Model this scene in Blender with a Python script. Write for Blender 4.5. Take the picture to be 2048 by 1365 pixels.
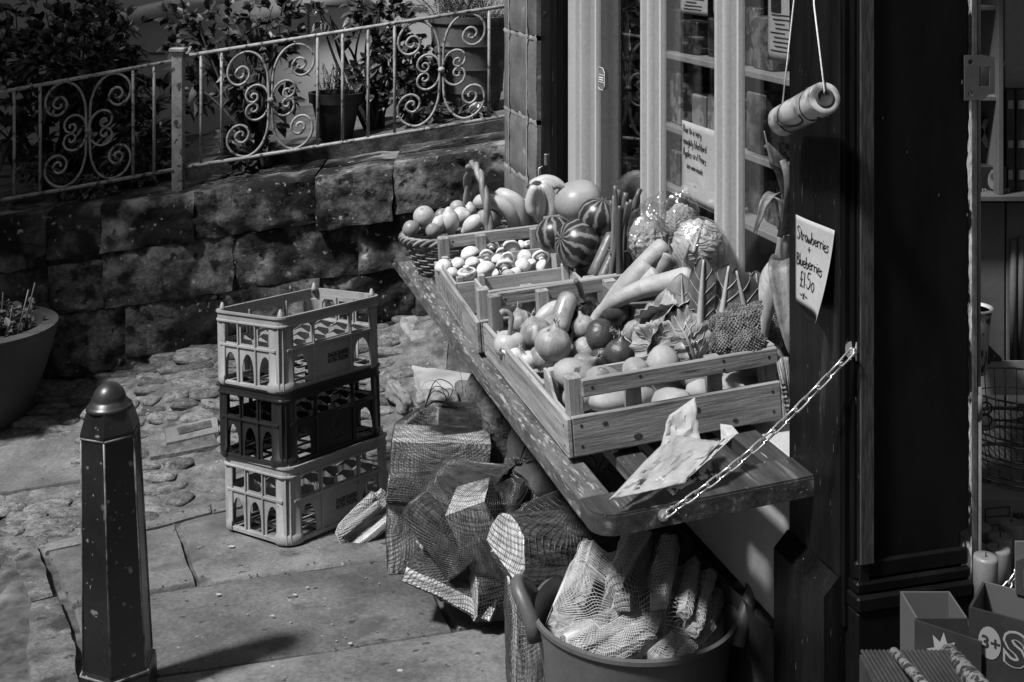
import bpy, bmesh, math, random
from mathutils import Vector, Matrix, Euler, noise
from mathutils.bvhtree import BVHTree
R = math.radians
for o in list(bpy.data.objects): bpy.data.objects.remove(o)
SC = bpy.context.scene
COL = SC.collection

# ------------------------------------------------------------------ camera
F, HZ, CAMZ = 2600.0, -120.0, 1.8          # focal length in photo pixels, horizon row, eye height
cam = bpy.data.cameras.new('camera'); camo = bpy.data.objects.new('camera', cam); COL.objects.link(camo)
camo.location = (0, 0, CAMZ); camo.rotation_euler = (R(90), 0, 0)
cam.sensor_width = 36; cam.lens = 36 * F / 2048; cam.shift_y = -(682.5 - HZ) / 2048
cam.clip_start = 0.05; cam.clip_end = 400
SC.camera = camo

# ------------------------------------------------------------------ sky, sun, exposure
SUN_TO = Vector((-0.46, -0.30, 0.83)).normalized()
SUN_EL = math.asin(SUN_TO.z); SUN_AZ = math.atan2(SUN_TO.x, SUN_TO.y)
wd = bpy.data.worlds.new('World'); SC.world = wd; wd.use_nodes = True
nt = wd.node_tree; nt.nodes.clear()
sk = nt.nodes.new('ShaderNodeTexSky'); sk.sky_type = 'NISHITA'; sk.sun_disc = False
sk.sun_elevation = SUN_EL; sk.sun_rotation = SUN_AZ; sk.dust_density = 2.0
bwn = nt.nodes.new('ShaderNodeRGBToBW'); bg = nt.nodes.new('ShaderNodeBackground'); wo = nt.nodes.new('ShaderNodeOutputWorld')
bg.inputs['Strength'].default_value = 0.055
nt.links.new(sk.outputs[0], bwn.inputs[0]); nt.links.new(bwn.outputs[0], bg.inputs[0]); nt.links.new(bg.outputs[0], wo.inputs[0])
sl = bpy.data.lights.new('sun', 'SUN'); sl.energy = 4.9; sl.angle = R(6); sl.color = (1, 1, 1)
so = bpy.data.objects.new('sun', sl); COL.objects.link(so); so.location = (-3, 0, 6)
so.rotation_euler = SUN_TO.to_track_quat('Z', 'Y').to_euler()
SC.view_settings.view_transform = 'Standard'; SC.view_settings.look = 'None'
SC.view_settings.gamma = 1; SC.view_settings.exposure = 0.42; SC.view_settings.use_curve_mapping = False

# ------------------------------------------------------------------ coordinates
def P(px, py, d):
    "point of the place that lies at depth d behind photo pixel (px, py)"
    return Vector(((px - 1024) / F * d, d, CAMZ - (py - HZ) / F * d))
def Pz(px, py, z):
    return P(px, py, F * (CAMZ - z) / (py - HZ))
WO, WW, WN = Vector((1.205, 0, 0)), Vector((-.2679, .9634, 0)), Vector((-.9634, -.2679, 0))
def W(s, o, z):
    "shop-front frame: s along the front away from the camera, o outwards, z up"
    return WO + WW * s + WN * o + Vector((0, 0, z))
WROT = math.atan2(.9634, -.2679)            # heading of the shop front
def Dw(px, o):
    return (1.205 - 1.038 * o) / ((px - 1024) / F + .278)
def Sw(px, o):
    return (Dw(px, o) + .2679 * o) / .9634
def sm(a, b, t):
    t = max(0, min(1, (t - a) / (b - a))); return t * t * (3 - 2 * t)
def lerp(a, b, t): return a + (b - a) * t
KX = [(-1.71, .16), (-1.3, .275), (-.84, .265), (-.465, .335), (0, .45)]   # how far the lane climbs by the garden wall
def ground(x, y):
    base = .05 * (x + .66) - .08 * (min(y, 6) - 3.84)
    k = KX[-1][1]
    for (xa, ka), (xb, kb) in zip(KX, KX[1:]):
        if x < xb: k = lerp(ka, kb, max(0, (x - xa) / (xb - xa))); break
    return base + sm(4.25, 5.4, y) * k
def G(px, py):
    lo, hi = .5, 12.0
    for _ in range(50):
        m = (lo + hi) / 2; p = P(px, py, m)
        if p.z > ground(p.x, p.y): lo = m
        else: hi = m
    return P(px, py, hi)

# ------------------------------------------------------------------ mesh builder
class MB:
    def __init__(s): s.v = []; s.f = []; s.m = []
    def add(s, vs, fs, m=0):
        b = len(s.v); s.v += [Vector(v) for v in vs]
        for f in fs: s.f.append([i + b for i in f]); s.m.append(m)
        return s
    def box(s, c, sz, rot=None, bev=0.0, m=0):
        c = Vector(c); h = Vector(sz) / 2; M = rot.to_3x3() if rot is not None else Matrix.Identity(3)
        if bev <= 0:
            vs = [c + M @ Vector((x * h.x, y * h.y, z * h.z)) for x in (-1, 1) for y in (-1, 1) for z in (-1, 1)]
            return s.add(vs, [(0, 1, 3, 2), (4, 6, 7, 5), (0, 4, 5, 1), (2, 3, 7, 6), (0, 2, 6, 4), (1, 5, 7, 3)], m)
        bm = bmesh.new(); bmesh.ops.create_cube(bm, size=1)
        for v in bm.verts: v.co = Vector((v.co.x * sz[0], v.co.y * sz[1], v.co.z * sz[2]))
        bmesh.ops.bevel(bm, geom=bm.edges[:], offset=bev, segments=1, affect='EDGES')
        bm.verts.index_update()
        s.add([c + M @ v.co for v in bm.verts], [[v.index for v in f.verts] for f in bm.faces], m); bm.free(); return s
    def tube(s, pts, r, n=6, cap=True, closed=False, m=0, flat=1.0, up=None):
        pts = [Vector(p) for p in pts]; N = len(pts); vs = []; fs = []; prev = None
        for i in range(N):
            a = pts[i - 1] if (i > 0 or closed) else pts[i]; b = pts[(i + 1) % N] if (i < N - 1 or closed) else pts[i]
            t = (b - a); t = t.normalized() if t.length > 1e-9 else Vector((0, 0, 1))
            if prev is None:
                u = Vector(up) if up is not None else (Vector((0, 0, 1)) if abs(t.z) < .9 else Vector((1, 0, 0)))
                x = (u - t * u.dot(t)); x = x.normalized() if x.length > 1e-6 else t.orthogonal().normalized()
            else:
                x = prev - t * prev.dot(t); x = x.normalized() if x.length > 1e-6 else t.orthogonal().normalized()
            prev = x; y = t.cross(x)
            rr = r(i / max(1, N - 1)) if callable(r) else (r[i] if isinstance(r, (list, tuple)) else r)
            for k in range(n):
                an = 2 * math.pi * k / n; vs.append(pts[i] + x * (math.cos(an) * rr * flat) + y * (math.sin(an) * rr))
        for i in range(N if closed else N - 1):
            j = (i + 1) % N
            for k in range(n): fs.append((i * n + k, i * n + (k + 1) % n, j * n + (k + 1) % n, j * n + k))
        if cap and not closed: fs.append(tuple(range(n - 1, -1, -1))); fs.append(tuple((N - 1) * n + k for k in range(n)))
        return s.add(vs, fs, m)
    def lathe(s, prof, n=24, c=(0, 0, 0), m=0, a0=0, wob=None, M=None):
        c = Vector(c); vs = []; fs = []; N = len(prof)
        for i, (r, z) in enumerate(prof):
            for k in range(n):
                an = a0 + 2 * math.pi * k / n; q = r * (wob(an, i / (N - 1)) if wob else 1)
                p = Vector((q * math.cos(an), q * math.sin(an), z)); vs.append(c + (M @ p if M else p))
        for i in range(N - 1):
            for k in range(n): fs.append((i * n + k, i * n + (k + 1) % n, (i + 1) * n + (k + 1) % n, (i + 1) * n + k))
        if prof[0][0] > 1e-5: fs.append(tuple(range(n - 1, -1, -1)))
        if prof[-1][0] > 1e-5: fs.append(tuple((N - 1) * n + k for k in range(n)))
        return s.add(vs, fs, m)
    def ball(s, c, rad, nu=16, nv=10, fn=None, M=None, m=0):
        c = Vector(c); rad = Vector(rad) if not isinstance(rad, (int, float)) else Vector((rad,) * 3); vs = []; fs = []
        for i in range(nv + 1):
            th = math.pi * i / nv
            for k in range(nu):
                ph = 2 * math.pi * k / nu
                d = Vector((math.sin(th) * math.cos(ph), math.sin(th) * math.sin(ph), math.cos(th)))
                q = fn(d, th, ph) if fn else 1
                p = Vector((d.x * rad.x, d.y * rad.y, d.z * rad.z)) * q
                vs.append(c + (M @ p if M else p))
        for i in range(nv):
            for k in range(nu): fs.append((i * nu + k, (i + 1) * nu + k, (i + 1) * nu + (k + 1) % nu, i * nu + (k + 1) % nu))
        return s.add(vs, fs, m)
    def prism(s, poly, z0, z1, M=None, m=0):
        n = len(poly); vs = [Vector((p[0], p[1], z0)) for p in poly] + [Vector((p[0], p[1], z1)) for p in poly]
        if M is not None: vs = [M @ v for v in vs]
        fs = [tuple(range(n - 1, -1, -1)), tuple(range(n, 2 * n))] + [(i, (i + 1) % n, n + (i + 1) % n, n + i) for i in range(n)]
        return s.add(vs, fs, m)
    def sheet(s, fn, nu, nv, m=0):
        vs = [fn(i / nu, j / nv) for j in range(nv + 1) for i in range(nu + 1)]
        fs = [(j * (nu + 1) + i, j * (nu + 1) + i + 1, (j + 1) * (nu + 1) + i + 1, (j + 1) * (nu + 1) + i) for j in range(nv) for i in range(nu)]
        return s.add(vs, fs, m)
    def mesh(s, name, mats, smooth=False, org=None):
        me = bpy.data.meshes.new(name); o = Vector(org) if org is not None else Vector((0, 0, 0))
        me.from_pydata([tuple(v - o) for v in s.v], [], s.f)
        for mm in (mats if isinstance(mats, (list, tuple)) else [mats]): me.materials.append(mm)
        if any(s.m): me.polygons.foreach_set('material_index', s.m)
        if smooth: me.polygons.foreach_set('use_smooth', [True] * len(me.polygons))
        me.update(); return me

def bname(n): return n
def link(name, me, parent=None, loc=(0, 0, 0), rot=(0, 0, 0), kind=None):
    o = bpy.data.objects.new(name, me); COL.objects.link(o); o.location = loc; o.rotation_euler = rot
    if parent is not None: o.parent = parent
    if kind: o['kind'] = kind
    return o
def part(mb, name, mats, parent, smooth=False, loc=(0, 0, 0), rot=(0, 0, 0), world=False, kind=None):
    "a mesh child; with world=True the builder holds world coordinates and the (unrotated) parent's place is taken off"
    org = None
    if world:
        org = Vector((0, 0, 0)); p = parent
        while p is not None: org += p.location; p = p.parent
    return link(name, mb.mesh(name, mats, smooth, org), parent, loc, rot, kind)
def tag(o, label, cat, group=None):
    o['label'] = label; o['category'] = cat
    if group: o['group'] = group
    return o
def thing(name, label, cat, loc=(0, 0, 0), rot=(0, 0, 0), group=None):
    o = bpy.data.objects.new(name, None); COL.objects.link(o); o.location = loc; o.rotation_euler = rot
    o.empty_display_size = .05
    return tag(o, label, cat, group)
def single(mb, name, mats, label, cat, org=(0, 0, 0), smooth=True, group=None, rot=(0, 0, 0), local=False):
    "a thing that is one mesh; builder in world coordinates unless local"
    me = mb.mesh(name, mats, smooth, None if local else org)
    return tag(link(name, me, None, org, rot), label, cat, group)
def struct(mb, name, mats, smooth=False, org=(0, 0, 0)):
    o = link(name, mb.mesh(name, mats, smooth, org), None, org); o['kind'] = 'structure'; return o
def autosmooth(o, ang=40):
    me = o.data
    me.polygons.foreach_set('use_smooth', [True] * len(me.polygons))
    try: me.set_sharp_from_angle(angle=R(ang))
    except Exception: pass
    return o
def panel2d(outer, holes, th, n=None):
    "flat plate with holes in its x-z plane, thickness th along y, returned as (verts, faces)"
    cu = bpy.data.curves.new('tmp', 'CURVE'); cu.dimensions = '2D'; cu.fill_mode = 'BOTH'; cu.extrude = th / 2
    for lp in [outer] + holes:
        sp = cu.splines.new('POLY'); sp.points.add(len(lp) - 1); sp.use_cyclic_u = True
        for p, q in zip(sp.points, lp): p.co = (q[0], q[1], 0, 1)
    ob = bpy.data.objects.new('tmp', cu); COL.objects.link(ob)
    dg = bpy.context.evaluated_depsgraph_get(); dg.update()
    me = bpy.data.meshes.new_from_object(ob.evaluated_get(dg))
    vs = [Vector((v.co.x, v.co.z, v.co.y)) for v in me.vertices]; fs = [tuple(p.vertices) for p in me.polygons]
    bpy.data.objects.remove(ob); bpy.data.curves.remove(cu); bpy.data.meshes.remove(me)
    return vs, fs
def text_mb(txt, size, bold=0.0, align='CENTER', shear=0.0, spacing=1.0):
    cu = bpy.data.curves.new('tmp', 'FONT'); cu.body = txt; cu.size = size; cu.align_x = align; cu.offset = bold; cu.shear = shear
    cu.space_character = spacing; cu.resolution_u = 3
    ob = bpy.data.objects.new('tmp', cu); COL.objects.link(ob)
    dg = bpy.context.evaluated_depsgraph_get(); dg.update()
    me = bpy.data.meshes.new_from_object(ob.evaluated_get(dg))
    mb = MB(); mb.add([v.co.copy() for v in me.vertices], [tuple(p.vertices) for p in me.polygons])
    bpy.data.objects.remove(ob); bpy.data.curves.remove(cu); bpy.data.meshes.remove(me)
    return mb
def spline(pts, k=6, closed=False):
    pts = [Vector(p) for p in pts]; N = len(pts); out = []
    rng = range(N) if closed else range(N - 1)
    for i in rng:
        p0 = pts[i - 1] if (i > 0 or closed) else pts[i]; p1 = pts[i]; p2 = pts[(i + 1) % N]
        p3 = pts[(i + 2) % N] if (i < N - 2 or closed) else p2
        for j in range(k):
            t = j / k
            out.append(.5 * ((2 * p1) + (p2 - p0) * t + (2 * p0 - 5 * p1 + 4 * p2 - p3) * t * t + (3 * p1 - p0 - 3 * p2 + p3) * t ** 3))
    if not closed: out.append(pts[-1])
    return out
def nz(p, s=1.0, seed=0): return noise.noise(Vector(p) * s + Vector((seed * 7.3, seed * 3.1, seed * 1.7)))

# ------------------------------------------------------------------ materials (all grey: the photograph is black and white)
MATS = {}
SMALL = set('garlic_skin ginger_skin washed_potato brown_onion_skin red_onion_skin white_onion_skin carrot_skin speckled_courgette cucumber_skin squash_skin cabbage_leaf cauliflower_leaf dark_chard_leaf leek_leaf leek_shank orange_peel lemon_peel lime_peel grapefruit_peel banana_skin pale_pepper pale_pointed_pepper spring_onion_leaf curd_leaf_base broccoli_stem'.split())
def g3(v): return (v, v, v, 1)
def mat(name, lo, hi, rough=.6, scale=6, det=6, bump=.2, bscale=40, spec=.4, stretch=None, spots=(), metal=0, rnd=0.0, coat=0, sharp=(.35, .65), trans=0, rrough=.6, dist=.004, sub=0, grain=(110, .14)):
    if name in MATS: return MATS[name]
    if name in SMALL:                          # hand-sized things: mottling, streaks and pores at their own scale
        scale *= 6; spots = tuple((s_ * 5,) + tuple(r_) for s_, *r_ in spots); bscale *= 4; dist *= .5; grain = (grain[0] * 3, .22)
    m = bpy.data.materials.new(name); m.use_nodes = True; T = m.node_tree; N = T.nodes; L = T.links
    bs = N['Principled BSDF']; tc = N.new('ShaderNodeTexCoord'); oi = N.new('ShaderNodeObjectInfo')
    off = N.new('ShaderNodeVectorMath'); off.operation = 'MULTIPLY_ADD'
    cmb = N.new('ShaderNodeCombineXYZ')
    for i in range(3): L.new(oi.outputs['Random'], cmb.inputs[i])
    mp = N.new('ShaderNodeMapping')
    if stretch: mp.inputs['Scale'].default_value = stretch
    L.new(tc.outputs['Object'], mp.inputs[0])
    ad = N.new('ShaderNodeVectorMath'); ad.operation = 'MULTIPLY_ADD'
    L.new(cmb.outputs[0], ad.inputs[0]); ad.inputs[1].default_value = (17.3, 31.7, 53.1); L.new(mp.outputs[0], ad.inputs[2])
    vec = ad.outputs[0]
    n1 = N.new('ShaderNodeTexNoise'); n1.inputs['Scale'].default_value = scale; n1.inputs['Detail'].default_value = det; n1.inputs['Roughness'].default_value = rrough
    L.new(vec, n1.inputs['Vector'])
    mr = N.new('ShaderNodeMapRange'); mr.inputs[1].default_value = sharp[0]; mr.inputs[2].default_value = sharp[1]; mr.inputs[3].default_value = lo; mr.inputs[4].default_value = hi
    L.new(n1.outputs['Fac'], mr.inputs[0]); col = mr.outputs[0]
    if rnd:
        r1 = N.new('ShaderNodeMapRange'); r1.inputs[3].default_value = 1 - rnd; r1.inputs[4].default_value = 1 + rnd
        L.new(oi.outputs['Random'], r1.inputs[0]); mu = N.new('ShaderNodeMath'); mu.operation = 'MULTIPLY'
        L.new(col, mu.inputs[0]); L.new(r1.outputs[0], mu.inputs[1]); col = mu.outputs[0]
    gn = N.new('ShaderNodeTexNoise'); gn.inputs['Scale'].default_value = grain[0]; gn.inputs['Detail'].default_value = 4; gn.inputs['Roughness'].default_value = .7
    L.new(tc.outputs['Object'], gn.inputs['Vector']); gm = N.new('ShaderNodeMapRange'); gm.inputs[1].default_value = .25; gm.inputs[2].default_value = .75; gm.inputs[3].default_value = 1 - grain[1]; gm.inputs[4].default_value = 1 + grain[1]
    L.new(gn.outputs['Fac'], gm.inputs[0]); gx = N.new('ShaderNodeMath'); gx.operation = 'MULTIPLY'; L.new(col, gx.inputs[0]); L.new(gm.outputs[0], gx.inputs[1]); col = gx.outputs[0]
    for (ss, t0, t1, val) in spots:
        n2 = N.new('ShaderNodeTexNoise'); n2.inputs['Scale'].default_value = ss; n2.inputs['Detail'].default_value = 5
        L.new(vec, n2.inputs['Vector']); m2 = N.new('ShaderNodeMapRange'); m2.inputs[1].default_value = t0; m2.inputs[2].default_value = t1
        L.new(n2.outputs['Fac'], m2.inputs[0]); mx = N.new('ShaderNodeMix'); mx.data_type = 'FLOAT'
        L.new(m2.outputs[0], mx.inputs[0]); L.new(col, mx.inputs[2]); mx.inputs[3].default_value = val; col = mx.outputs[0]
    cc = N.new('ShaderNodeCombineXYZ')
    for i in range(3): L.new(col, cc.inputs[i])
    L.new(cc.outputs[0], bs.inputs['Base Color'])
    bs.inputs['Roughness'].default_value = rough; bs.inputs['Specular IOR Level'].default_value = spec; bs.inputs['Metallic'].default_value = metal
    bs.inputs['Coat Weight'].default_value = coat
    if trans: bs.inputs['Transmission Weight'].default_value = trans
    if sub:
        bs.inputs['Subsurface Weight'].default_value = sub; bs.inputs['Subsurface Radius'].default_value = (.01, .01, .01)
    if bump:
        n3 = N.new('ShaderNodeTexNoise'); n3.inputs['Scale'].default_value = bscale; n3.inputs['Detail'].default_value = 9; n3.inputs['Roughness'].default_value = .62
        L.new(vec, n3.inputs['Vector']); bu = N.new('ShaderNodeBump'); bu.inputs['Strength'].default_value = bump; bu.inputs['Distance'].default_value = dist
        L.new(n3.outputs['Fac'], bu.inputs['Height']); L.new(bu.outputs[0], bs.inputs['Normal'])
    MATS[name] = m; return m
def flat(name, v, rough=.6, spec=.4, metal=0):
    if name in MATS: return MATS[name]
    m = bpy.data.materials.new(name); m.use_nodes = True; bs = m.node_tree.nodes['Principled BSDF']
    bs.inputs['Base Color'].default_value = g3(v); bs.inputs['Roughness'].default_value = rough
    bs.inputs['Specular IOR Level'].default_value = spec; bs.inputs['Metallic'].default_value = metal
    MATS[name] = m; return m
def clear(name, tint=.95, rough=.03, thin=.12, wrinkle=0, wscale=30, face=.04):
    "thin clear film or pane: mostly see-through, reflecting more at grazing angles"
    if name in MATS: return MATS[name]
    m = bpy.data.materials.new(name); m.use_nodes = True; T = m.node_tree; N = T.nodes; L = T.links; N.clear()
    out = N.new('ShaderNodeOutputMaterial'); mix = N.new('ShaderNodeMixShader'); tr = N.new('ShaderNodeBsdfTransparent'); gl = N.new('ShaderNodeBsdfGlossy')
    tr.inputs[0].default_value = g3(tint); gl.inputs['Roughness'].default_value = rough; gl.inputs[0].default_value = g3(.9)
    fr = N.new('ShaderNodeLayerWeight'); fr.inputs[0].default_value = .5; pw = N.new('ShaderNodeMath'); pw.operation = 'POWER'; pw.inputs[1].default_value = 5.0
    ma = N.new('ShaderNodeMath'); ma.operation = 'MULTIPLY_ADD'; ma.inputs[1].default_value = .9; ma.inputs[2].default_value = thin; ma.use_clamp = True
    L.new(fr.outputs['Facing'], pw.inputs[0]); L.new(pw.outputs[0], ma.inputs[0]); L.new(ma.outputs[0], mix.inputs[0]); L.new(tr.outputs[0], mix.inputs[1]); L.new(gl.outputs[0], mix.inputs[2])
    if wrinkle:
        tc = N.new('ShaderNodeTexCoord'); n3 = N.new('ShaderNodeTexNoise'); n3.inputs['Scale'].default_value = wscale; n3.inputs['Detail'].default_value = 3
        L.new(tc.outputs['Object'], n3.inputs[0]); bu = N.new('ShaderNodeBump'); bu.inputs['Strength'].default_value = wrinkle; bu.inputs['Distance'].default_value = .01
        L.new(n3.outputs[0], bu.inputs['Height']); L.new(bu.outputs[0], gl.inputs['Normal'])
    L.new(mix.outputs[0], out.inputs[0]); MATS[name] = m; return m
# ================================================================== GROUND
random.seed(4)
M_earth = mat('earth_grit', .03, .085, .95, 18, 8, .8, 60, .2, spots=((7, .55, .75, .16),))
M_slab = mat('worn_flagstone', .06, .15, .72, 3.6, 11, .9, 26, .4, spots=((8, .60, .70, .055), (22, .665, .69, .035), (5, .60, .74, .19), (2.0, .54, .68, .06), (46, .70, .74, .24)), rnd=.14, grain=(80, .42), rrough=.68)
M_cob = mat('lane_cobble', .07, .19, .65, 2.5, 9, .9, 7, .4, spots=((2.0, .60, .72, .26), (3, .58, .7, .04)), rnd=.5, grain=(14, .4), dist=.012)
M_kerb = mat('kerb_sandstone', .045, .14, .8, 11, 11, 1.0, 26, .3, spots=((22, .66, .72, .28), (9, .58, .68, .03), (40, .62, .68, .03)), rnd=.1, dist=.012, grain=(90, .45))
M_tar = mat('road_tarmac', .012, .11, .85, 55, 9, 1.0, 90, .35, spots=((60, .62, .70, .22), (40, .60, .68, .01)), dist=.01, grain=(150, .5))
def road_drop(x, y):
    "1 inside the road at the lower left, beyond the kerb"
    e = -1.275 - .33 * (y - 3.05)
    return sm(e + .02, e - .03, x) * sm(4.35, 4.2, y)
mb = MB(); xs = [-60, -20, -8, -4] + [-3 + .06 * i for i in range(80)] + [2, 4, 8, 20, 60]
ys = [-40, -12, -3, 0, 1.2] + [2.0 + .06 * i for i in range(62)] + [5.9, 7, 9, 14, 30, 90]
def gz(x, y):
    w = noise.noise(Vector((x * 6, y * 6, 0))) * .006 + noise.noise(Vector((x * 19, y * 19, 3))) * .004
    return ground(max(-2.6, min(1.6, x)), max(1.5, min(6, y))) - .017 + w * .7 - .10 * road_drop(x, y)
vs = [(x, y, gz(x, y)) for y in ys for x in xs]; nx = len(xs)
mb.add(vs, [(j * nx + i, j * nx + i + 1, (j + 1) * nx + i + 1, (j + 1) * nx + i) for j in range(len(ys) - 1) for i in range(nx - 1)])
struct(mb, 'ground', M_earth, True)
# road sheet at the lower left, a kerb's height below the pavement
mb = MB()
def road_pt(u, v):
    y = 2.3 + v * 2.0; e = -1.285 - .33 * (y - 3.05); x = e - u * 1.1
    return Vector((x, y, ground(x, y) - .105 + noise.noise(Vector((x * 30, y * 30, 1))) * .0035))
mb.sheet(road_pt, 40, 70); struct(mb, 'road', M_tar, True)

pave = bpy.data.objects.new('pavement', None); COL.objects.link(pave); pave['kind'] = 'structure'
def slab(poly, mt, parent, name='paving_slab', top=.0, th=.05, jit=.0028, grow=1.6, wave=.003):
    "a flagstone from its outline on the ground (photo pixels), with chipped edges and a slightly hollow face"
    mx = sum(p[0] for p in poly) / len(poly); my = sum(p[1] for p in poly) / len(poly)
    poly = [(p[0] + grow * (1 if p[0] > mx else -1), p[1] + grow * .7 * (1 if p[1] > my else -1)) for p in poly]
    pts = [G(*p) for p in poly]; ring = []
    for i, a in enumerate(pts):
        b = pts[(i + 1) % len(pts)]; n = max(3, int((b - a).length / .025))
        for k in range(n):
            q = a.lerp(b, k / n); ring.append(q + Vector((nz(q, 9, 1) + .25 * nz(q, 26, 2), nz(q, 9, 5) + .25 * nz(q, 26, 6), 0)) * (jit * 1.8))
    c = sum(ring, Vector()) / len(ring); N = len(ring)
    tl = random.uniform(-.004, .004)
    def zz(p, d): return ground(p.x, p.y) + top + d + tl + wave * noise.noise(Vector((p.x * 5, p.y * 5, 9)))
    b = MB(); rows = []
    for f, d in ((1, -th), (1, -.007), (.985, 0), (.8, .0012), (.5, .001), (.2, 0)):
        rows.append([Vector((lerp(c.x, p.x, f), lerp(c.y, p.y, f), 0)) for p in ring])
        for p in rows[-1]: p.z = zz(p, d)
    vs = [p for r in rows for p in r]; fs = []
    for i in range(len(rows) - 1):
        for k in range(N): fs.append((i * N + k, i * N + (k + 1) % N, (i + 1) * N + (k + 1) % N, (i + 1) * N + k))
    fs.append(tuple((len(rows) - 1) * N + k for k in range(N)))
    b.add(vs, fs); org = Vector((c.x, c.y, zz(c, 0)))
    o = link(name, b.mesh(name, mt, False, org), parent, org); autosmooth(o, 35); return o
SL = [
 [(86, 1087), (250, 1050), (419, 1007), (421, 1025), (250, 1067), (90, 1100)],
 [(424, 1005), (560, 972), (700, 940), (705, 958), (560, 993), (426, 1024)],
 [(97, 1104), (348, 1050), (388, 1162), (285, 1181), (145, 1207)],
 [(362, 1046), (425, 1029), (620, 986), (812, 946), (850, 1105), (610, 1134), (402, 1165)],
 [(150, 1214), (285, 1189), (560, 1148), (832, 1113), (905, 1258), (610, 1305), (300, 1350), (195, 1375)],
 [(845, 1111), (1010, 1090), (1110, 1225), (918, 1256)],
 [(860, 1100), (820, 945), (940, 925), (1005, 1083)],
 [(205, 1392), (305, 1358), (620, 1312), (910, 1266), (1020, 1248), (1160, 1560), (700, 1620), (260, 1700)],
 [(1022, 1088), (1200, 1065), (1330, 1240), (1125, 1236)],
 [(1120, 1244), (1330, 1250), (1480, 1600), (1190, 1580)],
]
for p in SL: slab(p, M_slab, pave)
kerb = [[(-60, 1030), (14, 1072), (70, 1092), (104, 1196), (62, 1208), (30, 1120), (-60, 1090)], [(62, 1214), (112, 1200), (150, 1290), (160, 1395), (66, 1400), (54, 1300)],
        [(66, 1410), (162, 1402), (175, 1560), (70, 1560)]]
for p in kerb: slab(p, M_kerb, pave, 'kerb_stone', .008, .17, .005, 1.0, .012)
# lane between pavement and garden wall
lane = bpy.data.objects.new('cobbled_lane', None); COL.objects.link(lane); lane['kind'] = 'structure'
slab([(-40, 905), (60, 882), (166, 862), (166, 958), (70, 973), (-40, 990)], M_slab, lane, 'lane_slab', .003)
slab([(298, 900), (428, 870), (436, 893), (300, 915)], M_kerb, lane, 'lane_slab', .005)
fr = slab([(331, 862), (432, 838), (437, 866), (334, 889)], M_slab, lane, 'drain_surround', .004)
slab([(354, 862), (421, 846), (424, 859), (358, 875)], M_kerb, lane, 'drain_cover', .009, .03, .002, 0)
def cobble_mesh(i):
    rr = random.Random(i); b = MB()
    b.ball((0, 0, 0), (1, .66, .5), 20, 12, lambda d, t, p: (abs(d.x) ** 3.2 + abs(d.y) ** 3.2 + abs(d.z) ** 3.2) ** (-1 / 3.2) * (1 + .20 * nz(d, 1.3, i) + .10 * nz(d, 3.4, i) + .04 * nz(d, 8, i)))
    return b.mesh('cobble', M_cob, True)
CM = [cobble_mesh(i) for i in range(14)]
# mortar bed of the lane
bd = MB()
def lane_pt(u, v):
    x, y = lerp(-2.5, -.25, u), lerp(3.8, 5.45, v); return Vector((x, y, ground(x, y) - .011 + .006 * nz((x, y, 0), 16) + .004 * nz((x, y, 3), 48) - (.12 if road_drop(x, y) > .02 else 0) - (.03 if y < 4.02 - .24 * (x + 1.4) * .5 else 0)))
bd.sheet(lane_pt, 150, 110); link('lane_bed', bd.mesh('lane_bed', mat('lane_mortar', .055, .15, .95, 14, 9, 1.0, 50, .2, spots=((9, .60, .72, .03), (40, .66, .72, .26)), grain=(90, .4)), True), lane)
taken = [(-40, 166, 862, 990), (298, 436, 838, 915), (395, 790, 905, 1200)]
cnt = 0; y = 3.86; row = 0
while y < 5.42:
    x = -2.35 + random.uniform(0, .1); dy = random.uniform(.062, .088)
    while x < -.30:
        w = random.uniform(.07, .17); X = x + w / 2; Y = y + random.uniform(-.008, .008); x += w + .006
        z = ground(X, Y); px = 1024 + F * X / Y; py = HZ + F * (CAMZ - z) / Y
        if px < -60 or px > 825 or py > 1108 - .245 * px: continue
        if any(a - 4 < px < b + 4 and c - 2 < py < d + 3 for a, b, c, d in taken): continue
        if road_drop(X, Y) > .01 or cnt >= 299: continue
        o = link('cobble', random.choice(CM), lane, (X, Y, z + random.uniform(-.021, -.009)), (random.uniform(-.10, .10), random.uniform(-.10, .10), random.uniform(-.22, .26) + (math.pi if random.random() < .5 else 0)))
        o.scale = (w * .50, dy * random.uniform(.66, .80), .036); cnt += 1
    y += dy; row += 1
# grit and chips in the lane joints
b = MB()
for i in range(700):
    X = random.uniform(-2.2, -.3); Y = random.uniform(3.9, 5.4)
    if road_drop(X, Y) > 0: continue
    r = random.uniform(.003, .011); b.ball((X, Y, ground(X, Y) - .018), (r * 1.4, r, r * .8), 5, 3)
o = struct(b, 'lane_grit', mat('grit_chips', .06, .22, .8, 9, 3, .2, 60, .3)); o['kind'] = 'stuff'
rg = random.Random(91); b = MB()
for i in range(300):
    if i % 3 == 0: q = G(rg.uniform(90, 1000), rg.uniform(1010, 1362))
    else:
        pl_ = rg.choice(SL); k = rg.randrange(len(pl_)); a_, c_ = pl_[k], pl_[(k + 1) % len(pl_)]; f = rg.random(); q = G(lerp(a_[0], c_[0], f) + rg.gauss(0, 4), lerp(a_[1], c_[1], f) + rg.gauss(0, 3))
    r = rg.uniform(.0008, .0028); b.ball((q.x, q.y, ground(q.x, q.y) + .001), (r * 1.5, r, r * .7), 5, 3, lambda d, t, p: 1 + .4 * nz(d, 2, i), m=i % 3 == 0)
o = struct(b, 'pavement_grit', [mat('dark_grit', .015, .05, .9, 9, 3, .2, 60, .2), mat('pale_grit', .12, .3, .9, 9, 3, .2, 60, .2)]); o['kind'] = 'stuff'
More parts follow.
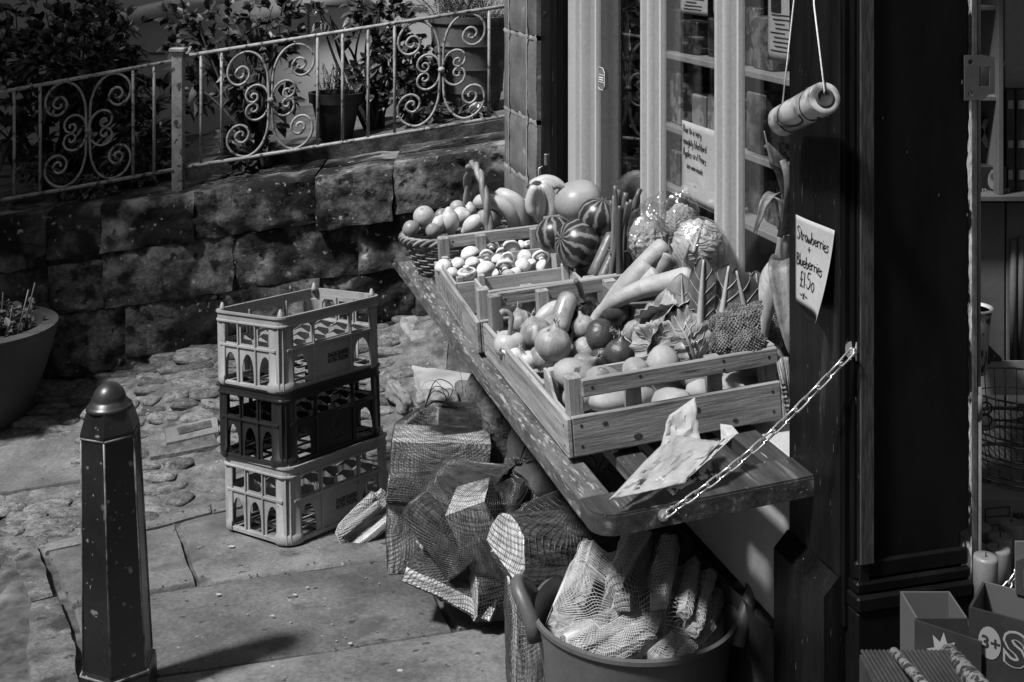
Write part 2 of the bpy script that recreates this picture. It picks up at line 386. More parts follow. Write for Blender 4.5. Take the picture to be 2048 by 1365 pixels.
# litter: small pale flecks on the flags
for i, (px, py, r) in enumerate([(462, 1096, .012), (545, 1235, .007), (615, 1178, .006), (436, 1192, .008), (790, 1108, .006), (545, 1337, .006), (590, 1193, .008), (700, 1290, .007), (700, 1052, .008), (15, 1195, .014), (800, 1345, .01)]):
    q = G(px, py); b = MB(); n = 7; ring = [(r * random.uniform(.5, 1.2) * math.cos(k / n * 6.283), .7 * r * random.uniform(.5, 1.2) * math.sin(k / n * 6.283)) for k in range(n)]
    b.prism(ring, 0, .0006); zf = ground(q.x, q.y) + .004 - (.115 if px < 60 else 0)
    single(b, 'litter_scrap', flat('litter', .30, .8), 'small pale scrap of litter lying on the grey flagstones', 'litter', (q.x, q.y, zf), False, 'litter scraps on the flagstones', local=True)

# ================================================================== STEP AND ROCKS BEHIND THE SHELF
M_rock = mat('rough_sandstone', .10, .24, .85, 7, 8, .7, 40, .3, spots=((4, .62, .75, .05),), rnd=.2, grain=(80, .35))
def rock(px, py, d, rx, ry, rz, label, seed, name='rock', rotz=0, mt=None):
    c = P(px, py, d); b = MB(); Q = Matrix.Rotation(rotz, 3, 'Z')
    def fn(dv, t, p):
        return (abs(dv.x) ** 5 + abs(dv.y) ** 5 + abs(dv.z) ** 5) ** (-1 / 5) * .9
    b.ball((0, 0, 0), (rx, ry, rz), 48, 34, fn)
    for i, v in enumerate(b.v):
        q = Vector((v.x / rx ** 2, v.y / ry ** 2, v.z / rz ** 2)).normalized()
        b.v[i] = Q @ (v + q * (.018 * nz(v, 9, seed) + .014 * nz(v, 22, seed) + .008 * nz(v, 55, seed)))
    return single(b, name, mt or M_rock, label, 'stone', c, True, None, local=True)
st = thing('stone_step', 'pale worn stone step rising behind the vegetable shelf', 'step', P(900, 770, 4.75))
b = MB(); zt = .165; pl = [Pz(812, 700, zt), Pz(872, 688, zt), Pz(1000, 672, zt), Pz(1020, 765, zt), Pz(940, 778, zt), Pz(842, 780, zt)]
ring = []
for i, a in enumerate(pl):
    c2 = pl[(i + 1) % len(pl)]
    for k in range(5): q = a.lerp(c2, k / 5); ring.append((q.x + random.uniform(-.008, .008), q.y + random.uniform(-.008, .008)))
cx = sum(p[0] for p in ring) / len(ring); cy = sum(p[1] for p in ring) / len(ring); N = len(ring); vs = []; fs = []
for f, z in ((1, -.02), (1.01, .1), (1, zt - .012), (.97, zt), (.5, zt + .003)):
    vs += [Vector((lerp(cx, p[0], f), lerp(cy, p[1], f), z + .004 * nz((p[0], p[1], f), 14))) for p in ring]
for i in range(4):
    for k in range(N): fs.append((i * N + k, i * N + (k + 1) % N, (i + 1) * N + (k + 1) % N, (i + 1) * N + k))
fs.append(tuple(4 * N + k for k in range(N))); b.add(vs, fs)
autosmooth(part(b, 'tread', mat('step_stone', .22, .38, .8, 5, 7, .4, 40, .3, spots=((14, .62, .72, .14),)), st, world=True))
rock(828, 672, 5.28, .05, .14, .05, 'narrow upright edging stone beside the cobbles at the head of the step', 11, 'edging_stone', .25)
rock(798, 792, 4.72, .03, .15, .035, 'long rough edging stone along the foot of the stone step', 12, 'edging_stone', .35)
rock(852, 806, 4.62, .045, .05, .045, 'squarish pale stone under the stone step front', 13, 'edging_stone', .1)
rock(890, 814, 4.55, .05, .05, .055, 'tall pale block stone beside the weeds below the step', 14, 'edging_stone', .2)
rock(948, 800, 4.6, .07, .06, .06, 'dark rounded stone behind the grass blades under the shelf', 15, 'rock', .0, M_cob)
rock(962, 838, 4.4, .06, .06, .07, 'small pale stone beneath the shelf front rail', 16)
rock(1030, 880, 3.85, .16, .14, .22, 'big smooth brown boulder under the shelf behind the log nets', 17, 'boulder', .3, M_kerb)
rock(1110, 960, 3.6, .14, .12, .2, 'dark rounded boulder deep under the shelf beside the wall', 18, 'boulder', .3, M_cob)
# gnarled root and the weeds that grow beside it
b = MB(); pts = spline([P(1000, 760, 4.0), P(992, 800, 3.98), P(985, 840, 3.96), P(965, 880, 3.97), P(955, 930, 4.0)], 5)
b.tube(pts, lambda t: .022 + .012 * t + .006 * math.sin(t * 19), 9)
for i in range(len(b.v)): b.v[i] += Vector((nz(b.v[i], 40), nz(b.v[i], 40, 3), 0)) * .008
single(b, 'root', mat('dark_bark', .03, .09, .9, 30, 5, .9, 60, .2, stretch=(4, 4, 1)), 'gnarled dark ivy stem rising beside the rocks under the shelf', 'stem', pts[-1])
b = MB(); rb = random.Random(8); base = P(915, 835, 4.12)
BL = [[(922, 838), (926, 790), (920, 740), (910, 700)], [(905, 838), (880, 770), (850, 765), (838, 792)], [(903, 838), (902, 800), (912, 775)], [(908, 838), (898, 812), (893, 822)], [(918, 838), (930, 805), (958, 782)], [(925, 838), (937, 810), (948, 800)], [(898, 838), (893, 815), (886, 838)], [(930, 840), (945, 800), (975, 775)], [(912, 838), (915, 800), (921, 822)], [(920, 838), (935, 770), (948, 720)]]
for i, bl in enumerate(BL):
    pts = spline([P(x, y, 4.1 + .03 * math.sin(i * 2.1)) for x, y in bl], 5)
    b.tube(pts, lambda t: .0045 * (1 - t) + .0006, 4, flat=.25)
b.tube([P(915, 836, 4.1), P(915, 862, 4.12)], .03, 6)
single(b, 'grass_weed', mat('weed_green', .06, .14, .6, 20, 3, .1, 60, .4), 'tuft of long thin grass blades growing from the stones under the shelf', 'grass', base)

# ================================================================== GARDEN WALL
M_wall = mat('soot_stained_sandstone', .014, .15, .9, 7, 12, 1.0, 26, .25, spots=((3.0, .52, .62, .22), (3.6, .48, .58, .010), (16, .56, .64, .02), (34, .64, .72, .30)), rnd=.3, sharp=(.36, .66), rrough=.75, dist=.012, grain=(60, .45))
M_mort = mat('old_mortar', .02, .09, .95, 12, 8, 1.0, 60, .2, grain=(80, .4))
YW = 5.4; PXM = YW / F
wall = thing('garden_wall', 'low soot blackened sandstone wall below the wrought iron railing', 'wall', P(500, 700, YW + .1))
TS = .139
def wall_stone(x0, x1, c0, c1, proud=0, deep=.22, seed=0, name='stone', bottom=None, top_jit=0):
    "stone between photo columns x0..x1 and sloping course lines c0..c1 (row at column 0)"
    b = MB(); nu, nv = max(8, int((x1 - x0) / 9)), 12; g = .35
    rr = random.Random(seed)
    def pt(u, v, d):
        px = lerp(x0 + g, x1 - g, u); c = lerp(c0 + g, c1 - g, v); py = c - TS * px
        q = P(px, py, YW)
        return Vector((q.x, d, q.z))
    def bulge(u, v):
        e = min(u * (x1 - x0), (1 - u) * (x1 - x0), v * (c1 - c0), (1 - v) * (c1 - c0)) / 14.0
        return -.007 * sm(0, 1, e * 3)
    vs = []
    for j in range(nv + 1):
        for i in range(nu + 1):
            u, v = i / nu, j / nv; p = pt(u, v, YW)
            d = YW - proud + bulge(u, v) + .022 * nz(p, 6, seed) + .014 * nz(p, 17, seed) + .010 * nz(p, 42, seed)
            edge = i in (0, nu) or j in (0, nv)
            p.x += .008 * nz(p, 13, seed + 5) * (1 if edge else .3); p.z += .008 * nz(p, 13, seed + 9) * (1 if edge else .3)
            vs.append(Vector((p.x, d, p.z)))
    fs = [(j * (nu + 1) + i, (j + 1) * (nu + 1) + i, (j + 1) * (nu + 1) + i + 1, j * (nu + 1) + i + 1) for j in range(nv) for i in range(nu)]
    ring = [i for i in range(nu + 1)] + [j * (nu + 1) + nu for j in range(1, nv + 1)] + [nv * (nu + 1) + i for i in range(nu - 1, -1, -1)] + [j * (nu + 1) for j in range(nv - 1, 0, -1)]
    n0 = len(vs); nr = len(ring)
    vs += [Vector((vs[k].x, YW + deep, vs[k].z + (.012 if name == 'coping_stone' else 0))) for k in ring]
    for k in range(nr): fs.append((ring[k], ring[(k + 1) % nr], n0 + (k + 1) % nr, n0 + k))
    b.add(vs, fs); o = part(b, name, M_wall, wall, True, world=True); autosmooth(o, 50)
    return o
cop = [(-960, -720), (-720, -420), (-420, -130), (-130, 97), (97, 206), (206, 392), (392, 632)]
for i, (a, c) in enumerate(cop): wall_stone(a, c, 436, 533 + (12 if i < 4 else 0), .02, .3, 10 + i, 'coping_stone')
wall_stone(634, 788, 440, 545, .06, .33, 20, 'coping_stone')
wall_stone(790, 1130, 432, 535, .045, .33, 21, 'coping_stone')
for i, (a, c) in enumerate([(-130, 99), (99, 208), (208, 468), (468, 718), (718, 830), (830, 1130), (-960, -640), (-640, -330), (-330, -130)]): wall_stone(a, c, 546 - (12 if 1 < i < 6 else 0), 646, .0 + .008 * (i % 3), .2, 30 + i)
for i, (a, c) in enumerate([(-130, 60), (60, 252), (252, 482), (482, 640), (640, 830), (830, 1130), (-960, -700), (-700, -420), (-420, -130)]): wall_stone(a, c, 647, 752 + (20 if i < 2 or i > 5 else 0), .004 * (i % 2), .2, 40 + i)
for i, (a, c) in enumerate([(-130, 160), (160, 330), (330, 620), (620, 1000), (-960, -560), (-560, -130)]): wall_stone(a, c, 753 + (20 if i < 1 or i > 3 else 0), 905, -.004, .2, 50 + i)
b = MB(); q0, q1 = P(-955, 564, YW), P(1140, 300, YW)
b.add([(q0.x, YW + .006, q0.z - 1.2), (q1.x, YW + .006, q1.z - 1.2), (q1.x, YW + .006, q1.z - .03), (q0.x, YW + .006, q0.z - .03),
       (q0.x, YW + .19, q0.z - 1.2), (q1.x, YW + .19, q1.z - 1.2), (q1.x, YW + .19, q1.z), (q0.x, YW + .19, q0.z)],
      [(0, 1, 2, 3), (4, 7, 6, 5), (0, 3, 7, 4), (1, 5, 6, 2), (3, 2, 6, 7), (0, 4, 5, 1)])
part(b, 'mortar_core', M_mort, wall, world=True)

# ================================================================== TERRACE, HOUSE BEHIND
def slope_quad(name, pts, th, mt, label=None):
    pass
M_ter = mat('terrace_concrete', .05, .11, .9, 12, 8, .6, 70, .25, spots=((25, .66, .74, .03),))
YT = 5.76
def terz(x): return .904 + .150 * (x + .716)
b = MB()
def ter(u, v):
    x = lerp(-1.62, .6, u); y = lerp(YT, 7.6, v); return Vector((x, y, terz(x) + .01 * nz((x, y, 0), 5)))
b.sheet(ter, 40, 14)
n = len(b.v); nu = 41
top = [b.v[i].copy() for i in range(nu)]
low = [Vector((p.x, p.y, p.z - .5)) for p in top]
b.add(top + low, [(i, nu + i, nu + i + 1, i + 1) for i in range(nu - 1)], 1)
b.add([top[0], Vector((-1.62, 7.6, terz(-1.62))), Vector((-1.62, 7.6, .2)), low[0]], [(0, 1, 2, 3)], 1)
struct(b, 'terrace', [M_ter, M_mort], False)
b = MB()
def bed(u, v):
    x = lerp(-3.4, .6, u); y = lerp(5.5, 7.6, v); z = P((x / 5.5) * F + 1024, 430 - TS * ((x / 5.5) * F + 1024), 5.5).z - .02
    if x > -1.6: z = min(z, terz(x) - .09)
    return Vector((x, y, z + .015 * nz((x, y, 2), 9)))
b.sheet(bed, 60, 20); struct(b, 'garden_bed', M_earth, True)
M_rend = mat('grey_render', .40, .46, .85, 4, 5, .15, 120, .25, spots=((3, .6, .8, .34),))
house = thing('house_behind', 'pale rendered house wall behind the garden railing', 'house', (-1, 7.7, .5))
b = MB(); b.box((-1.4, 7.75, 2.2), (7, .1, 4.6)); part(b, 'wall', M_rend, house, world=True)
pipe = [P(140, 62, 7.6), P(215, 42, 7.6), P(330, 17, 7.6), P(420, -2, 7.6), P(700, -60, 7.6)]
b = MB(); b.tube(pipe, .045, 10); part(b, 'pipe', mat('pipe_white', .55, .65, .5, 4, 3, .05, 40, .4), house, True, world=True)
M_line = flat('render_joint', .10, .9)
for (x0, y0, x1, y1) in [(235, 107, 330, 107), (560, 13, 850, 11), (330, 192, 520, 190)]:
    b = MB(); b.tube([P(x0, y0, 7.69), P(x1, y1, 7.69)], .006, 4); part(b, 'render_joint', M_line, house, world=True)
for (x0, y0, y1) in [(617, 14, 80), (395, 108, 190)]:
    b = MB(); b.tube([P(x0, y0, 7.69), P(x0, y1, 7.69)], .006, 4); part(b, 'render_joint', M_line, house, world=True)
# slatted bench seen low behind the railing
bench = thing('garden_bench', 'low slatted pale wooden bench half hidden behind the shrubs', 'bench', P(60, 400, 6.6))
M_pal = mat('bleached_timber', .16, .26, .8, 8, 5, .3, 30, .3, stretch=(1, 6, 6))
for i in range(3):
    b = MB(); a, c = P(-60, 318 + i * 26, 6.6), P(380, 296 + i * 26, 6.6)
    b.box((a + c) / 2, ((c - a).length, .025, .05), Matrix.Rotation(-math.atan2(c.z - a.z, c.x - a.x), 3, 'Y')); part(b, 'slat', M_pal, bench, world=True)
for px in (10, 52, 110, 330):
    b = MB(); a = P(px, 300 - .04 * px, 6.62); b.box((a.x, 6.63, a.z - .28), (.05, .03, .62)); part(b, 'leg', M_pal, bench, world=True)

# ================================================================== RAILING
M_iron = mat('chipped_white_paint', .20, .34, .55, 14, 6, .4, 60, .4, spots=((40, .56, .64, .05), (9, .56, .70, .13)), grain=(120, .3))
YF = 5.5; PF = YF / F
rail = thing('garden_railing', 'wrought iron railing with scroll panels in chipped white paint', 'railing', P(357, 388, YF))
def fence_tube(pts, r, name, n=7, up=None, flat_=1.0):
    b = MB(); b.tube([P(x, y, YF) for x, y in pts], r, n, up=up, flat=flat_); part(b, name, M_iron, rail, True, world=True)
def tr(x): return 185 - .180 * x if x < 357 else 170.5 - .1565 * x
def br(x): return 399 - .171 * x if x < 357 else 394 - .1595 * x
fence_tube([(-900, tr(-900)), (150, tr(150)), (346, tr(346))], .0085, 'top_rail'); fence_tube([(368, tr(368)), (700, tr(700)), (1130, tr(1130))], .0085, 'top_rail')
fence_tube([(-900, br(-900)), (150, br(150) + 2), (346, br(346))], .0085, 'bottom_rail'); fence_tube([(368, br(368)), (700, br(700) + 1), (1130, br(1130))], .0085, 'bottom_rail')
b = MB(); a, c = P(357, 100, YF), P(357, 400, YF); b.box((a + c) / 2, (.047, .047, (a - c).length), None, .004); b.box(a, (.066, .066, .018), None, .004)
part(b, 'post', M_iron, rail, world=True)
for x in (-880, -830, -780, -725, -540, -485, -435, -385, -280, -95, -40, 28, 80, 266, 308, 402, 443, 635, 685, 736, 789, 978, 1030):
    fence_tube([(x, tr(x)), (x + .5, (tr(x) + br(x)) / 2), (x, br(x))], .0068, 'bar', 6)
BIG = [(3, 0), (4, -26), (5, -50), (9, -68), (17, -86), (30, -100), (47, -107), (64, -103), (78, -92), (86, -75), (84, -57), (75, -45), (62, -41), (50, -46), (43, -57), (45, -69), (54, -77), (64, -75), (70, -66), (67, -58), (60, -55), (54, -59), (56, -64)]
SMALL = [(3, -4), (6, -18), (15, -30), (29, -35), (43, -30), (49, -18), (45, -6), (34, -1), (26, -7), (27, -15), (34, -18), (38, -14), (36, -10)]
for (cx, cy, sh) in ((-632, 402, -.175), (-187, 325, -.175), (176, 261, -.175), (541, 201, -.158), (883, 140, -.158)):
    for mx in (-1, 1):
        for my in (-1, 1):
            for shp, r in ((BIG, .0056), (SMALL, .0052)):
                jt = random.uniform(.96, 1.02)
                pts = [(cx + mx * x * jt, cy + my * y * (1 if shp is SMALL else .98) + sh * mx * x) for x, y in shp]
                pts = [(p.x, p.y) for p in spline([(x, y, 0) for x, y in pts], 4)]
                fence_tube(pts, r, 'scroll', 6)
    b = MB(); b.ball(P(cx, cy, YF - .004), (.016, .014, .013), 10, 6); part(b, 'collar', M_iron, rail, True, world=True)

# ================================================================== PLANTS
M_leafd = mat('laurel_leaf', .016, .045, .33, 10, 3, .15, 40, .5, rnd=.2)
M_leafm = mat('rose_leaf', .022, .06, .45, 10, 3, .2, 40, .45)
M_leafl = mat('herb_leaf', .05, .12, .55, 10, 3, .2, 40, .4)
M_stem = mat('plant_stem', .02, .06, .7, 20, 3, .2, 40, .3)
def leaf(b, p, d, L, wd, up=None, fold=.25, m=0, droop=.2):
    d = d.normalized(); u = (up or Vector((random.uniform(-.5, .5), -.5, 1))); s = d.cross(u)
    if s.length < 1e-4: s = d.orthogonal()
    s.normalize(); nrm = s.cross(d).normalized(); vs = []; T = (0, .3, .65, 1); Wd = (.12, 1, .8, 0)
    for t, w in zip(T, Wd):
        c = p + d * (L * t) - Vector((0, 0, 1)) * (droop * L * t * t)
        vs += [c - s * (wd * w / 2) + nrm * (fold * wd * w / 2), c, c + s * (wd * w / 2) + nrm * (fold * wd * w / 2)]
    fs = []
    for i in range(3): fs += [(i * 3, i * 3 + 1, i * 3 + 4, i * 3 + 3), (i * 3 + 1, i * 3 + 2, i * 3 + 5, i * 3 + 4)]
    b.add(vs, fs, m)
def bush(name, label, base, lumps, n, L, wd, mt, seed, stems=8, group=None, whorl=1):
    "shrub: limbs from the base out into each lump, leaves carried on twigs through the lump's volume"
    rr = random.Random(seed); random.seed(seed); t = thing(name, label, 'shrub', base, (0, 0, 0), group); sb = MB(); lb = MB(); tot = sum(l[3] for l in lumps)
    for (c, r, ry, wgt) in lumps:
        c = Vector(c)
        for k in range(stems):
            e = c + Vector((rr.uniform(-.6, .6) * r, rr.uniform(-.6, .6) * r, rr.uniform(-.4, .7) * ry))
            mid = (Vector(base) + e) / 2 + Vector((rr.uniform(-.06, .06), rr.uniform(-.06, .06), .04))
            st0 = Vector(base) + Vector((rr.uniform(-.05, .05), rr.uniform(-.05, .05), -.03))
            sb.tube(spline([st0, mid, e], 5), lambda q: .010 * (1 - q) + .002, 5)
        m = int(n * wgt / tot / whorl)
        for k in range(m):
            while True:
                d = Vector((rr.uniform(-1, 1), rr.uniform(-1, 1), rr.uniform(-1, 1)))
                if .02 < d.length < 1: break
            d = d * (d.length ** -.35); lump = 1 + .35 * nz(d, 2.2, seed)
            q = c + Vector((d.x * r, d.y * r * .8, d.z * ry)) * lump
            out = (d + Vector((rr.uniform(-.6, .6), rr.uniform(-.6, .6) - .2, rr.uniform(-.2, .9)))).normalized()
            if whorl > 1: sb.tube([q - out * L * .6, q], .0018, 3)
            for w in range(whorl):
                dd = (out + Vector((rr.uniform(-1, 1), rr.uniform(-1, 1), rr.uniform(-.6, .8))) * (.75 if whorl > 1 else .3)).normalized()
                leaf(lb, q - out * (rr.uniform(0, .3) * L), dd, L * rr.uniform(.65, 1.2), wd * rr.uniform(.7, 1.15), droop=rr.uniform(.05, .5))
    part(sb, 'stems', M_stem, t, True, world=True); part(lb, 'foliage', mt, t, False, world=True); return t
def bedz(px, d): 
    q = P(px, 430 - TS * px, 5.5); return q.z - .02
def base_at(px, d):
    x = (px - 1024) / F * d; z = P((x / 5.5) * F + 1024, 430 - TS * ((x / 5.5) * F + 1024), 5.5).z - .02
    if x > -1.6: z = terz(x)
    return Vector((x, d, z))
bush('laurel_shrub', 'big dense glossy laurel shrub with dark leaves behind the railing', base_at(110, 6.2),
     [(P(90, 60, 6.1), .34, .30, 4), (P(20, 180, 6.05), .28, .3, 2.5), (P(165, 130, 6.0), .28, .24, 3), (P(120, 250, 6.1), .3, .24, 2.5), (P(215, 60, 6.05), .16, .18, 1), (P(250, 140, 5.95), .11, .09, .5), (P(300, 250, 5.9), .14, .22, 1.6), (P(225, 240, 5.95), .2, .25, 1.5)], 2700, .085, .036, M_leafd, 3, 5, whorl=5)
bush('low_evergreen', 'low dark evergreen bush beside the railing post on the wall top', base_at(270, 5.75),
     [(P(280, 330, 5.72), .12, .14, 1), (P(240, 350, 5.75), .08, .08, .6), (P(300, 300, 5.75), .09, .12, .7)], 420, .06, .028, M_leafd, 5, 6, whorl=3)
bush('rose_shrub', 'tall leafy rose shrub growing through the middle scroll panel', base_at(520, 5.68),
     [(P(520, 150, 5.72), .17, .28, 2.6), (P(450, 60, 5.8), .2, .14, 1.7), (P(545, 40, 5.8), .13, .14, 1.5), (P(385, 100, 5.85), .16, .1, .9), (P(410, 160, 5.8), .1, .12, .7), (P(500, 280, 5.7), .12, .18, 1.4), (P(480, 340, 5.62), .08, .08, .6), (P(350, 40, 5.9), .12, .07, .4)], 1150, .062, .040, M_leafm, 7, 5, whorl=5)
bush('slender_rose', 'slender rose with sparse leaves behind the railing bars by the pots', base_at(745, 6.1),
     [(P(760, 60, 6.05), .16, .14, 1.4), (P(745, 20, 6.05), .16, .07, 1), (P(780, 110, 6.0), .1, .12, .7), (P(745, 150, 6.0), .09, .12, .8), (P(800, 60, 6.1), .1, .1, .5), (P(640, 30, 6.1), .08, .06, .3)], 560, .060, .038, M_leafm, 9, 5, whorl=4)
bush('geranium', 'small pale leaved geranium on the wall top below the first scroll panel', base_at(150, 5.62),
     [(P(150, 375, 5.58), .11, .06, 1), (P(60, 345, 5.6), .07, .07, .6), (P(200, 385, 5.55), .06, .03, .5)], 340, .028, .026, M_leafl, 11, 8, whorl=3)
bush('dark_foliage', 'dark leafy clump between the pots and the tall urn', base_at(830, 6.0),
     [(P(820, 180, 6.0), .14, .12, 1), (P(850, 120, 6.05), .13, .1, 1), (P(910, 225, 5.9), .16, .03, .5)], 420, .05, .036, M_leafd, 12, 6, whorl=3)
# pots
M_terra = mat('weathered_terracotta', .05, .10, .85, 6, 7, .3, 50, .25, spots=((8, .62, .72, .18),))
M_terrd = mat('dark_glazed_pot', .018, .04, .5, 8, 4, .2, 40, .4)
M_soil = mat('potting_soil', .012, .03, .95, 30, 5, .9, 60, .1)
def pot(name, label, c, prof, mt, group=None):
    t = thing(name, label, 'plant pot', c, (0, 0, 0), group); b = MB(); rt, zt = prof[-1]
    b.lathe(prof + [(rt - .014, zt), (rt - .016, zt - .035)], 32); autosmooth(part(b, 'pot', mt, t), 35)
    b = MB(); b.lathe([(rt - .012, zt - .04), (rt * .5, zt - .03), (0.0001, zt - .028)], 20); part(b, 'soil', M_soil, t); return t
q = base_at(672, 5.95)
pot('terracotta_pot', 'tapered dark terracotta pot of thin herbs behind the railing bars', q, [(.07, 0), (.075, .005), (.108, .165), (.122, .167), (.126, .212)], M_terrd)
b = MB(); rr = random.Random(2)
for i in range(46):
    a, r0 = rr.uniform(0, 6.28), rr.uniform(0, .09); s0 = q + Vector((r0 * math.cos(a), r0 * math.sin(a), .18)); tip = s0 + Vector((rr.uniform(-.05, .05), rr.uniform(-.05, .05), rr.uniform(.07, .17)))
    b.tube([s0, (s0 + tip) / 2 + Vector((.008, 0, 0)), tip], .0016, 3)
    for k in range(5): leaf(b, s0.lerp(tip, .3 + .14 * k), Vector((rr.uniform(-1, 1), rr.uniform(-1, 1), .6)), .018, .005)
single(b, 'herb_plant', M_leafm, 'thin wispy herb sprouting from the tapered dark pot', 'plant', q + Vector((0, 0, .18)), False)
q = base_at(742, 6.35)
pot('small_pot', 'small round dark pot behind the tapered herb pot', q, [(.05, 0), (.07, .04), (.09, .12), (.094, .15)], M_terrd)
q = base_at(940, 6.15)
URN = [(.125, 0), (.135, .02), (.148, .10), (.156, .105), (.155, .12), (.162, .21), (.170, .215), (.168, .23), (.176, .32), (.184, .325), (.182, .34), (.186, .42), (.198, .43), (.202, .46)]
pot('ringed_urn', 'tall pale terracotta urn with raised rings beside the stone pier', q, URN, M_terra)
b = MB(); rr = random.Random(5)
for i in range(150):
    a, r0 = rr.uniform(0, 6.28), rr.uniform(0, .16); s0 = q + Vector((r0 * math.cos(a), r0 * math.sin(a), .42)); tip = s0 + Vector((rr.uniform(-.16, .12) + r0 * math.cos(a) * .6, rr.uniform(-.1, .1), rr.uniform(.08, .24)))
    b.tube([s0, (s0 + tip) / 2 + Vector((0, 0, .02)), tip], .0018, 3)
    for k in range(9): leaf(b, s0.lerp(tip, .15 + .1 * k), Vector((rr.uniform(-1, 1), rr.uniform(-1, 1), .5)), .03, .0055)
single(b, 'lavender_plant', M_leafl, 'bushy lavender with needle leaves spilling over the ringed urn', 'plant', q + Vector((0, 0, .42)), False)
q = base_at(862, 6.55)
pot('wide_pot', 'wide terracotta bowl pot with rolled rim behind the last scroll panel', q, [(.13, 0), (.15, .03), (.19, .17), (.205, .175), (.21, .21)], M_terra)
q = base_at(58, 5.6); q.z -= .01
pot('coping_pot', 'small shallow pot with rope edge on the wall top', q, [(.05, -.03), (.075, 0), (.088, .03), (.084, .036), (.09, .042), (.085, .05)], M_terrd)
for i in range(26):
    pass
# big bowl planter standing on the lane
bx, by = -2.06, 5.02; bz = min(ground(bx + a, by + c) for a in (-.1, 0, .1) for c in (-.1, 0, .1)) - .005
pl = pot('bowl_planter', 'big smooth grey bowl planter standing by the garden wall', Vector((bx, by, bz)), [(.15, 0), (.17, .012), (.20, .10), (.235, .22), (.262, .30), (.280, .36 - .0), (.287, .37)], mat('planter_grey', .045, .075, .75, 3, 5, .15, 60, .3, spots=((30, .7, .76, .12),)))
for o in pl.children:
    if o.name.startswith('pot'):
        b = MB(); zt = .42
        b.lathe([(.14, 0), (.165, .010), (.205, .09), (.245, .20), (.272, .29), (.288, .355), (.294, .368), (.291, .380), (.238, .382), (.230, .35)], 48, wob=lambda a, t: 1 + .006 * math.sin(3 * a)); o.data = b.mesh('pot', o.data.materials[0], True); autosmooth(o, 40)
b = MB(); rr = random.Random(21); top = Vector((bx, by, bz + .35))
for i in range(110):
    a, r0 = rr.uniform(0, 6.28), rr.uniform(.02, .22); s0 = top + Vector((r0 * math.cos(a), r0 * math.sin(a), -.02)); tip = s0 + Vector((rr.uniform(-.03, .03), rr.uniform(-.03, .03), rr.uniform(.03, .13)))
    b.tube([s0, tip], .0015, 3)
    for k in range(6): leaf(b, s0.lerp(tip, .3 + .14 * k), Vector((rr.uniform(-1, 1), rr.uniform(-1, 1), .4)), rr.uniform(.03, .05), .024)
single(b, 'bedding_plant', M_leafl, 'young bedding plants with pale leaves filling the grey bowl planter', 'plant', top, False)
for i, (x0, y0, x1, y1) in enumerate([(36, 668, 57, 580), (15, 672, 25, 612), (52, 640, 70, 566), (3, 650, 6, 585)]):
    b = MB(); d0 = 4.90 + .05 * i; a, c = P(x0, y0, d0), P(x1, y1, d0); b.tube([a - (c - a) * .15, c], .0028, 5)
    single(b, 'plant_cane', mat('cane', .08, .14, .6, 20, 2, .1, 40, .4), 'thin straight plant cane stuck in the grey bowl planter', 'cane', a, True, 'canes in the bowl planter')

# ================================================================== BOLLARD
M_bol = mat('chipped_black_paint', .006, .014, .30, 5, 4, .12, 30, .5, spots=((9, .65, .68, .09), (34, .66, .69, .14), (80, .68, .72, .26)), grain=(60, .3))
q = G(239, 1388)
bol = thing('iron_bollard', 'black six-sided iron bollard with domed cap and chipped paint', 'bollard', q - Vector((0, 0, .01)), (R(.5), R(-1.8), 0))
bol.scale = (1, 1, 1.055); hx = math.radians(-90 + 5)
b = MB(); b.lathe([(.0905, -.1), (.0905, .068), (.086, .078), (.080, .086), (.0675, .585), (.0695, .590), (.0695, .597), (.056, .636), (.052, .644)], 6, a0=hx); part(b, 'shaft', M_bol, bol)
b = MB(); b.lathe([(.053, .640), (.050, .648), (.042, .650), (.042, .656)] + [(.0385 * math.cos(t), .656 + .040 * math.sin(t)) for t in [i * math.pi / 2 / 9 for i in range(9)]] + [(.0001, .696)], 28); part(b, 'cap', mat('worn_black_cap', .015, .04, .38, 8, 4, .08, 40, .5, spots=((14, .66, .7, .25),)), bol, True)
b = MB()
for k in range(6):
    a = hx + k * math.pi / 3
    b.tube([(.0675 * math.cos(a), .0675 * math.sin(a), .585), (.0802 * math.cos(a), .0802 * math.sin(a), .086)], .0024, 5)
    a2 = a + math.pi / 3
    b.tube([(.0678 * math.cos(a), .0678 * math.sin(a), .588), (.0678 * math.cos(a2), .0678 * math.sin(a2), .588)], .0030, 5)
    b.tube([(.0865 * math.cos(a), .0865 * math.sin(a), .077), (.0865 * math.cos(a2), .0865 * math.sin(a2), .077)], .003, 5)
part(b, 'worn_arris', mat('rubbed_edge_paint', .01, .22, .45, 18, 5, .1, 40, .5), bol, True)
# ================================================================== SHOP FRONT
WR = (0, 0, WROT)
def wthing(name, label, cat, s, o, z, tilt=0, yaw=0, group=None):
    return thing(name, label, cat, W(s, o, z), (tilt, 0, WROT + yaw), group)
def wbox(par, name, mt, s0, s1, o0, o1, z0, z1, bev=.002, base=None):
    "box child in shop-front coordinates under a thing made with wthing at base=(s,o,z)"
    b = MB(); b.box((0, 0, 0), (abs(s1 - s0), abs(o1 - o0), abs(z1 - z0)), None, bev)
    return part(b, name, mt, par, loc=((s0 + s1) / 2 - base[0], (o0 + o1) / 2 - base[1], (z0 + z1) / 2 - base[2]))
M_black = mat('black_gloss_paint', .0025, .006, .42, 4, 5, .12, 25, .12, stretch=(3, 3, 1), spots=((30, .735, .75, .2),))
M_blackw = mat('worn_black_timber', .002, .008, .36, 5, 6, .25, 20, .3, stretch=(5, 5, .5), spots=((5, .64, .76, .04), (60, .70, .74, .12)))
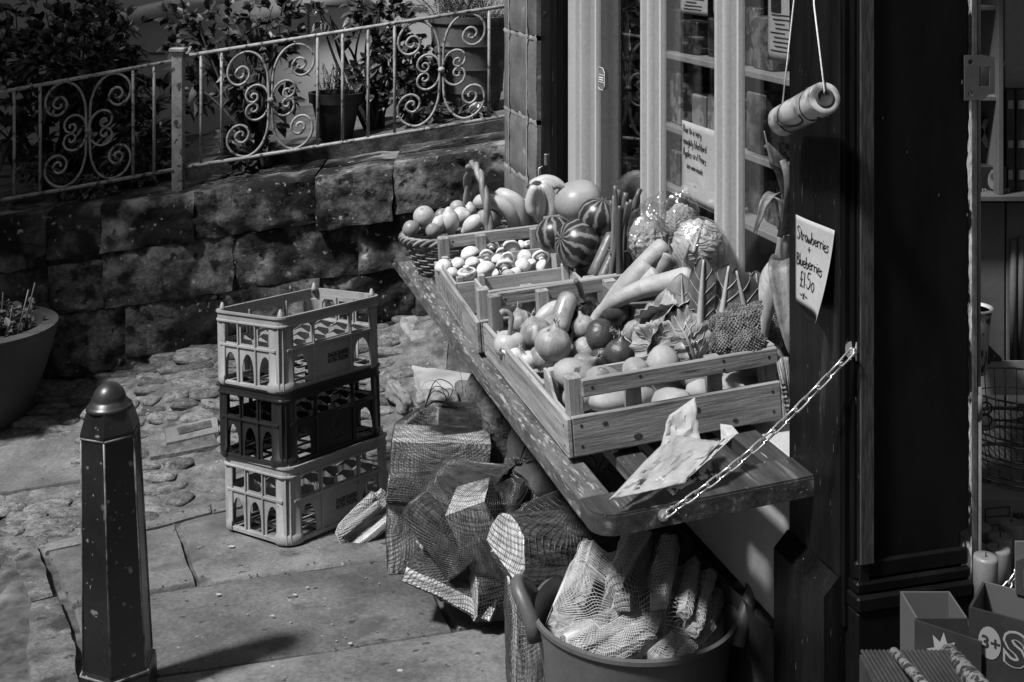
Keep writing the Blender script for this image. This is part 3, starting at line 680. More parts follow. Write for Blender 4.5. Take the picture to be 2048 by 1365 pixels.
M_frame = mat('cream_window_paint', .34, .39, .45, 3, 4, .05, 60, .4, stretch=(1, 1, .3), spots=((16, .72, .76, .18),))
M_pier = mat('dressed_pier_stone', .085, .15, .85, 9, 7, .5, 50, .3, spots=((18, .66, .74, .28), (6, .6, .75, .06)), rnd=.1)
M_mortl = mat('pale_mortar', .16, .26, .9, 20, 5, .7, 50, .2)
# pier of dressed stones
B = (4.21, 0, 0); pier = wthing('stone_pier', 'dressed stone pier at the far end of the shop front', 'pier', *B)
zs = [-.2, .36, .70, 1.03, 1.228, 1.492, 1.86, 2.6]
for i in range(7):
    z0, z1 = zs[i] + .008, zs[i + 1] - .008
    b = MB(); nu, nv = 10, 10; w = .385
    def pt(u, v, i=i, z0=z0, z1=z1):
        e = min(u, 1 - u) * w / .02; f = min(v, 1 - v) * (z1 - z0) / .02
        drf = .006 * sm(0, 1, min(e, f)) ; p = Vector((u * w, 0, lerp(z0, z1, v)))
        p.y = drf + .004 * nz(p, 11, i) + .002 * nz(p, 40, i); return p
    b.sheet(pt, nu, nv)
    n = len(b.v); fr = [b.v[k].copy() for k in (0, nu, n - 1, n - 1 - nu)]; bk = [Vector((p.x, -.3, p.z)) for p in fr]
    b.add(fr + bk, [(0, 1, 5, 4), (1, 2, 6, 5), (2, 3, 7, 6), (3, 0, 4, 7), (4, 5, 6, 7)])
    o = part(b, 'stone', M_pier, pier); autosmooth(o, 40)
for z in zs[1:-1]:
    b = MB(); b.sheet(lambda u, v: Vector((u * .388 - .001, .003 + .006 * nz((u * 9, z, v * 3), 1) - .006 * abs(2 * v - 1), z - .014 + .028 * v + .006 * nz((u * 7, z, 0), 1))), 24, 3)
    part(b, 'mortar_joint', M_mortl, pier, True)
for xx in (.085, .30):
    b = MB(); b.sheet(lambda u, v: Vector((xx + .012 * (u - .5) + .003 * nz((v * 40, xx, 0), 1), .0085 + .002 * nz((v * 60, xx, 4), 1), lerp(1.03, 2.4, v))), 1, 60); part(b, 'mortar_joint', M_mortl, pier, True)
b = MB(); b.box((.1925, -.16, 1.2), (.38, .26, 2.78)); part(b, 'core', M_mort, pier)
# dark post between pier and window
B = (4.0, 0, 0); post = wthing('timber_post', 'black painted timber post between the stone pier and the shop window', 'post', *B)
wbox(post, 'board', M_blackw, 4.108, 4.207, -.14, -.012, -.1, 2.6, .003, B)
wbox(post, 'stop_bead', M_black, 4.1045, 4.1075, -.14, -.035, -.1, 2.6, .002, B)
b = MB(); b.box((4.14 - B[0], -.008, 1.125), (.012, .008, .035), None, .001); part(b, 'latch_plate', flat('zinc', .45, .35, .5, .8), post)
b = MB(); b.tube([(.14, .002, 1.105), (.14, .014, 1.10), (.14, .014, 1.03), (.14, .006, 1.02)], .003, 6); part(b, 'latch_hook', MATS['zinc'], post, True)
b = MB()
for dx in (-.006, .008):
    b.tube([(.155 + dx + .007 * math.cos(t), -.008, 1.573 + .005 * math.sin(t)) for t in [i * .5236 for i in range(12)]], .0016, 5, closed=True)
part(b, 'painted_mark', flat('ink_black', .004, .6), post)
# window
GL = -.132
B = (2.55, 0, .80); win = wthing('shop_window', 'tall cream painted shop window with moulded mullions and dark panes', 'window', *B)
def mullion(name, s_near, wide, depth_out):
    "moulded upright: profile in plan, drawn up the window"
    o0 = GL - .004; d = depth_out
    pr = [(0, o0), (0, o0 + .016), (.006, o0 + .018), (.008, o0 + .03)]
    for k in range(6): t = k / 5 * math.pi / 2; pr.append((.008 + .012 * (1 - math.cos(t)) * .6, o0 + .030 + (d - .042) * math.sin(t)))
    pr += [(.019, o0 + d), (wide - .019, o0 + d)]
    pr += [(wide - p[0], p[1]) for p in reversed(pr[:-2])]
    b = MB(); b.prism([(s_near - B[0] + p[0], p[1]) for p in pr], .8165 - B[2], 2.6 - B[2])
    return part(b, name, M_frame, win)
mullion('mullion', 3.483, .052, .060); mullion('mullion', 3.018, .052, .060)
mullion('jamb', 3.993, .110, .074); mullion('jamb', 2.5485, .045, .05)
wbox(win, 'sill', M_frame, 2.55, 4.104, -.165, -.010, .7985, .816, .003, B)
M_glass = clear('window_glass', .95, .0, .05)
for s0, s1 in ((2.594, 3.018), (3.070, 3.483), (3.535, 3.993)):
    b = MB(); b.box((0, 0, 0), (s1 - s0, .004, 1.783)); part(b, 'pane', M_glass, win, loc=((s0 + s1) / 2 - B[0], GL, (.8165 + 2.6) / 2 - B[2]))
wbox(win, 'head_board', M_black, 2.33, 4.6, -.14, .0, 2.6, 3.0, .004, B)
# riser under the sill: white board above, dark rough plinth below
B = (2.55, 0, 0); ris = wthing('stall_riser', 'white boarded stall riser on a dark rough stone plinth under the shelf', 'wall', *B)
wbox(ris, 'white_board', mat('stained_white_board', .34, .46, .6, 5, 6, .2, 30, .35, stretch=(1, 1, .4), spots=((14, .68, .76, .10), (5, .62, .8, .26))), 2.552, 4.10, -.12, -.008, .475, .7975, .003, B)
b = MB()
def rz(u, v):
    p = Vector((lerp(0, 1.65, u), 0, lerp(-.15, .478, v))); p.y = .012 + .012 * nz(p, 6) + .008 * nz(p, 18); return p
b.sheet(rz, 60, 26); b.box((.825, -.06, .16), (1.65, .12, .6)); part(b, 'stone_plinth', mat('dirty_plinth', .012, .05, .9, 7, 8, .9, 30, .25, spots=((5, .6, .74, .10),)), ris, True)
b = MB(); b.box((.28, -.0035, .72), (.22, .003, .10)); part(b, 'paper_label', mat('old_paper', .3, .5, .8, 9, 4, .2, 40, .2, spots=((30, .6, .64, .06),)), ris)
# pilaster with plinth
B = (2.36, 0, 0); pil = wthing('shop_pilaster', 'tall black painted timber pilaster beside the shop window', 'pilaster', *B)
wbox(pil, 'shaft', M_blackw, 2.362, 2.548, -.125, 0, .66, 3.0, .003, B)
b = MB(); b.prism([(0, -.12), (.19, -.12), (.19, .03), (0, .03)], -.1, .655); b.add([(0, .03, .655), (.19, .03, .655), (.19, .002, .685), (0, .002, .685)], [(0, 1, 2, 3)])
b.add([(.19, .03, .655), (.19, -.12, .655), (.19, -.12, .685), (.19, .002, .685)], [(0, 1, 2, 3)]); b.add([(0, .03, .655), (0, .002, .685), (0, -.12, .685), (0, -.12, .655)], [(0, 1, 2, 3)])
part(b, 'plinth', M_blackw, pil)
for s0, s1, o0, o1 in ((2.352, 2.3615, -.04, -.004), (2.338, 2.3515, -.04, -.014), (2.327, 2.3375, -.04, -.02)):
    wbox(pil, 'corner_bead', M_blackw if s0 < 2.33 else M_black, s0, s1, o0, o1, .60, 3.0, .0015, B)
wbox(pil, 'edge_strip', mat('rubbed_edge_strip', .02, .055, .6, 30, 5, .4, 30, .3, stretch=(6, 6, .6)), 2.3225, 2.3265, -.046, -.0195, .72, 3.0, .001, B)
wbox(pil, 'return_panel', M_black, 2.336, 2.40, -.246, -.041, .72, 3.0, .001, B)
for z0, z1, ds in ((.690, .722, .006), (.668, .689, .012), (.640, .667, .020)):
    wbox(pil, 'base_moulding', M_black, 2.336 - ds, 2.40, -.240, -.018 + ds * .4, z0, z1, .004, B)
wbox(pil, 'base_block', M_black, 2.320, 2.40, -.244, -.012, -.1, .639, .003, B)
# jamb with peeling paint, conduit pipe and strike plate
M_peel = mat('peeling_white_paint', .006, .62, .7, 20, 6, .9, 40, .3, sharp=(.40, .44), stretch=(1, 1, .35))
B = (2.35, -.25, 0); jam = wthing('door_jamb', 'doorway jamb edged with peeling white paint beside the black panel', 'jamb', *B)
wbox(jam, 'jamb_board', mat('jamb_white', .12, .18, .6, 6, 5, .2, 40, .35), 2.338, 2.46, -.262, -.248, -.1, 3.0, .001, B)
b = MB(); rr = random.Random(6)
def pe(u, v):
    z = lerp(.55, 3.0, v); wd = .007 + .010 * max(0, nz((z * 9, 1, 0), 1)) + .005 * abs(nz((z * 31, 2, 0), 1)) + (.016 if .61 < z < .75 else 0)
    return Vector((-.0160 - .0015 * abs(nz((z * 40, u, 3), 1)), lerp(.002, wd, u), z))
b.sheet(pe, 4, 420); part(b, 'peeling_paint', M_peel, jam, True)
wire = thing('conduit_pipe', 'thin pale conduit pipe running up the doorway jamb', 'pipe', W(2.345, -.268, 0))
b = MB(); b.tube([W(2.345, -.269, .2), W(2.345, -.269, 1.0)], .0062, 10); b.tube([W(2.345, -.269, 1.0), W(2.345, -.269, 3.0)], .0048, 10)
part(b, 'pipe', mat('conduit_plastic', .13, .17, .5, 8, 3, .05, 40, .4), wire, True, world=True)
b = MB(); b.tube([W(2.345, -.269, .94), W(2.345, -.269, .985)], .0075, 12); part(b, 'sleeve', MATS['conduit_plastic'], wire, True, world=True)
b = MB(); zc = 1.555
vs, fs = panel2d([(-.022, -.040), (.016, -.040), (.030, -.03), (.040, -.03), (.040, .035), (.016, .040), (-.022, .040)], [[(.008, -.016), (.008, .020), (.030, .020), (.030, -.016)], [(-.010 + .005 * math.cos(t), .028 + .005 * math.sin(t)) for t in [i * .7 for i in range(9)]], [(-.010 + .005 * math.cos(t), -.028 + .005 * math.sin(t)) for t in [i * .7 for i in range(9)]]], .002)
Mx = Matrix((( -WN.x, WW.x, 0), (-WN.y, WW.y, 0), (0, 0, 1)))
b.add([W(2.330, -.252, zc) + Mx @ v for v in vs], fs)
single(b, 'strike_plate', mat('plate_metal', .05, .07, .5, 20, 3, .1, 60, .5), 'drab metal strike plate with two screw holes on the doorway jamb', 'strike plate', W(2.330, -.252, zc), False)
# shop room behind the front
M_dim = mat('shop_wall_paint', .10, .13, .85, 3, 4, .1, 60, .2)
B = (2.4, 0, 0); room = wthing('shop_interior', 'dim shop room behind the window and doorway', 'shop room', *B)
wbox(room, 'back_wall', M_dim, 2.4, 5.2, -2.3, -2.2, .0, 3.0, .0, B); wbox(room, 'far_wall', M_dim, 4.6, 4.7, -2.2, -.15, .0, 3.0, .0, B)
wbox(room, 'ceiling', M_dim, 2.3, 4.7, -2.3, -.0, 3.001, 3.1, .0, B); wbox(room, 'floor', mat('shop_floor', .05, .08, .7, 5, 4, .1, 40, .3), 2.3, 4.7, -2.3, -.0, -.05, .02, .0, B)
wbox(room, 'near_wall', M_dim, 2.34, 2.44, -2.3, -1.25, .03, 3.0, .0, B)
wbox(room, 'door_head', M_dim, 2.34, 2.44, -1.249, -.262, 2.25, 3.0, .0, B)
# display shelving seen through the window
M_shelfw = mat('white_shelf', .2, .26, .5, 5, 3, .05, 40, .3)
def wall_shelf(label, s0, s1, o0, o1, z, uprights=True):
    B = (s0, o0, 0); t = wthing('display_shelf', label, 'shelf', *B)
    for zz in z: wbox(t, 'board', M_shelfw, s0, s1, o0, o1, zz - .018, zz, .002, B)
    if uprights:
        for ss in (s0, s1 - .02): wbox(t, 'upright', M_shelfw, ss, ss + .02, o0 + .003, o1 - .003, .02, 2.0, .0, B)
    return t
wall_shelf('white shelving with packets standing inside behind the window panes', 3.05, 4.5, -.62, -.36, (1.05, 1.235, 1.455, 1.75))
rr = random.Random(31); M_pk = [mat('packet_%d' % i, a, c, .55, 26, 4, .1, 40, .4, sharp=(.48, .52)) for i, (a, c) in enumerate([(.01, .04), (.05, .12), (.03, .18), (.14, .24), (.01, .10)])]
k = 0
names = ['dark', 'grey', 'two-tone', 'pale', 'black and grey']
for zz in (1.05, 1.235, 1.455, 1.75):
    s = 3.09; first = True
    while s < 4.42:
        w = rr.uniform(.06, .12); h = rr.uniform(.09, .165); i = rr.randrange(5)
        b = MB(); b.box((0, 0, h / 2), (w, rr.uniform(.05, .09), h), None, .004)
        single(b, 'packet', M_pk[i], '%s packet standing on the white shelving inside the window' % names[i], 'packet', W(s + w / 2, -.44 + rr.uniform(-.03, .02), zz), False, 'packets on the shelving inside the window', (0, 0, WROT + rr.uniform(-.1, .1)), True)
        s += w + rr.uniform(.004, .05)
# papers taped inside the glass
M_paper = mat('notice_paper', .31, .38, .8, 6, 4, .05, 60, .2)
M_ink = flat('marker_ink', .012, .6); M_inkg = flat('print_grey', .10, .7)
GLY = {
 'S': (6, [[(5.5, 8.6), (4, 10), (2, 9.6), (1.2, 7.8), (3, 5.6), (4.6, 3.8), (4, 1.2), (2, 0), (.3, 1)]]), 't': (4, [[(1.8, 8), (1.6, 3), (2, .6), (3.4, .3)], [(.4, 5.6), (3.6, 5.8)]]),
 'r': (4, [[(.6, 5), (.8, 0)], [(.7, 3.4), (1.8, 5), (3.4, 4.9)]]), 'a': (5, [[(4, 4.6), (2.2, 5.2), (.6, 3), (1.2, .5), (2.8, .4), (4, 3), (4.1, 4.8), (4, 1), (4.8, .1)]]),
 'w': (6, [[(.3, 5), (1.4, .2), (2.8, 4), (4.2, .2), (5.6, 5)]]), 'b': (5, [[(.8, 9.5), (.7, .3)], [(.7, 3), (2.4, 5), (4.2, 3.6), (3.8, 1), (2, -.2), (.7, .8)]]),
 'e': (5, [[(.7, 2.6), (4, 3.2), (3.4, 5), (1.6, 5), (.5, 2.6), (1.6, .2), (4.2, .6)]]), 'i': (2.4, [[(1, 4.8), (1.1, .2)], [(1.1, 6.9), (1.3, 7.2)]]), 's': (4.4, [[(3.6, 4.6), (1.8, 5), (1, 3.6), (3, 2.2), (3.2, .6), (1.2, -.3), (.2, -1.2)]]),
 '+': (4, [[(2, 5.6), (2.1, 1.2)], [(.5, 3.4), (3.6, 3.5)]]), 'B': (6, [[(1.2, 9.6), (.8, 0)], [(1, 9.4), (4, 9), (4, 6.4), (1.2, 5), (4.8, 4), (4.6, 1), (.8, 0)]]), 'l': (2, [[(1, 9.6), (.9, .2)]]),
 'u': (5, [[(.6, 5), (.8, 1), (2, .2), (3.8, 2), (4, 5), (4.1, .4)]]), '£': (6, [[(5, 8.4), (3.8, 9.8), (2.2, 8.6), (2.4, 5), (2, 1.2), (.4, .2), (3, .8), (5, .2)], [(.8, 4.6), (4.4, 4.8)]]),
 '1': (2.6, [[(1.4, 9.4), (1.1, .1)]]), '.': (1.6, [[(.6, 2.4), (.9, 2.6)]]), '5': (5, [[(4.4, 9), (1.6, 8.8), (1.3, 5.6), (3.4, 5.6), (4.2, 3), (2.6, .4), (.6, .6)]]), '0': (5, [[(2.4, 5.6), (.8, 3.6), (1.2, .6), (3, .2), (4.2, 2.6), (3.6, 5), (2.4, 5.6)]]),
 '-': (6, [[(.4, 3.2), (5, 3)]]), 'x': (4, [[(.6, 4.8), (3.4, .4)], [(3.4, 4.8), (.6, .4)]]), 'D': (6, [[(.9, 9), (1, .2)], [(.9, 9), (4.2, 7), (4.6, 3), (1, .2)]]), 'o': (4.6, [[(2.2, 5), (.7, 3.2), (1.2, .6), (3, .4), (3.9, 2.8), (3, 4.8), (2.2, 5)]]),
 'v': (4.6, [[(.5, 5), (2, .3), (4, 5)]]), 'y': (4.6, [[(.5, 5), (1.4, 1), (3.4, 1.4)], [(3.9, 5), (3.4, -1), (1.6, -3.4), (.6, -2.4)]]), 'n': (4.8, [[(.6, 5), (.7, .2)], [(.7, 3.6), (2.4, 5), (3.8, 3.6), (4, .2)]]), 'g': (4.8, [[(4, 4.6), (2, 5), (.7, 3), (1.6, .6), (3.6, 1.6), (4, 4.8), (3.8, -1.6), (2.2, -3.2), (.8, -2.2)]]),
 'h': (4.8, [[(.7, 9.4), (.8, .2)], [(.8, 3.4), (2.4, 5), (3.8, 3.6), (4, .2)]]), 'N': (6, [[(.8, .2), (.9, 8), (2.4, 9), (4.6, 7), (4.8, .2)]]), 'k': (4.6, [[(.7, 9.4), (.8, .2)], [(3.6, 5), (.9, 2.4), (3.9, .2)]]), 'c': (4.2, [[(3.6, 4.4), (2, 5), (.7, 2.8), (1.6, .3), (3.6, .6)]]), 'd': (5, [[(4, 9.4), (4.1, .2)], [(4, 3.4), (2.4, 5), (.7, 2.8), (1.8, .2), (4, 1.6)]]),
 'A': (6, [[(.5, 0), (2.6, 9), (3.2, 9), (5, 0)], [(1.3, 3.6), (4.2, 3.8)]]), 'p': (4.8, [[(.8, 5), (.8, -3.4)], [(.8, 3.4), (2.4, 5), (4, 3.4), (3, .4), (.8, 1)]]), 'P': (5.4, [[(1, 9), (.9, 0)], [(1, 8.8), (4, 8.4), (4, 5), (1, 4.2)]]), 'm': (7, [[(.6, 5), (.7, .2)], [(.7, 3.8), (2, 5), (3, 3.6), (3.2, .2)], [(3.2, 3.8), (4.6, 5), (5.8, 3.6), (6, .2)]]), ' ': (3.4, [])}
def handwrite(b, txt, x0, y0, size, place, rad, seed=0, slope=0, m=0):
    "pen strokes as fine ribbons laid on the sheet through place(x, y)"
    rr = random.Random(seed); x = x0; k = size / 10
    for ch in txt:
        w, st = GLY.get(ch, GLY[' ']); dy = rr.uniform(-.5, .5) * k; sc = rr.uniform(.92, 1.08)
        for s in st:
            pts = spline([(p[0], p[1], 0) for p in s], 3) if len(s) > 2 else [Vector((p[0], p[1], 0)) for p in s]
            b.tube([place(x + p.x * k * sc, y0 + dy + p.y * k * sc + slope * (x + p.x * k - x0)) for p in pts], rad, 4, m=m)
        x += w * k * sc * .98
    return x
def wpaper(name, label, s0, s1, z0, z1, o, draw=None, mt=None, curl=0, cat='notice'):
    "sheet of paper against the shop front; s falls towards the camera, so the reading direction runs from s1 to s0"
    t = wthing(name, label, cat, s1, o, z0); b = MB()
    b.sheet(lambda u, v: Vector((-(s1 - s0) * u, curl * (1 - v) ** 2 * u * .6 + .0015 * nz((u * 3, v * 3, s0), 1), (z1 - z0) * v)), 10, 12)
    n = len(b.v); 
    o2 = part(b, 'sheet', mt or M_paper, t, True)
    md = o2.modifiers.new('thickness', 'SOLIDIFY'); md.thickness = .0006; md.offset = -1
    if draw:
        def place(x, y):
            u, v = x / (s1 - s0), y / (z1 - z0)
            return Vector((-(s1 - s0) * u, curl * (1 - v) ** 2 * u * .6 + .0015 * nz((u * 3, v * 3, s0), 1) + .0012, y))
        ib = MB(); draw(ib, place, s1 - s0, z1 - z0); part(ib, 'writing', M_ink, t)
    return t
def wpx(px, o): return Sw(px, o)
def zpx(px, py, o): return CAMZ - (py - HZ) / F * Dw(px, o)
PO = GL - .0055                               # papers stick to the inside of the glass
def due(b, pl, w, h):
    y = h * .86
    for i, tx in enumerate(['Due to a very', 'naughty blackbird', 'Apples and Pears', 'are now inside']):
        k = .92 * w / sum(GLY[c][0] for c in tx) * 10
        handwrite(b, tx, w * (.05 if i < 3 else .14), y, min(k, h * .1) * (.85 if i == 3 else 1), pl, .0008, i, -.03); y -= h * .15
    handwrite(b, '- x -', w * .3, h * .2, h * .05, pl, .0008, 9)
s1, s0 = wpx(1364, PO), wpx(1446, PO)
wpaper('window_note', 'handwritten white note about apples and pears taped inside the middle pane', s0, s1, zpx(1400, 412, PO), zpx(1364, 240, PO), PO, due, mat('bright_note_paper', .46, .54, .8, 6, 4, .05, 60, .2))
def lines(seed, rows, pic=None):
    def f(b, pl, w, h):
        rr = random.Random(seed)
        for i in range(rows):
            y = h * (.10 + .38 * i / rows); x0, x1 = w * rr.uniform(.08, .3), w * rr.uniform(.6, .94)
            b.tube([pl(x0, y), pl((x0 + x1) / 2, y), pl(x1, y)], .0009, 4)
        if pic:
            for (a, c, d, e) in pic: b.add([pl(w * a, h * d), pl(w * c, h * d), pl(w * c, h * e), pl(w * a, h * e)], [(0, 1, 2, 3)])
    return f
wpaper('poster', 'white printed poster with dark pictures hung in the pane by the pilaster', wpx(1562, -.1), wpx(1505, -.1), zpx(1530, 118, PO), zpx(1530, -90, PO), PO, lines(1, 9, [(.12, .46, .46, .86), (.52, .9, .74, 1.0)]), cat='poster')
wpaper('poster', 'grey poster edge with large capital letters behind the hanging string', wpx(1600, -.1), wpx(1564, -.1), zpx(1575, 60, PO), zpx(1575, -60, PO), PO - .001, lines(2, 5, [(.1, .9, .55, .66), (.1, .9, .72, .84)]), mat('grey_poster', .2, .3, .8, 5, 3, .05, 40, .2), cat='poster')
wpaper('poster', 'white printed card at the top of the middle pane', wpx(1386, -.1), wpx(1334, -.1), zpx(1360, 26, PO), zpx(1360, -80, PO), PO, lines(3, 6), cat='poster')
wpaper('poster', 'pale drawing taped beside the printed card in the middle pane', wpx(1440, -.1), wpx(1398, -.1), zpx(1420, 30, PO), zpx(1420, -70, PO), PO, lines(4, 5), mat('pale_drawing', .22, .38, .8, 14, 5, .05, 40, .2), cat='poster')
def badge(b, pl, w, h):
    for q in ((0, .0), (.0, .34), (0, .66), (0, 1)): b.tube([pl(w * (.2 if q[1] in (0, 1) else 0), h * q[1]), pl(w * (.8 if q[1] in (0, 1) else 1), h * q[1])], .0008, 4)
t = wthing('door_sticker', 'small six-sided sticker on the far window pane', 'sticker', wpx(1198, GL), GL + .003, zpx(1205, 180, GL)); b = MB(); hh = zpx(1205, 136, GL) - zpx(1205, 180, GL); w_ = .062
hexp = [(0, .2), (.25, 0), (.75, 0), (1, .2), (1, .8), (.75, 1), (.25, 1), (0, .8)]
b.add([(-p[0] * w_, 0, p[1] * hh) for p in hexp], [tuple(range(8))]); part(b, 'film', flat('sticker_grey', .12, .5), t)
b = MB(); 
for i in range(8): p, q = hexp[i], hexp[(i + 1) % 8]; b.tube([(-p[0] * w_, .001, p[1] * hh), (-q[0] * w_, .001, q[1] * hh)], .0009, 4)
for v in (.35, .68): b.tube([(0, .001, v * hh), (-w_, .001, v * hh)], .0009, 4)
for v in (.45, .55): b.tube([(-.2 * w_, .001, v * hh), (-.8 * w_, .001, v * hh)], .0016, 4)
part(b, 'print', flat('sticker_white', .6, .5), t)
for i, (px, py, h, lb) in enumerate([(1254, 80, .12, 'pale star shaped price card hanging inside the far pane'), (1237, 75, .06, 'tiny dark price tag hanging inside the far pane')]):
    q = P(px, py, Dw(px, -.24)); n = 14 if i == 0 else 4; b = MB(); b.prism([((h * .32 if (k % 2 or i) else h * .2) * math.cos(k / n * 6.283), (h * .55 if (k % 2 or i) else h * .36) * math.sin(k / n * 6.283)) for k in range(n)], -.001, .001)
    for k, v in enumerate(b.v): b.v[k] = q + WW * -v.x * .9 + WN * (v.z) + Vector((0, 0, v.y))
    b.tube([q + Vector((0, 0, h * .5)), q + Vector((0, 0, 3.0 - q.z))], .0008, 3)
    single(b, 'price_card', M_paper if i == 0 else M_inkg, lb, 'card', q, False)

# ================================================================== SHELF
M_shelf = mat('worn_dark_shelf', .02, .06, .42, 7, 7, .3, 25, .45, stretch=(.6, 6, 6), spots=((7, .60, .70, .14), (24, .68, .73, .30)))
M_rim = mat('scuffed_shelf_edge', .05, .13, .6, 9, 8, .5, 30, .4, stretch=(1, 5, 5), spots=((26, .56, .64, .26), (60, .62, .68, .02)))
TILT = R(-4.0); SB = (2.451, 0, .827)
shelf = wthing('folding_shelf', 'dark slatted wooden shelf folded down from the shop front', 'shelf', *SB, tilt=TILT)
def shl(name, mt, x0, x1, y0, y1, z0=-.04, z1=0, bev=.003):
    b = MB(); b.box((0, 0, 0), (x1 - x0, y1 - y0, z1 - z0), None, bev); return part(b, name, mt, shelf, loc=((x0 + x1) / 2, (y0 + y1) / 2, (z0 + z1) / 2))
SLEN = 1.86
rc = .045; pr = [(0, -.008), (.088, -.008), (.088, .42)] + [(rc - rc * math.sin(t), .42 - rc + rc * math.cos(t)) for t in [i * math.pi / 16 for i in range(9)]]
b = MB(); pr = list(reversed(pr)); b.prism(pr, -.037, -.004); b.prism([(lerp(.04, p[0], .955), lerp(.2, p[1], .988)) for p in pr], -.0035, 0); part(b, 'end_board', M_shelf, shelf)
shl('front_rail', M_rim, .0885, SLEN, .362, .421); shl('back_rail', M_shelf, .0885, SLEN, .0, .055); shl('far_end_board', M_shelf, SLEN + .0005, SLEN + .06, .0, .421)
for y in (.098, .178, .258): shl('slat', M_shelf, .0885, SLEN, y - .028 + .012, y + .028 + .012, -.03, -.002)
for x in (.55, 1.15): shl('batten', M_shelf, x, x + .05, .056, .361, -.062, -.0305)
# brackets to the wall
for i, s in enumerate((3.3, 4.1)):
    b = MB(); M_br = mat('raw_bracket_timber', .10, .2, .8, 8, 6, .5, 25, .3, stretch=(5, 5, .7))
    z0 = .827 - .045; prf = [(0.0, z0 - .02), (.36, z0 - .045), (.36, z0 - .075), (.06, z0 - .30), (0.0, z0 - .30)]
    B_ = W(s, 0, 0)
    Mx2 = Matrix(((WN.x, 0, WW.x, B_.x), (WN.y, 0, WW.y, B_.y), (0, 1, 0, 0), (0, 0, 0, 1)))
    b.prism([(p[0] + .012, p[1]) for p in prf], 0, .035, Mx2)
    single(b, 'shelf_bracket', M_br, ['rough timber bracket under the middle of the shelf', 'rough timber bracket under the far end of the shelf'][i], 'bracket', W(s, .1, .6), False)
def S(x, y, z=0):
    "shelf frame to world: x along, y outwards, z above the shelf top"
    return shelf.matrix_basis @ Vector((x, y, z))
bpy.context.view_layer.update()

# ================================================================== WOODEN CRATES
M_wood = mat('pale_crate_wood', .13, .33, .7, 4.0, 8, .35, 12, .3, stretch=(1.2, 16, 16), spots=((2.2, .64, .72, .05), (9, .62, .74, .09)), rnd=.16, sharp=(.3, .7))
M_woodl = mat('thin_tray_wood', .20, .36, .7, 3.0, 7, .2, 12, .3, stretch=(1.4, 14, 14), spots=((2.0, .68, .73, .14),), rnd=.10)
M_nail = flat('rusty_nail', .02, .6)
PLM = {}
def plank(par, name, L, T, H, loc, rotz=0, mt=None, nails=(), rot=None):
    key = (round(L, 4), round(T, 4), round(H, 4), (mt or M_wood).name, tuple(nails))
    if key not in PLM:
        b = MB(); b.box((0, 0, 0), (L, T, H), None, min(.0022, T * .2))
        for (x, z) in nails:
            for sgn in (1, -1):
                n = 7; b.add([(x + .0032 * math.cos(k / n * 6.283), sgn * (T / 2 + .0006), z + .0032 * math.sin(k / n * 6.283)) for k in range(n)], [tuple(range(n)) if sgn < 0 else tuple(range(n - 1, -1, -1))], 1)
        PLM[key] = b.mesh(name, [mt or M_wood, M_nail])
    return link(name, PLM[key], par, loc, rot or (0, 0, rotz))
def wood_crate(label, x, y, L, Wd, yaw):
    "x, y: near outer corner on the shelf; the crate runs along +x and inwards (-y)"
    c = S(x, y, .001)
    t = thing('wooden_crate', label, 'crate', c, (TILT, 0, WROT + yaw), 'wooden produce crates on the shelf')
    hp = .076; e = .006
    nl = [(-L / 2 + .02, .02), (-L / 2 + .02, -.02), (L / 2 - .02, .02), (L / 2 - .02, -.02)]
    for yy in (-.006, -Wd + .006): plank(t, 'side_plank', L, .011, hp, (L / 2, yy, .012 + hp / 2), 0, None, nl)
    for i in range(5): plank(t, 'base_slat', L - .03, .062, .007, (L / 2, -.045 - i * (Wd - .09) / 4, .008))
    n2 = [(-Wd / 2 + .03, .02), (-Wd / 2 + .03, -.02), (Wd / 2 - .03, .02), (Wd / 2 - .03, -.02)]
    n3 = [(-Wd / 2 + .045, .0), (-Wd * .19, .008), (-Wd * .19, -.010), (Wd * .19, .006), (Wd / 2 - .045, .0)]
    for xx, sg in ((0, 1), (L, -1)):
        plank(t, 'end_plank', Wd - .024, .011, hp, (xx + sg * .006, -Wd / 2, .0125 + hp / 2), math.pi / 2, None, n2)
        plank(t, 'top_rail', Wd - .05, .011, .034, (xx + sg * .006, -Wd / 2 - .012, .14), math.pi / 2, None, n3)
        for yy in (-.027, -Wd * .315, -Wd * .685, -Wd + .027):
            big = yy in (-.027, -Wd + .027)
            plank(t, 'post', .148 if big else .142, .030, .030 if big else .022, (xx + sg * (.027 if big else .0235), yy, .086 if big else .083), 0, None, (), (0, R(-90), 0))
    return t
crB = wood_crate('near wooden crate holding the onions and potatoes', .225, .395, .645, .462, R(0))
crA = wood_crate('far wooden crate with stencilled letters holding the mushroom tray', .885, .408, .60, .43, R(-2.5))
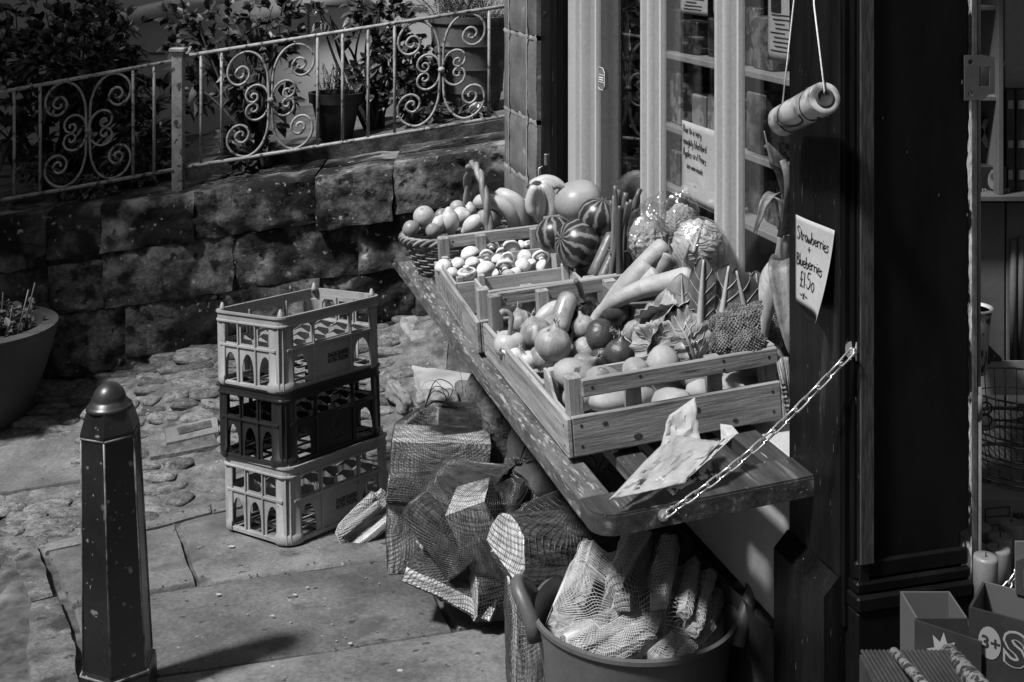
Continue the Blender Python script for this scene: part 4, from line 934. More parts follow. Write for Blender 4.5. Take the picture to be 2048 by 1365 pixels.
# stencil on the far crate's side
b = text_mb('E.LEB.NEU.ASKIN', .052, .0, 'LEFT', 0, 1.12)
for i, v in enumerate(b.v): b.v[i] = Vector((.535 - v.x * .80, .0002, .024 + v.y * 1.25))
part(b, 'stencil', mat('faded_stencil', .10, .28, .8, 30, 4, 0, 40, .2), crA)
for kx, kz, kr in ((-.05, .012, .0040), (-.13, -.022, .0028), (.075, -.018, .0042), (.14, .018, .0028)):
    b = MB(); b.lathe([(kr * 1.25, 0), (kr, .0003), (.0001, .0004)], 12, M=Matrix.Rotation(R(-90), 3, 'Y')); b.v = [Vector((v.x, v.y * 1.7, v.z)) for v in b.v]
    part(b, 'knot', mat('wood_knot', .02, .08, .7, 60, 4, .3, 60, .3), crB, loc=(-.0003, -.2175 + kx, .05 + kz))
def tray(label, x0, x1, y0, y1, z0, h, name='produce_tray', mt=None, posts=True, yaw=0, cat='tray'):
    c = S(x0, y1, z0); mt = mt or M_woodl
    t = thing(name, label, cat, c, (TILT, 0, WROT + yaw)); L, Wd = x1 - x0, y1 - y0; T = .006
    for yy in (-T / 2, -Wd + T / 2): plank(t, 'side', L, T, h, (L / 2, yy, h / 2), 0, mt)
    for xx in (T / 2, L - T / 2): plank(t, 'end', Wd - 2 * T - .001, T, h, (xx, -Wd / 2, h / 2), math.pi / 2, mt)
    plank(t, 'base', L - 2 * T - .002, Wd - 2 * T - .002, .005, (L / 2, -Wd / 2, .0035), 0, mt)
    if posts:
        for xx in (.016, L - .016):
            for yy in (-.016, -Wd + .016): plank(t, 'post', h + .012, .018, .018, (xx, yy, (h + .012) / 2 + .001), 0, mt, (), (0, R(-90), 0))
    return t
tray('thin wooden tray of white mushrooms at the back of the far crate', 1.185, 1.435, .065, .388, .0165, .085, yaw=R(-2.5))
tray('thin wooden tray holding garlic and ginger', .905, 1.165, .095, .352, .0165, .098, yaw=R(-2.5))
tray('shallow wooden tray of onions inside the near crate', .455, .845, -.015, .372, .0165, .062, posts=False)
# box that carries the potatoes, its side cut in a curve
pb = thing('potato_box', 'printed wooden box with curved side holding the potatoes', 'box', S(.262, .372, .0165), (TILT, 0, WROT))
h = .098; L = .18; Wd = .37
cv = [(0, 0), (L, 0), (L, h)] + [(L - .018, h)] + [(L - .018 - (L - .036) * (k / 8), h * (.60 + .40 * abs(math.cos(math.pi * k / 8)) ** 2)) for k in range(1, 8)] + [(.018, h), (0, h)]
cv = [(0, 0), (L, 0), (L, h), (L - .02, h), (L - .035, h * .9), (L - .05, h * .66), (L - .07, h * .55), (.05, h * .55), (.03, h * .6), (0, h * .6)]
for yy in (-.003, -Wd + .003):
    b = MB(); b.prism(cv, -.003, .003, Matrix(((1, 0, 0, 0), (0, 0, 1, 0), (0, 1, 0, 0), (0, 0, 0, 1)))); part(b, 'side', M_woodl, pb, loc=(0, yy, 0))
for xx, hh in ((.003, h * .6), (L - .003, h * .86)): plank(pb, 'end', Wd - .013, .006, hh, (xx, -Wd / 2, hh / 2), math.pi / 2, M_woodl)
plank(pb, 'post', .1, .018, .018, (L - .014, -.0155, .05), 0, M_woodl, (), (0, R(-90), 0))
plank(pb, 'base', L - .014, Wd - .014, .005, (L / 2, -Wd / 2, .0035), 0, M_woodl)
b = MB(); b.box((.055, .0008, .027), (.075, .001, .045)); part(b, 'label_print', flat('label_dark', .012, .5), pb)
b = MB(); b.tube([(.055 + .015 * math.cos(t), .0016, .028 + .019 * math.sin(t)) for t in [i * .2618 for i in range(24)]], .0018, 4, closed=True); b.ball((.055, .0016, .026), (.006, .0006, .010), 8, 6); part(b, 'emblem', flat('label_white', .55, .5), pb)
# boards that lift the back rows to the height of the sill
M_card = mat('brown_cardboard', .10, .16, .85, 6, 4, .1, 60, .2)
def riser_box(label, x0, x1, y0, y1, z1, z0=.0165):
    c = S((x0 + x1) / 2, (y0 + y1) / 2, z0); b = MB(); b.box((0, 0, (z1 - z0) / 2), (x1 - x0, y1 - y0, z1 - z0), None, .002)
    return single(b, 'cardboard_box', M_card, label, 'box', c, False, None, (TILT, 0, WROT), True)
riser_box('cardboard box propping the watermelons at the window side of the far crate', .915, 1.45, -.012, .055, .105)
# ================================================================== PRODUCE
def aim(d, roll=0):
    d = Vector(d).normalized(); return (d.to_track_quat('Z', 'Y').to_matrix() @ Matrix.Rotation(roll, 3, 'Z'))
def vw(px, py, dd=0): return Vector(((px) / F, 1, -py / F)).normalized()
# ---- mushrooms
M_mush = mat('mushroom_skin', .46, .62, .7, 40, 7, .35, 90, .2, spots=((24, .62, .72, .32), (70, .69, .73, .18)))
M_gill = mat('mushroom_underside', .40, .60, .75, 40, 4, .3, 90, .2, spots=((20, .6, .7, .25),))
def mushroom(px, py, r, z, kind, seed):
    rr = random.Random(seed); d = F * (CAMZ - z) / (py - HZ); R0 = r / F * d; c = P(px, py, d)
    if kind == 'up': ax = Vector((rr.uniform(-.5, .4), rr.uniform(-.4, .2), 1))
    elif kind == 'face': ax = Vector((rr.uniform(-.3, .3), .9, .35 + rr.uniform(-.2, .2)))      # underside towards the street
    elif kind == 'side': ax = Vector((rr.choice((-1, 1)) * .9, -.1, .4))
    else: ax = Vector((rr.uniform(-.15, .15), .1, -1))
    t = thing('mushroom', {'up': 'white button mushroom lying cap upwards in the mushroom tray', 'face': 'white mushroom lying with its gills and cut stalk showing', 'side': 'white mushroom lying on its side with its stalk sticking out', 'inv': 'white mushroom standing on its cap with its stalk up'}[kind], 'mushroom', c, aim(ax, rr.uniform(0, 6)).to_euler(), 'white mushrooms in the tray')
    wb = lambda a, q: 1 + .05 * math.sin(2 * a + seed) + .03 * math.sin(5 * a + seed * 2)
    b = MB(); b.lathe([(R0 * x, R0 * y) for x, y in ((.0001, .72), (.25, .69), (.5, .60), (.74, .42), (.92, .16), (1, -.08), (.97, -.22), (.86, -.28), (.74, -.24))], 22, wob=wb); part(b, 'cap', M_mush, t, True)
    b = MB(); b.lathe([(R0 * x, R0 * y) for x, y in ((.78, -.24), (.6, -.12), (.4, -.06), (.28, -.06))], 22, wob=wb); part(b, 'gills', M_gill, t, True)
    b = MB(); k = .55 if kind == 'inv' else .42; b.lathe([(R0 * x, R0 * y) for x, y in ((.30, -.02), (.27, -.2), (.29, -k), (.33, -k - .12), (.30, -k - .16), (.0001, -k - .15))], 12, wob=wb); part(b, 'stalk', M_mush, t, True)
MU = [(939, 507, 19, .925, 'up'), (914, 527, 15, .905, 'up'), (886, 532, 17, .905, 'up'), (888, 510, 15, .915, 'side'), (944, 525, 15, .91, 'up'), (973, 514, 17, .915, 'face'), (984, 492, 16, .925, 'face'), (1024, 494, 18, .925, 'up'), (1066, 490, 18, .925, 'inv'), (1048, 512, 16, .915, 'up'), (1081, 516, 18, .912, 'face'), (996, 519, 14, .91, 'up'), (1016, 518, 15, .91, 'face'), (1010, 533, 19, .905, 'face'), (970, 537, 19, .905, 'up'), (1046, 530, 17, .905, 'up'), (1083, 533, 15, .90, 'side'), (934, 546, 20, .895, 'inv'), (1061, 527, 12, .90, 'up'), (1004, 505, 13, .91, 'up'), (1005, 489, 12, .92, 'side'), (1044, 492, 12, .92, 'side'), (958, 528, 13, .90, 'up'), (905, 545, 13, .895, 'up'), (1030, 545, 14, .89, 'up'), (990, 548, 14, .89, 'up')]
for i, (x, y, r, z, k) in enumerate(MU): mushroom(x, y, r, z - .012, k, i * 3 + 1)
# ---- garlic, ginger, tomato
M_garl = mat('garlic_skin', .5, .62, .5, 8, 4, .15, 40, .35, stretch=(1, 1, .3))
for i, (px, py, r, z, ax) in enumerate([(966, 581, 19, .875, (-.1, .2, 1)), (1024, 583, 18, .87, (-.7, 0, .6)), (985, 592, 14, .86, (.3, .2, .9))]):
    d = F * (CAMZ - z) / (py - HZ); R0 = r / F * d; c = P(px, py, d)
    t = thing('garlic_bulb', ['white garlic bulb with flat top in the ginger tray', 'white garlic bulb lying with its neck sideways by the ginger', 'small white garlic bulb tucked under the tomato vine'][i], 'garlic', c, aim(ax).to_euler())
    b = MB(); b.lathe([(R0 * x, R0 * y) for x, y in ((.15, -.72), (.7, -.62), (1, -.2), (.95, .15), (.6, .5), (.3, .68), (.18, .85))], 30, wob=lambda a, q: 1 + .07 * abs(math.sin(3.5 * a))); part(b, 'bulb', M_garl, t, True)
    b = MB(); b.lathe([(R0 * .2, R0 * .8), (R0 * .16, R0 * 1.15), (R0 * .2, R0 * 1.25), (.0001, R0 * 1.25)], 10); part(b, 'neck', mat('garlic_neck', .25, .4, .7, 20, 3, .1, 40, .3), t, True)
M_ging = mat('ginger_skin', .26, .38, .65, 16, 5, .3, 60, .3, spots=((30, .66, .72, .16),))
c = P(1040, 567, 3.47); b = MB()
pts = spline([P(1010, 556, 3.50), P(1022, 562, 3.49), P(1040, 568, 3.46), P(1060, 577, 3.43), P(1078, 585, 3.41)], 9)
b.tube(pts, lambda t: (.019 + .003 * math.sin(t * 40) * .5 - .010 * abs(t - .35)) * (1 if .02 < t < .98 else .6), 14)
b.ball(P(1017, 548, 3.53), (.018, .013, .012), 14, 9); b.ball(P(1052, 577, 3.42), (.012, .011, .013), 12, 8)
single(b, 'ginger_root', M_ging, 'knobbly ginger root lying across the garlic tray', 'ginger', c)
b = MB(); b.tube(spline([P(1095, 574, 3.42), P(1112, 571, 3.42), P(1128, 573, 3.41), P(1142, 568, 3.42)], 5), lambda t: .006 + .004 * math.sin(t * 9) ** 2, 8)
single(b, 'turmeric_root', M_ging, 'thin pale root finger beside the ginger', 'root', P(1118, 572, 3.42))
t = thing('vine_tomato', 'tomato with its spiky green vine in the garlic tray', 'tomato', P(994, 571, 3.50)); R0 = .024
b = MB(); b.ball((0, 0, 0), (R0, R0, R0 * .85), 22, 14, lambda d, th, ph: 1 + .03 * math.sin(5 * ph) * math.sin(th)); part(b, 'fruit', mat('tomato_skin', .17, .22, .25, 5, 3, .03, 40, .5), t, True)
b = MB()
for k in range(6):
    a = k * 1.05; b.tube([(0, 0, R0 * .8), (.012 * math.cos(a), .012 * math.sin(a), R0 * .95), (.024 * math.cos(a), .024 * math.sin(a), R0 * (.7 + .5 * (k % 2)))], lambda q: .0022 * (1 - q) + .0005, 5)
b.tube(spline([(0, 0, R0 * .8), (.006, 0, R0 * 1.5), (-.004, .0, R0 * 2.1)], 4), .002, 5); b.tube(spline([(-.02, -.01, R0), (.0, -.016, R0 * .9), (.035, -.012, R0 * .2)], 5), .0017, 5)
part(b, 'vine', mat('vine_dark', .012, .03, .6, 20, 3, .1, 40, .3), t, True)
# ---- potatoes
M_pot = mat('washed_potato', .20, .30, .6, 9, 7, .3, 50, .35, spots=((26, .665, .70, .07), (6, .58, .70, .18), (50, .69, .72, .10)))
def potato(px, py, rx, ry, z, seed, tilt=0, label='pale washed potato heaped in the box by the crate rail'):
    d = F * (CAMZ - z) / (py - HZ); k = d / F; b = MB()
    b.ball((0, 0, 0), (rx * k, (rx * .5 + ry * .5) * k, ry * k), 26, 16, lambda dv, t, p: 1 + .10 * nz(dv, 1.2, seed) + .02 * nz(dv, 5, seed), Matrix.Rotation(tilt, 3, 'Y'))
    return single(b, 'potato', M_pot, label, 'potato', P(px, py, d), True, 'potatoes in the near crate', local=True)
PL = ['long pale potato lying beside the curved side of the box', 'big round potato behind the corner post of the near crate', 'small speckled potato between the round potato and the tall one', 'tall potato standing up against the cauliflower leaves',
      'large potato showing through the gap below the top rail by the corner', 'large potato showing through the middle gap below the top rail', 'potato behind the second mid post under the rail', 'flat potato under the broccoli', 'potato low in the corner of the box',
      'potato under the small speckled one', 'potato low behind the end plank beneath the broccoli', 'potato under the cauliflower edge', 'potato in the inner corner of the crate by the leeks']
for i, q in enumerate([(1148, 748, 46, 30, .905, .15), (1206, 762, 38, 30, .90, 0), (1272, 742, 28, 26, .918, 0), (1326, 730, 33, 37, .925, .1), (1218, 797, 52, 26, .868, 0), (1342, 803, 44, 26, .862, -.1), (1405, 785, 34, 26, .875, .2), (1482, 768, 42, 24, .885, 0), (1160, 795, 36, 26, .868, 0), (1275, 790, 36, 28, .87, 0), (1440, 800, 36, 24, .86, 0), (1390, 752, 32, 26, .90, 0), (1530, 770, 30, 24, .88, 0)]):
    potato(q[0], q[1], q[2], q[3], q[4], i + 2, q[5], PL[i])
# ---- onions
M_on = mat('brown_onion_skin', .12, .27, .42, 5, 8, .4, 30, .4, stretch=(6, 6, .5), spots=((6, .62, .70, .36), (9, .64, .70, .07)), rnd=.2)
M_onr = mat('red_onion_skin', .018, .06, .34, 5, 8, .4, 30, .45, stretch=(6, 6, .6), spots=((7, .66, .74, .14),))
M_onw = mat('white_onion_skin', .42, .55, .35, 4, 4, .1, 20, .4, stretch=(5, 5, .6))
M_husk = mat('dry_husk', .22, .36, .8, 20, 4, .3, 40, .2)
def onion(px, py, r, z, ax, mt, label, seed, neck=.35, roots=True):
    d = F * (CAMZ - z) / (py - HZ); R0 = r / F * d; rr = random.Random(seed)
    t = thing('onion', label, 'onion', P(px, py, d), aim(ax, seed).to_euler(), 'onions in the near crate')
    b = MB(); pf = [(.0001, -.90), (.3, -.88), (.68, -.70), (.93, -.36), (1, -.02), (.95, .3), (.78, .58), (.5, .80), (.28, .94), (.17, 1.0 + neck * .3), (.12, 1.0 + neck), (.0001, 1.0 + neck)]
    b.lathe([(R0 * x, R0 * y * .95) for x, y in pf], 30, wob=lambda a, q: 1 + .018 * math.sin(4 * a + seed) + .012 * math.sin(9 * a)); part(b, 'bulb', mt, t, True)
    b = MB()
    for k in range(8):
        a = rr.uniform(0, 6.28); b.tube([(R0 * .08 * math.cos(a), R0 * .08 * math.sin(a), R0 * (.9 + neck)), (R0 * .2 * math.cos(a), R0 * .2 * math.sin(a), R0 * (1.1 + neck)), (R0 * rr.uniform(.2, .5) * math.cos(a), R0 * .4 * math.sin(a), R0 * (1.15 + neck + rr.uniform(-.1, .2)))], lambda q: R0 * .07 * (1 - q) + .0005, 4, flat=.3)
    part(b, 'husk', M_husk, t, True)
    if roots:
        b = MB()
        for k in range(16):
            a = rr.uniform(0, 6.28); f = rr.uniform(.1, .35); b.tube([(0, 0, -R0 * .85), (R0 * f * .6 * math.cos(a), R0 * f * .6 * math.sin(a), -R0 * 1.0), (R0 * f * math.cos(a + .6), R0 * f * math.sin(a + .6), -R0 * (1.0 + rr.uniform(0, .15)))], .0006, 3)
        part(b, 'roots', M_husk, t)
onion(1106, 688, 38, .905, (.15, -.05, 1), M_on, 'big brown onion with dry neck upright in front of the others', 1, .25)
onion(1070, 668, 35, .90, (-.25, .1, 1), M_on, 'brown onion behind the big onion next to the bell pepper', 2, .12)
onion(1203, 672, 34, .918, (-.5, .6, -.35), M_onr, 'red onion with its root end facing outwards', 3)
onion(1232, 622, 31, .955, (.25, -.3, -.8), M_onr, 'dark red onion resting high against the carrots', 4)
onion(1240, 706, 31, .897, (.1, -.1, 1), M_onr, 'dark red onion with torn skin behind the potatoes', 5, .2)
onion(1172, 703, 29, .88, (.8, .3, .4), M_on, 'brown onion half buried beneath the red onions', 6)
onion(1275, 665, 28, .915, (.2, .1, 1), M_on, 'shiny brown onion beside the cauliflower leaves', 7)
onion(1054, 722, 21, .865, (-.4, -.3, .9), M_onw, 'small white onion in the corner of the near crate', 8, .5)
onion(1168, 732, 27, .868, (.7, -.2, .5), M_on, 'low brown onion showing behind the potato box', 9)
onion(1168, 655, 26, .915, (-.3, .2, 1), M_on, 'brown onion with root tuft behind the root-end red onion', 10)
onion(1288, 628, 24, .935, (.6, .4, .6), M_on, 'pale brown onion in shade under the longest carrot', 11)
onion(1030, 716, 20, .868, (-.8, .1, .4), M_onw, 'white onion lying along the crate side plank', 12, .6)
onion(1110, 655, 28, .89, (.4, .2, .8), M_on, 'brown onion behind the courgette stump', 13)
onion(1130, 705, 26, .865, (.4, .2, .8), M_on, 'brown onion under the big upright onion', 14)
onion(1215, 640, 26, .90, (.4, .2, .8), M_on, 'brown onion wedged under the high red onion', 15)
onion(1042, 645, 27, .90, (-.3, .2, 1), M_on, 'brown onion between the bell pepper and the far crate end', 16, .2)
onion(1085, 715, 27, .872, (.2, -.2, 1), M_on, 'brown onion in front of the big upright onion', 17, .2)
onion(1262, 690, 26, .885, (.5, .2, .8), M_on, 'brown onion squeezed between red onion and cauliflower', 18, .2)
onion(1205, 712, 24, .88, (-.5, .2, .8), M_onr, 'small red onion below the root-end red onion', 19, .2)
# ---- bell pepper, courgette stump, aubergine, pale pepper
t = thing('bell_pepper', 'pale bell pepper with curled stalk in the crate corner', 'pepper', P(1018, 688, 2.95)); R0 = .036
b = MB(); b.ball((0, 0, 0), (R0, R0, R0 * .95), 28, 16, lambda d, th, ph: (1 + .14 * abs(math.cos(1.5 * ph)) * math.sin(th) - .05) * (1 - .45 * max(0, d.z) ** 6)); part(b, 'fruit', mat('pale_pepper', .36, .42, .25, 4, 3, .03, 30, .5), t, True)
b = MB(); b.tube(spline([(0, 0, R0 * .5), (.004, 0, R0 * 1.1), (.006, 0, R0 * 1.7), (-.006, 0, R0 * 2.05), (-.018, 0, R0 * 1.9)], 5), lambda q: .0055 + .003 * (q > .8), 9); part(b, 'stalk', mat('pepper_stalk', .14, .2, .5, 20, 3, .1, 40, .4), t, True)
def pod(name, label, cat, path, rad, mt, n=20, extra=None, wob=0, seed=0):
    pts = spline(path, 6); b = MB(); b.tube(pts, rad, n)
    if wob:
        for i, v in enumerate(b.v): b.v[i] = v + Vector((nz(v, 30, seed), nz(v, 30, seed + 1), nz(v, 30, seed + 2))) * wob
    if extra is None: return single(b, name, mt, label, cat, path[0])
    t = thing(name, label, cat, path[0]); part(b, extra[0], mt, t, True, world=True)
    for nm, bb, mm in extra[1]: part(bb, nm, mm, t, True, world=True)
    return t
def rnd_end(r, e=.10): return lambda t: r * math.sqrt(max(.02, 1 - (max(0, e - t) / e) ** 2)) * math.sqrt(max(.02, 1 - (max(0, t - 1 + e) / e) ** 2))
M_cour = mat('speckled_courgette', .12, .30, .3, 8, 4, .05, 40, .45, stretch=(5, 5, 1))
pod('courgette', 'stubby striped courgette standing among the onions', 'courgette', [P(1116, 668, 2.93), P(1122, 640, 2.96), P(1131, 612, 2.98), P(1142, 588, 3.0)], rnd_end(.0235, .22), M_cour)
M_aub = mat('aubergine_skin', .010, .02, .16, 4, 3, .02, 40, .6)
stb = MB(); stb.tube(spline([P(1166, 606, 3.02), P(1163, 590, 3.02), P(1159, 574, 3.0), P(1152, 562, 2.98)], 5), lambda q: .0075 - .001 * q, 9)
pod('aubergine', 'dark glossy aubergine with tall curved stalk behind the onions', 'aubergine', [P(1150, 685, 2.99), P(1153, 660, 3.0), P(1163, 635, 3.02), P(1170, 612, 3.03), P(1168, 602, 3.03)], lambda t: (.022 + .012 * math.sin(t * 3.0)) * math.sqrt(max(.02, 1 - (max(0, t - .80) / .2) ** 2)), M_aub, 22, ('fruit', [('stalk', stb, mat('dark_stalk', .05, .09, .5, 20, 3, .1, 40, .4))]))
pod('pointed_pepper', 'pale pointed pepper lying behind the onions', 'pepper', [P(1072, 648, 3.06), P(1090, 632, 3.07), P(1112, 618, 3.08), P(1135, 612, 3.08)], rnd_end(.021, .5), mat('pale_pointed_pepper', .26, .36, .3, 5, 3, .05, 40, .45))
# ---- carrots
M_car = mat('carrot_skin', .22, .34, .55, 9, 7, .7, 30, .4, stretch=(1, 1, 1), spots=((30, .66, .72, .24),))
def carrot(path, r0, r1, label, seed):
    pts = spline(path, 18); N = len(pts); b = MB()
    def rad(t): return lerp(r1, r0, min(1, t * 1.15) ** .8) * math.sqrt(max(.03, 1 - (max(0, t - .93) / .07) ** 2)) * (1 + .035 * abs(nz((t * 60, seed, 0))) + .02 * nz((t * 11, seed, 2)))
    b.tube(pts, rad, 18); return single(b, 'carrot', M_car, label, 'carrot', path[-1])
carrot([P(1178, 668, 2.96), P(1196, 632, 2.97), P(1235, 600, 2.94), P(1290, 577, 2.92), P(1340, 565, 2.90), P(1390, 552, 2.88)], .0250, .009, 'longest carrot lying across in front of the others', 1)
carrot([P(1186, 650, 3.04), P(1210, 615, 3.04), P(1245, 572, 3.04), P(1290, 528, 3.05), P(1334, 488, 3.06)], .0235, .008, 'thin carrot reaching up against the bagged lettuce', 2)
carrot([P(1200, 640, 3.0), P(1225, 606, 3.0), P(1260, 570, 3.0), P(1300, 530, 3.01)], .0290, .010, 'fat carrot in the middle of the carrot pile', 3)
carrot([P(1252, 622, 3.06), P(1290, 575, 3.06), P(1318, 535, 3.06), P(1337, 503, 3.06)], .0300, .014, 'thick stub ended carrot pointing up behind the pile', 4)
carrot([P(1225, 628, 3.0), P(1265, 590, 2.99), P(1318, 548, 2.98)], .0230, .009, 'carrot mostly hidden under the longest carrot', 5)
# ---- cucumbers, spring onions
M_cuc = mat('cucumber_skin', .06, .16, .35, 6, 4, .25, 30, .45, stretch=(6, 6, .8))
pod('cucumber', 'ridged cucumber leaning beside the spring onions', 'cucumber', [P(1184, 556, 3.30), P(1200, 522, 3.31), P(1226, 464, 3.34)], rnd_end(.016, .12), M_cuc)
pod('cucumber', 'second cucumber lying behind the bunch of spring onions', 'cucumber', [P(1202, 562, 3.26), P(1222, 520, 3.28), P(1240, 482, 3.30)], rnd_end(.014, .12), M_cuc)
t = thing('spring_onion_bunch', 'upright bunch of dark spring onions tied in the middle', 'spring onions', P(1240, 560, 3.22))
M_so = mat('spring_onion_leaf', .035, .13, .4, 5, 4, .15, 30, .4, stretch=(6, 6, .4), rnd=.4); M_sow = mat('spring_onion_tip', .2, .3, .5, 5, 4, .15, 30, .4)
SO = [((1222, 562), (1227, 470), (1229, 392)), ((1230, 562), (1232, 480), (1236, 380)), ((1238, 562), (1238, 470), (1240, 412)), ((1246, 562), (1243, 480), (1246, 395)), ((1252, 560), (1250, 478), (1262, 400)), ((1258, 560), (1253, 490), (1277, 382)), ((1234, 562), (1230, 490), (1222, 402)), ((1242, 562), (1240, 470), (1256, 405)), ((1226, 562), (1236, 480), (1252, 386)), ((1250, 562), (1246, 470), (1281, 378)), ((1219, 560), (1234, 470), (1230, 372)), ((1262, 558), (1252, 480), (1268, 420))]
for i, (a, m_, e) in enumerate(SO):
    b = MB(); d = 3.22 + .03 * math.sin(i * 2.4); b.tube(spline([P(*a, d), P(*m_, d), P(*e, d)], 6), lambda q, i=i: .0068 - .0012 * q + .0012 * math.sin(i), 8); part(b, 'stalk', M_so, t, True, world=True)
b = MB(); b.tube([P(1238, 498, 3.22) + Vector((.03 * math.cos(k), .032 * math.sin(k), 0)) for k in [i * .524 for i in range(12)]], .0018, 5, closed=True); part(b, 'tie', flat('rubber_band', .08, .5), t, world=True)
# ---- watermelons, squash
def melon_mat():
    m = bpy.data.materials.new('watermelon_rind'); m.use_nodes = True; T = m.node_tree; N = T.nodes; L = T.links; bs = N['Principled BSDF']
    tc = N.new('ShaderNodeTexCoord'); sp = N.new('ShaderNodeSeparateXYZ'); L.new(tc.outputs['Object'], sp.inputs[0])
    at = N.new('ShaderNodeMath'); at.operation = 'ARCTAN2'; L.new(sp.outputs[1], at.inputs[0]); L.new(sp.outputs[0], at.inputs[1])
    ns = N.new('ShaderNodeTexNoise'); ns.inputs['Scale'].default_value = 45; ns.inputs['Detail'].default_value = 5; L.new(tc.outputs['Object'], ns.inputs[0])
    a1 = N.new('ShaderNodeMath'); a1.operation = 'MULTIPLY_ADD'; a1.inputs[1].default_value = 11; L.new(at.outputs[0], a1.inputs[0])
    n2 = N.new('ShaderNodeMath'); n2.operation = 'MULTIPLY'; n2.inputs[1].default_value = 5.5; L.new(ns.outputs[0], n2.inputs[0]); L.new(n2.outputs[0], a1.inputs[2])
    sn = N.new('ShaderNodeMath'); sn.operation = 'SINE'; L.new(a1.outputs[0], sn.inputs[0])
    mr = N.new('ShaderNodeMapRange'); mr.inputs[1].default_value = .15; mr.inputs[2].default_value = .85; mr.inputs[3].default_value = .018; mr.inputs[4].default_value = .16; L.new(sn.outputs[0], mr.inputs[0])
    cc = N.new('ShaderNodeCombineXYZ'); [L.new(mr.outputs[0], cc.inputs[i]) for i in range(3)]; L.new(cc.outputs[0], bs.inputs['Base Color']); bs.inputs['Roughness'].default_value = .34
    return m
M_mel = melon_mat()
def melon(px, py, r, d, ax, label, sq=.93):
    R0 = r / F * d; b = MB(); b.ball((0, 0, 0), (R0, R0, R0 * sq), 36, 22, lambda dv, t, p: 1 - .05 * max(0, abs(dv.z) - .9) * 8); 
    b.lathe([(R0 * .07, R0 * sq * .96), (R0 * .04, R0 * sq * 1.0), (.0001, R0 * sq)], 8)
    return single(b, 'watermelon', M_mel, label, 'watermelon', P(px, py, d), True, 'small watermelons beside the mushrooms', aim(ax).to_euler(), True)
melon(1156, 488, 49, 3.42, (-.75, -.45, .35), 'striped watermelon in front, its stalk end towards the mushrooms')
melon(1110, 470, 40, 3.56, (-.2, .3, 1), 'striped watermelon behind the front one beside the crate rail')
melon(1198, 434, 42, 3.44, (.2, -.3, 1), 'dark watermelon perched on top by the spring onions')
t = thing('squash', 'big smooth pale squash against the window frame', 'squash', P(1157, 402, 3.74), (R(12), R(-10), 0)); R0 = .068
b = MB(); b.ball((0, 0, 0), (R0, R0, R0 * .88), 40, 22, lambda d, th, ph: (1 + .035 * abs(math.sin(2.5 * ph)) * math.sin(th)) * (1 - .12 * max(0, d.z) ** 8)); part(b, 'fruit', mat('squash_skin', .22, .31, .42, 4, 4, .03, 40, .45), t, True)
b = MB(); b.tube(spline([(-.035, 0, R0 * .66), (-.052, 0, R0 * .82), (-.066, -.004, R0 * .80)], 4), .008, 7); part(b, 'stalk', mat('squash_stalk', .12, .2, .7, 20, 3, .2, 40, .3), t, True)
M_vein = mat('leaf_rib', .24, .38, .45, 8, 4, .1, 40, .35)
def wrap_leaf(par, c, d, up, R0, aw, ah, mt, seed, flare=.35):
    "leaf cupped over a round head: d is where its middle sits, up is where its tip points; the margin flares and ruffles"
    d = Vector(d).normalized(); up = Vector(up); up = (up - d * up.dot(d)).normalized(); s = up.cross(d).normalized()
    def pt(u, v):
        x, y = (u * 2 - 1), (v * 2 - 1); wv = aw * (.45 + .75 * math.sin(math.pi * (.12 + .72 * v)) ** .8) ; a, b_ = x * wv, y * ah
        q = (d * math.cos(b_) + up * math.sin(b_)) * math.cos(a) + s * math.sin(a); e = max(0, max(abs(x), y) - .45) / .55
        ru = .055 * e * math.sin(15 * (x if y > .6 else y) + seed + 2 * nz((x * 3, y * 3, seed), 1)) + .06 * nz((x * 2.2, y * 2.2, seed), 1) + .02 * nz((x * 8, y * 8, seed), 1)
        return c + q * (R0 * (1 + flare * e * e + ru))
    b = MB(); b.sheet(pt, 26, 26); lf = part(b, 'leaf', mt, par, True, world=True); md = lf.modifiers.new('thickness', 'SOLIDIFY'); md.thickness = .0012
    b = MB(); b.tube([pt(.5, k / 18 * .94) + (pt(.5, k / 18 * .94) - c).normalized() * .0008 for k in range(19)], lambda t: .0068 * (1.1 - t), 7, flat=.7)
    for k in range(6):
        v0 = .12 + .12 * k
        for sg in (-1, 1):
            b.tube([(lambda q: q + (q - c).normalized() * .0006)(pt(.5 + sg * .47 * j / 7, min(.97, v0 + .20 * (j / 7) ** .8 + .02 * math.sin(j * 1.7 + seed)))) for j in range(8)], lambda q: .0016 * (1 - .7 * q), 4)
            if k % 2: b.tube([(lambda q: q + (q - c).normalized() * .0005)(pt(.5 + sg * (.2 + .2 * j / 4), min(.97, v0 + .10 + .2 * j / 4))) for j in range(5)], .0006, 3)
    part(b, 'midrib', M_vein, lf, True, world=True)
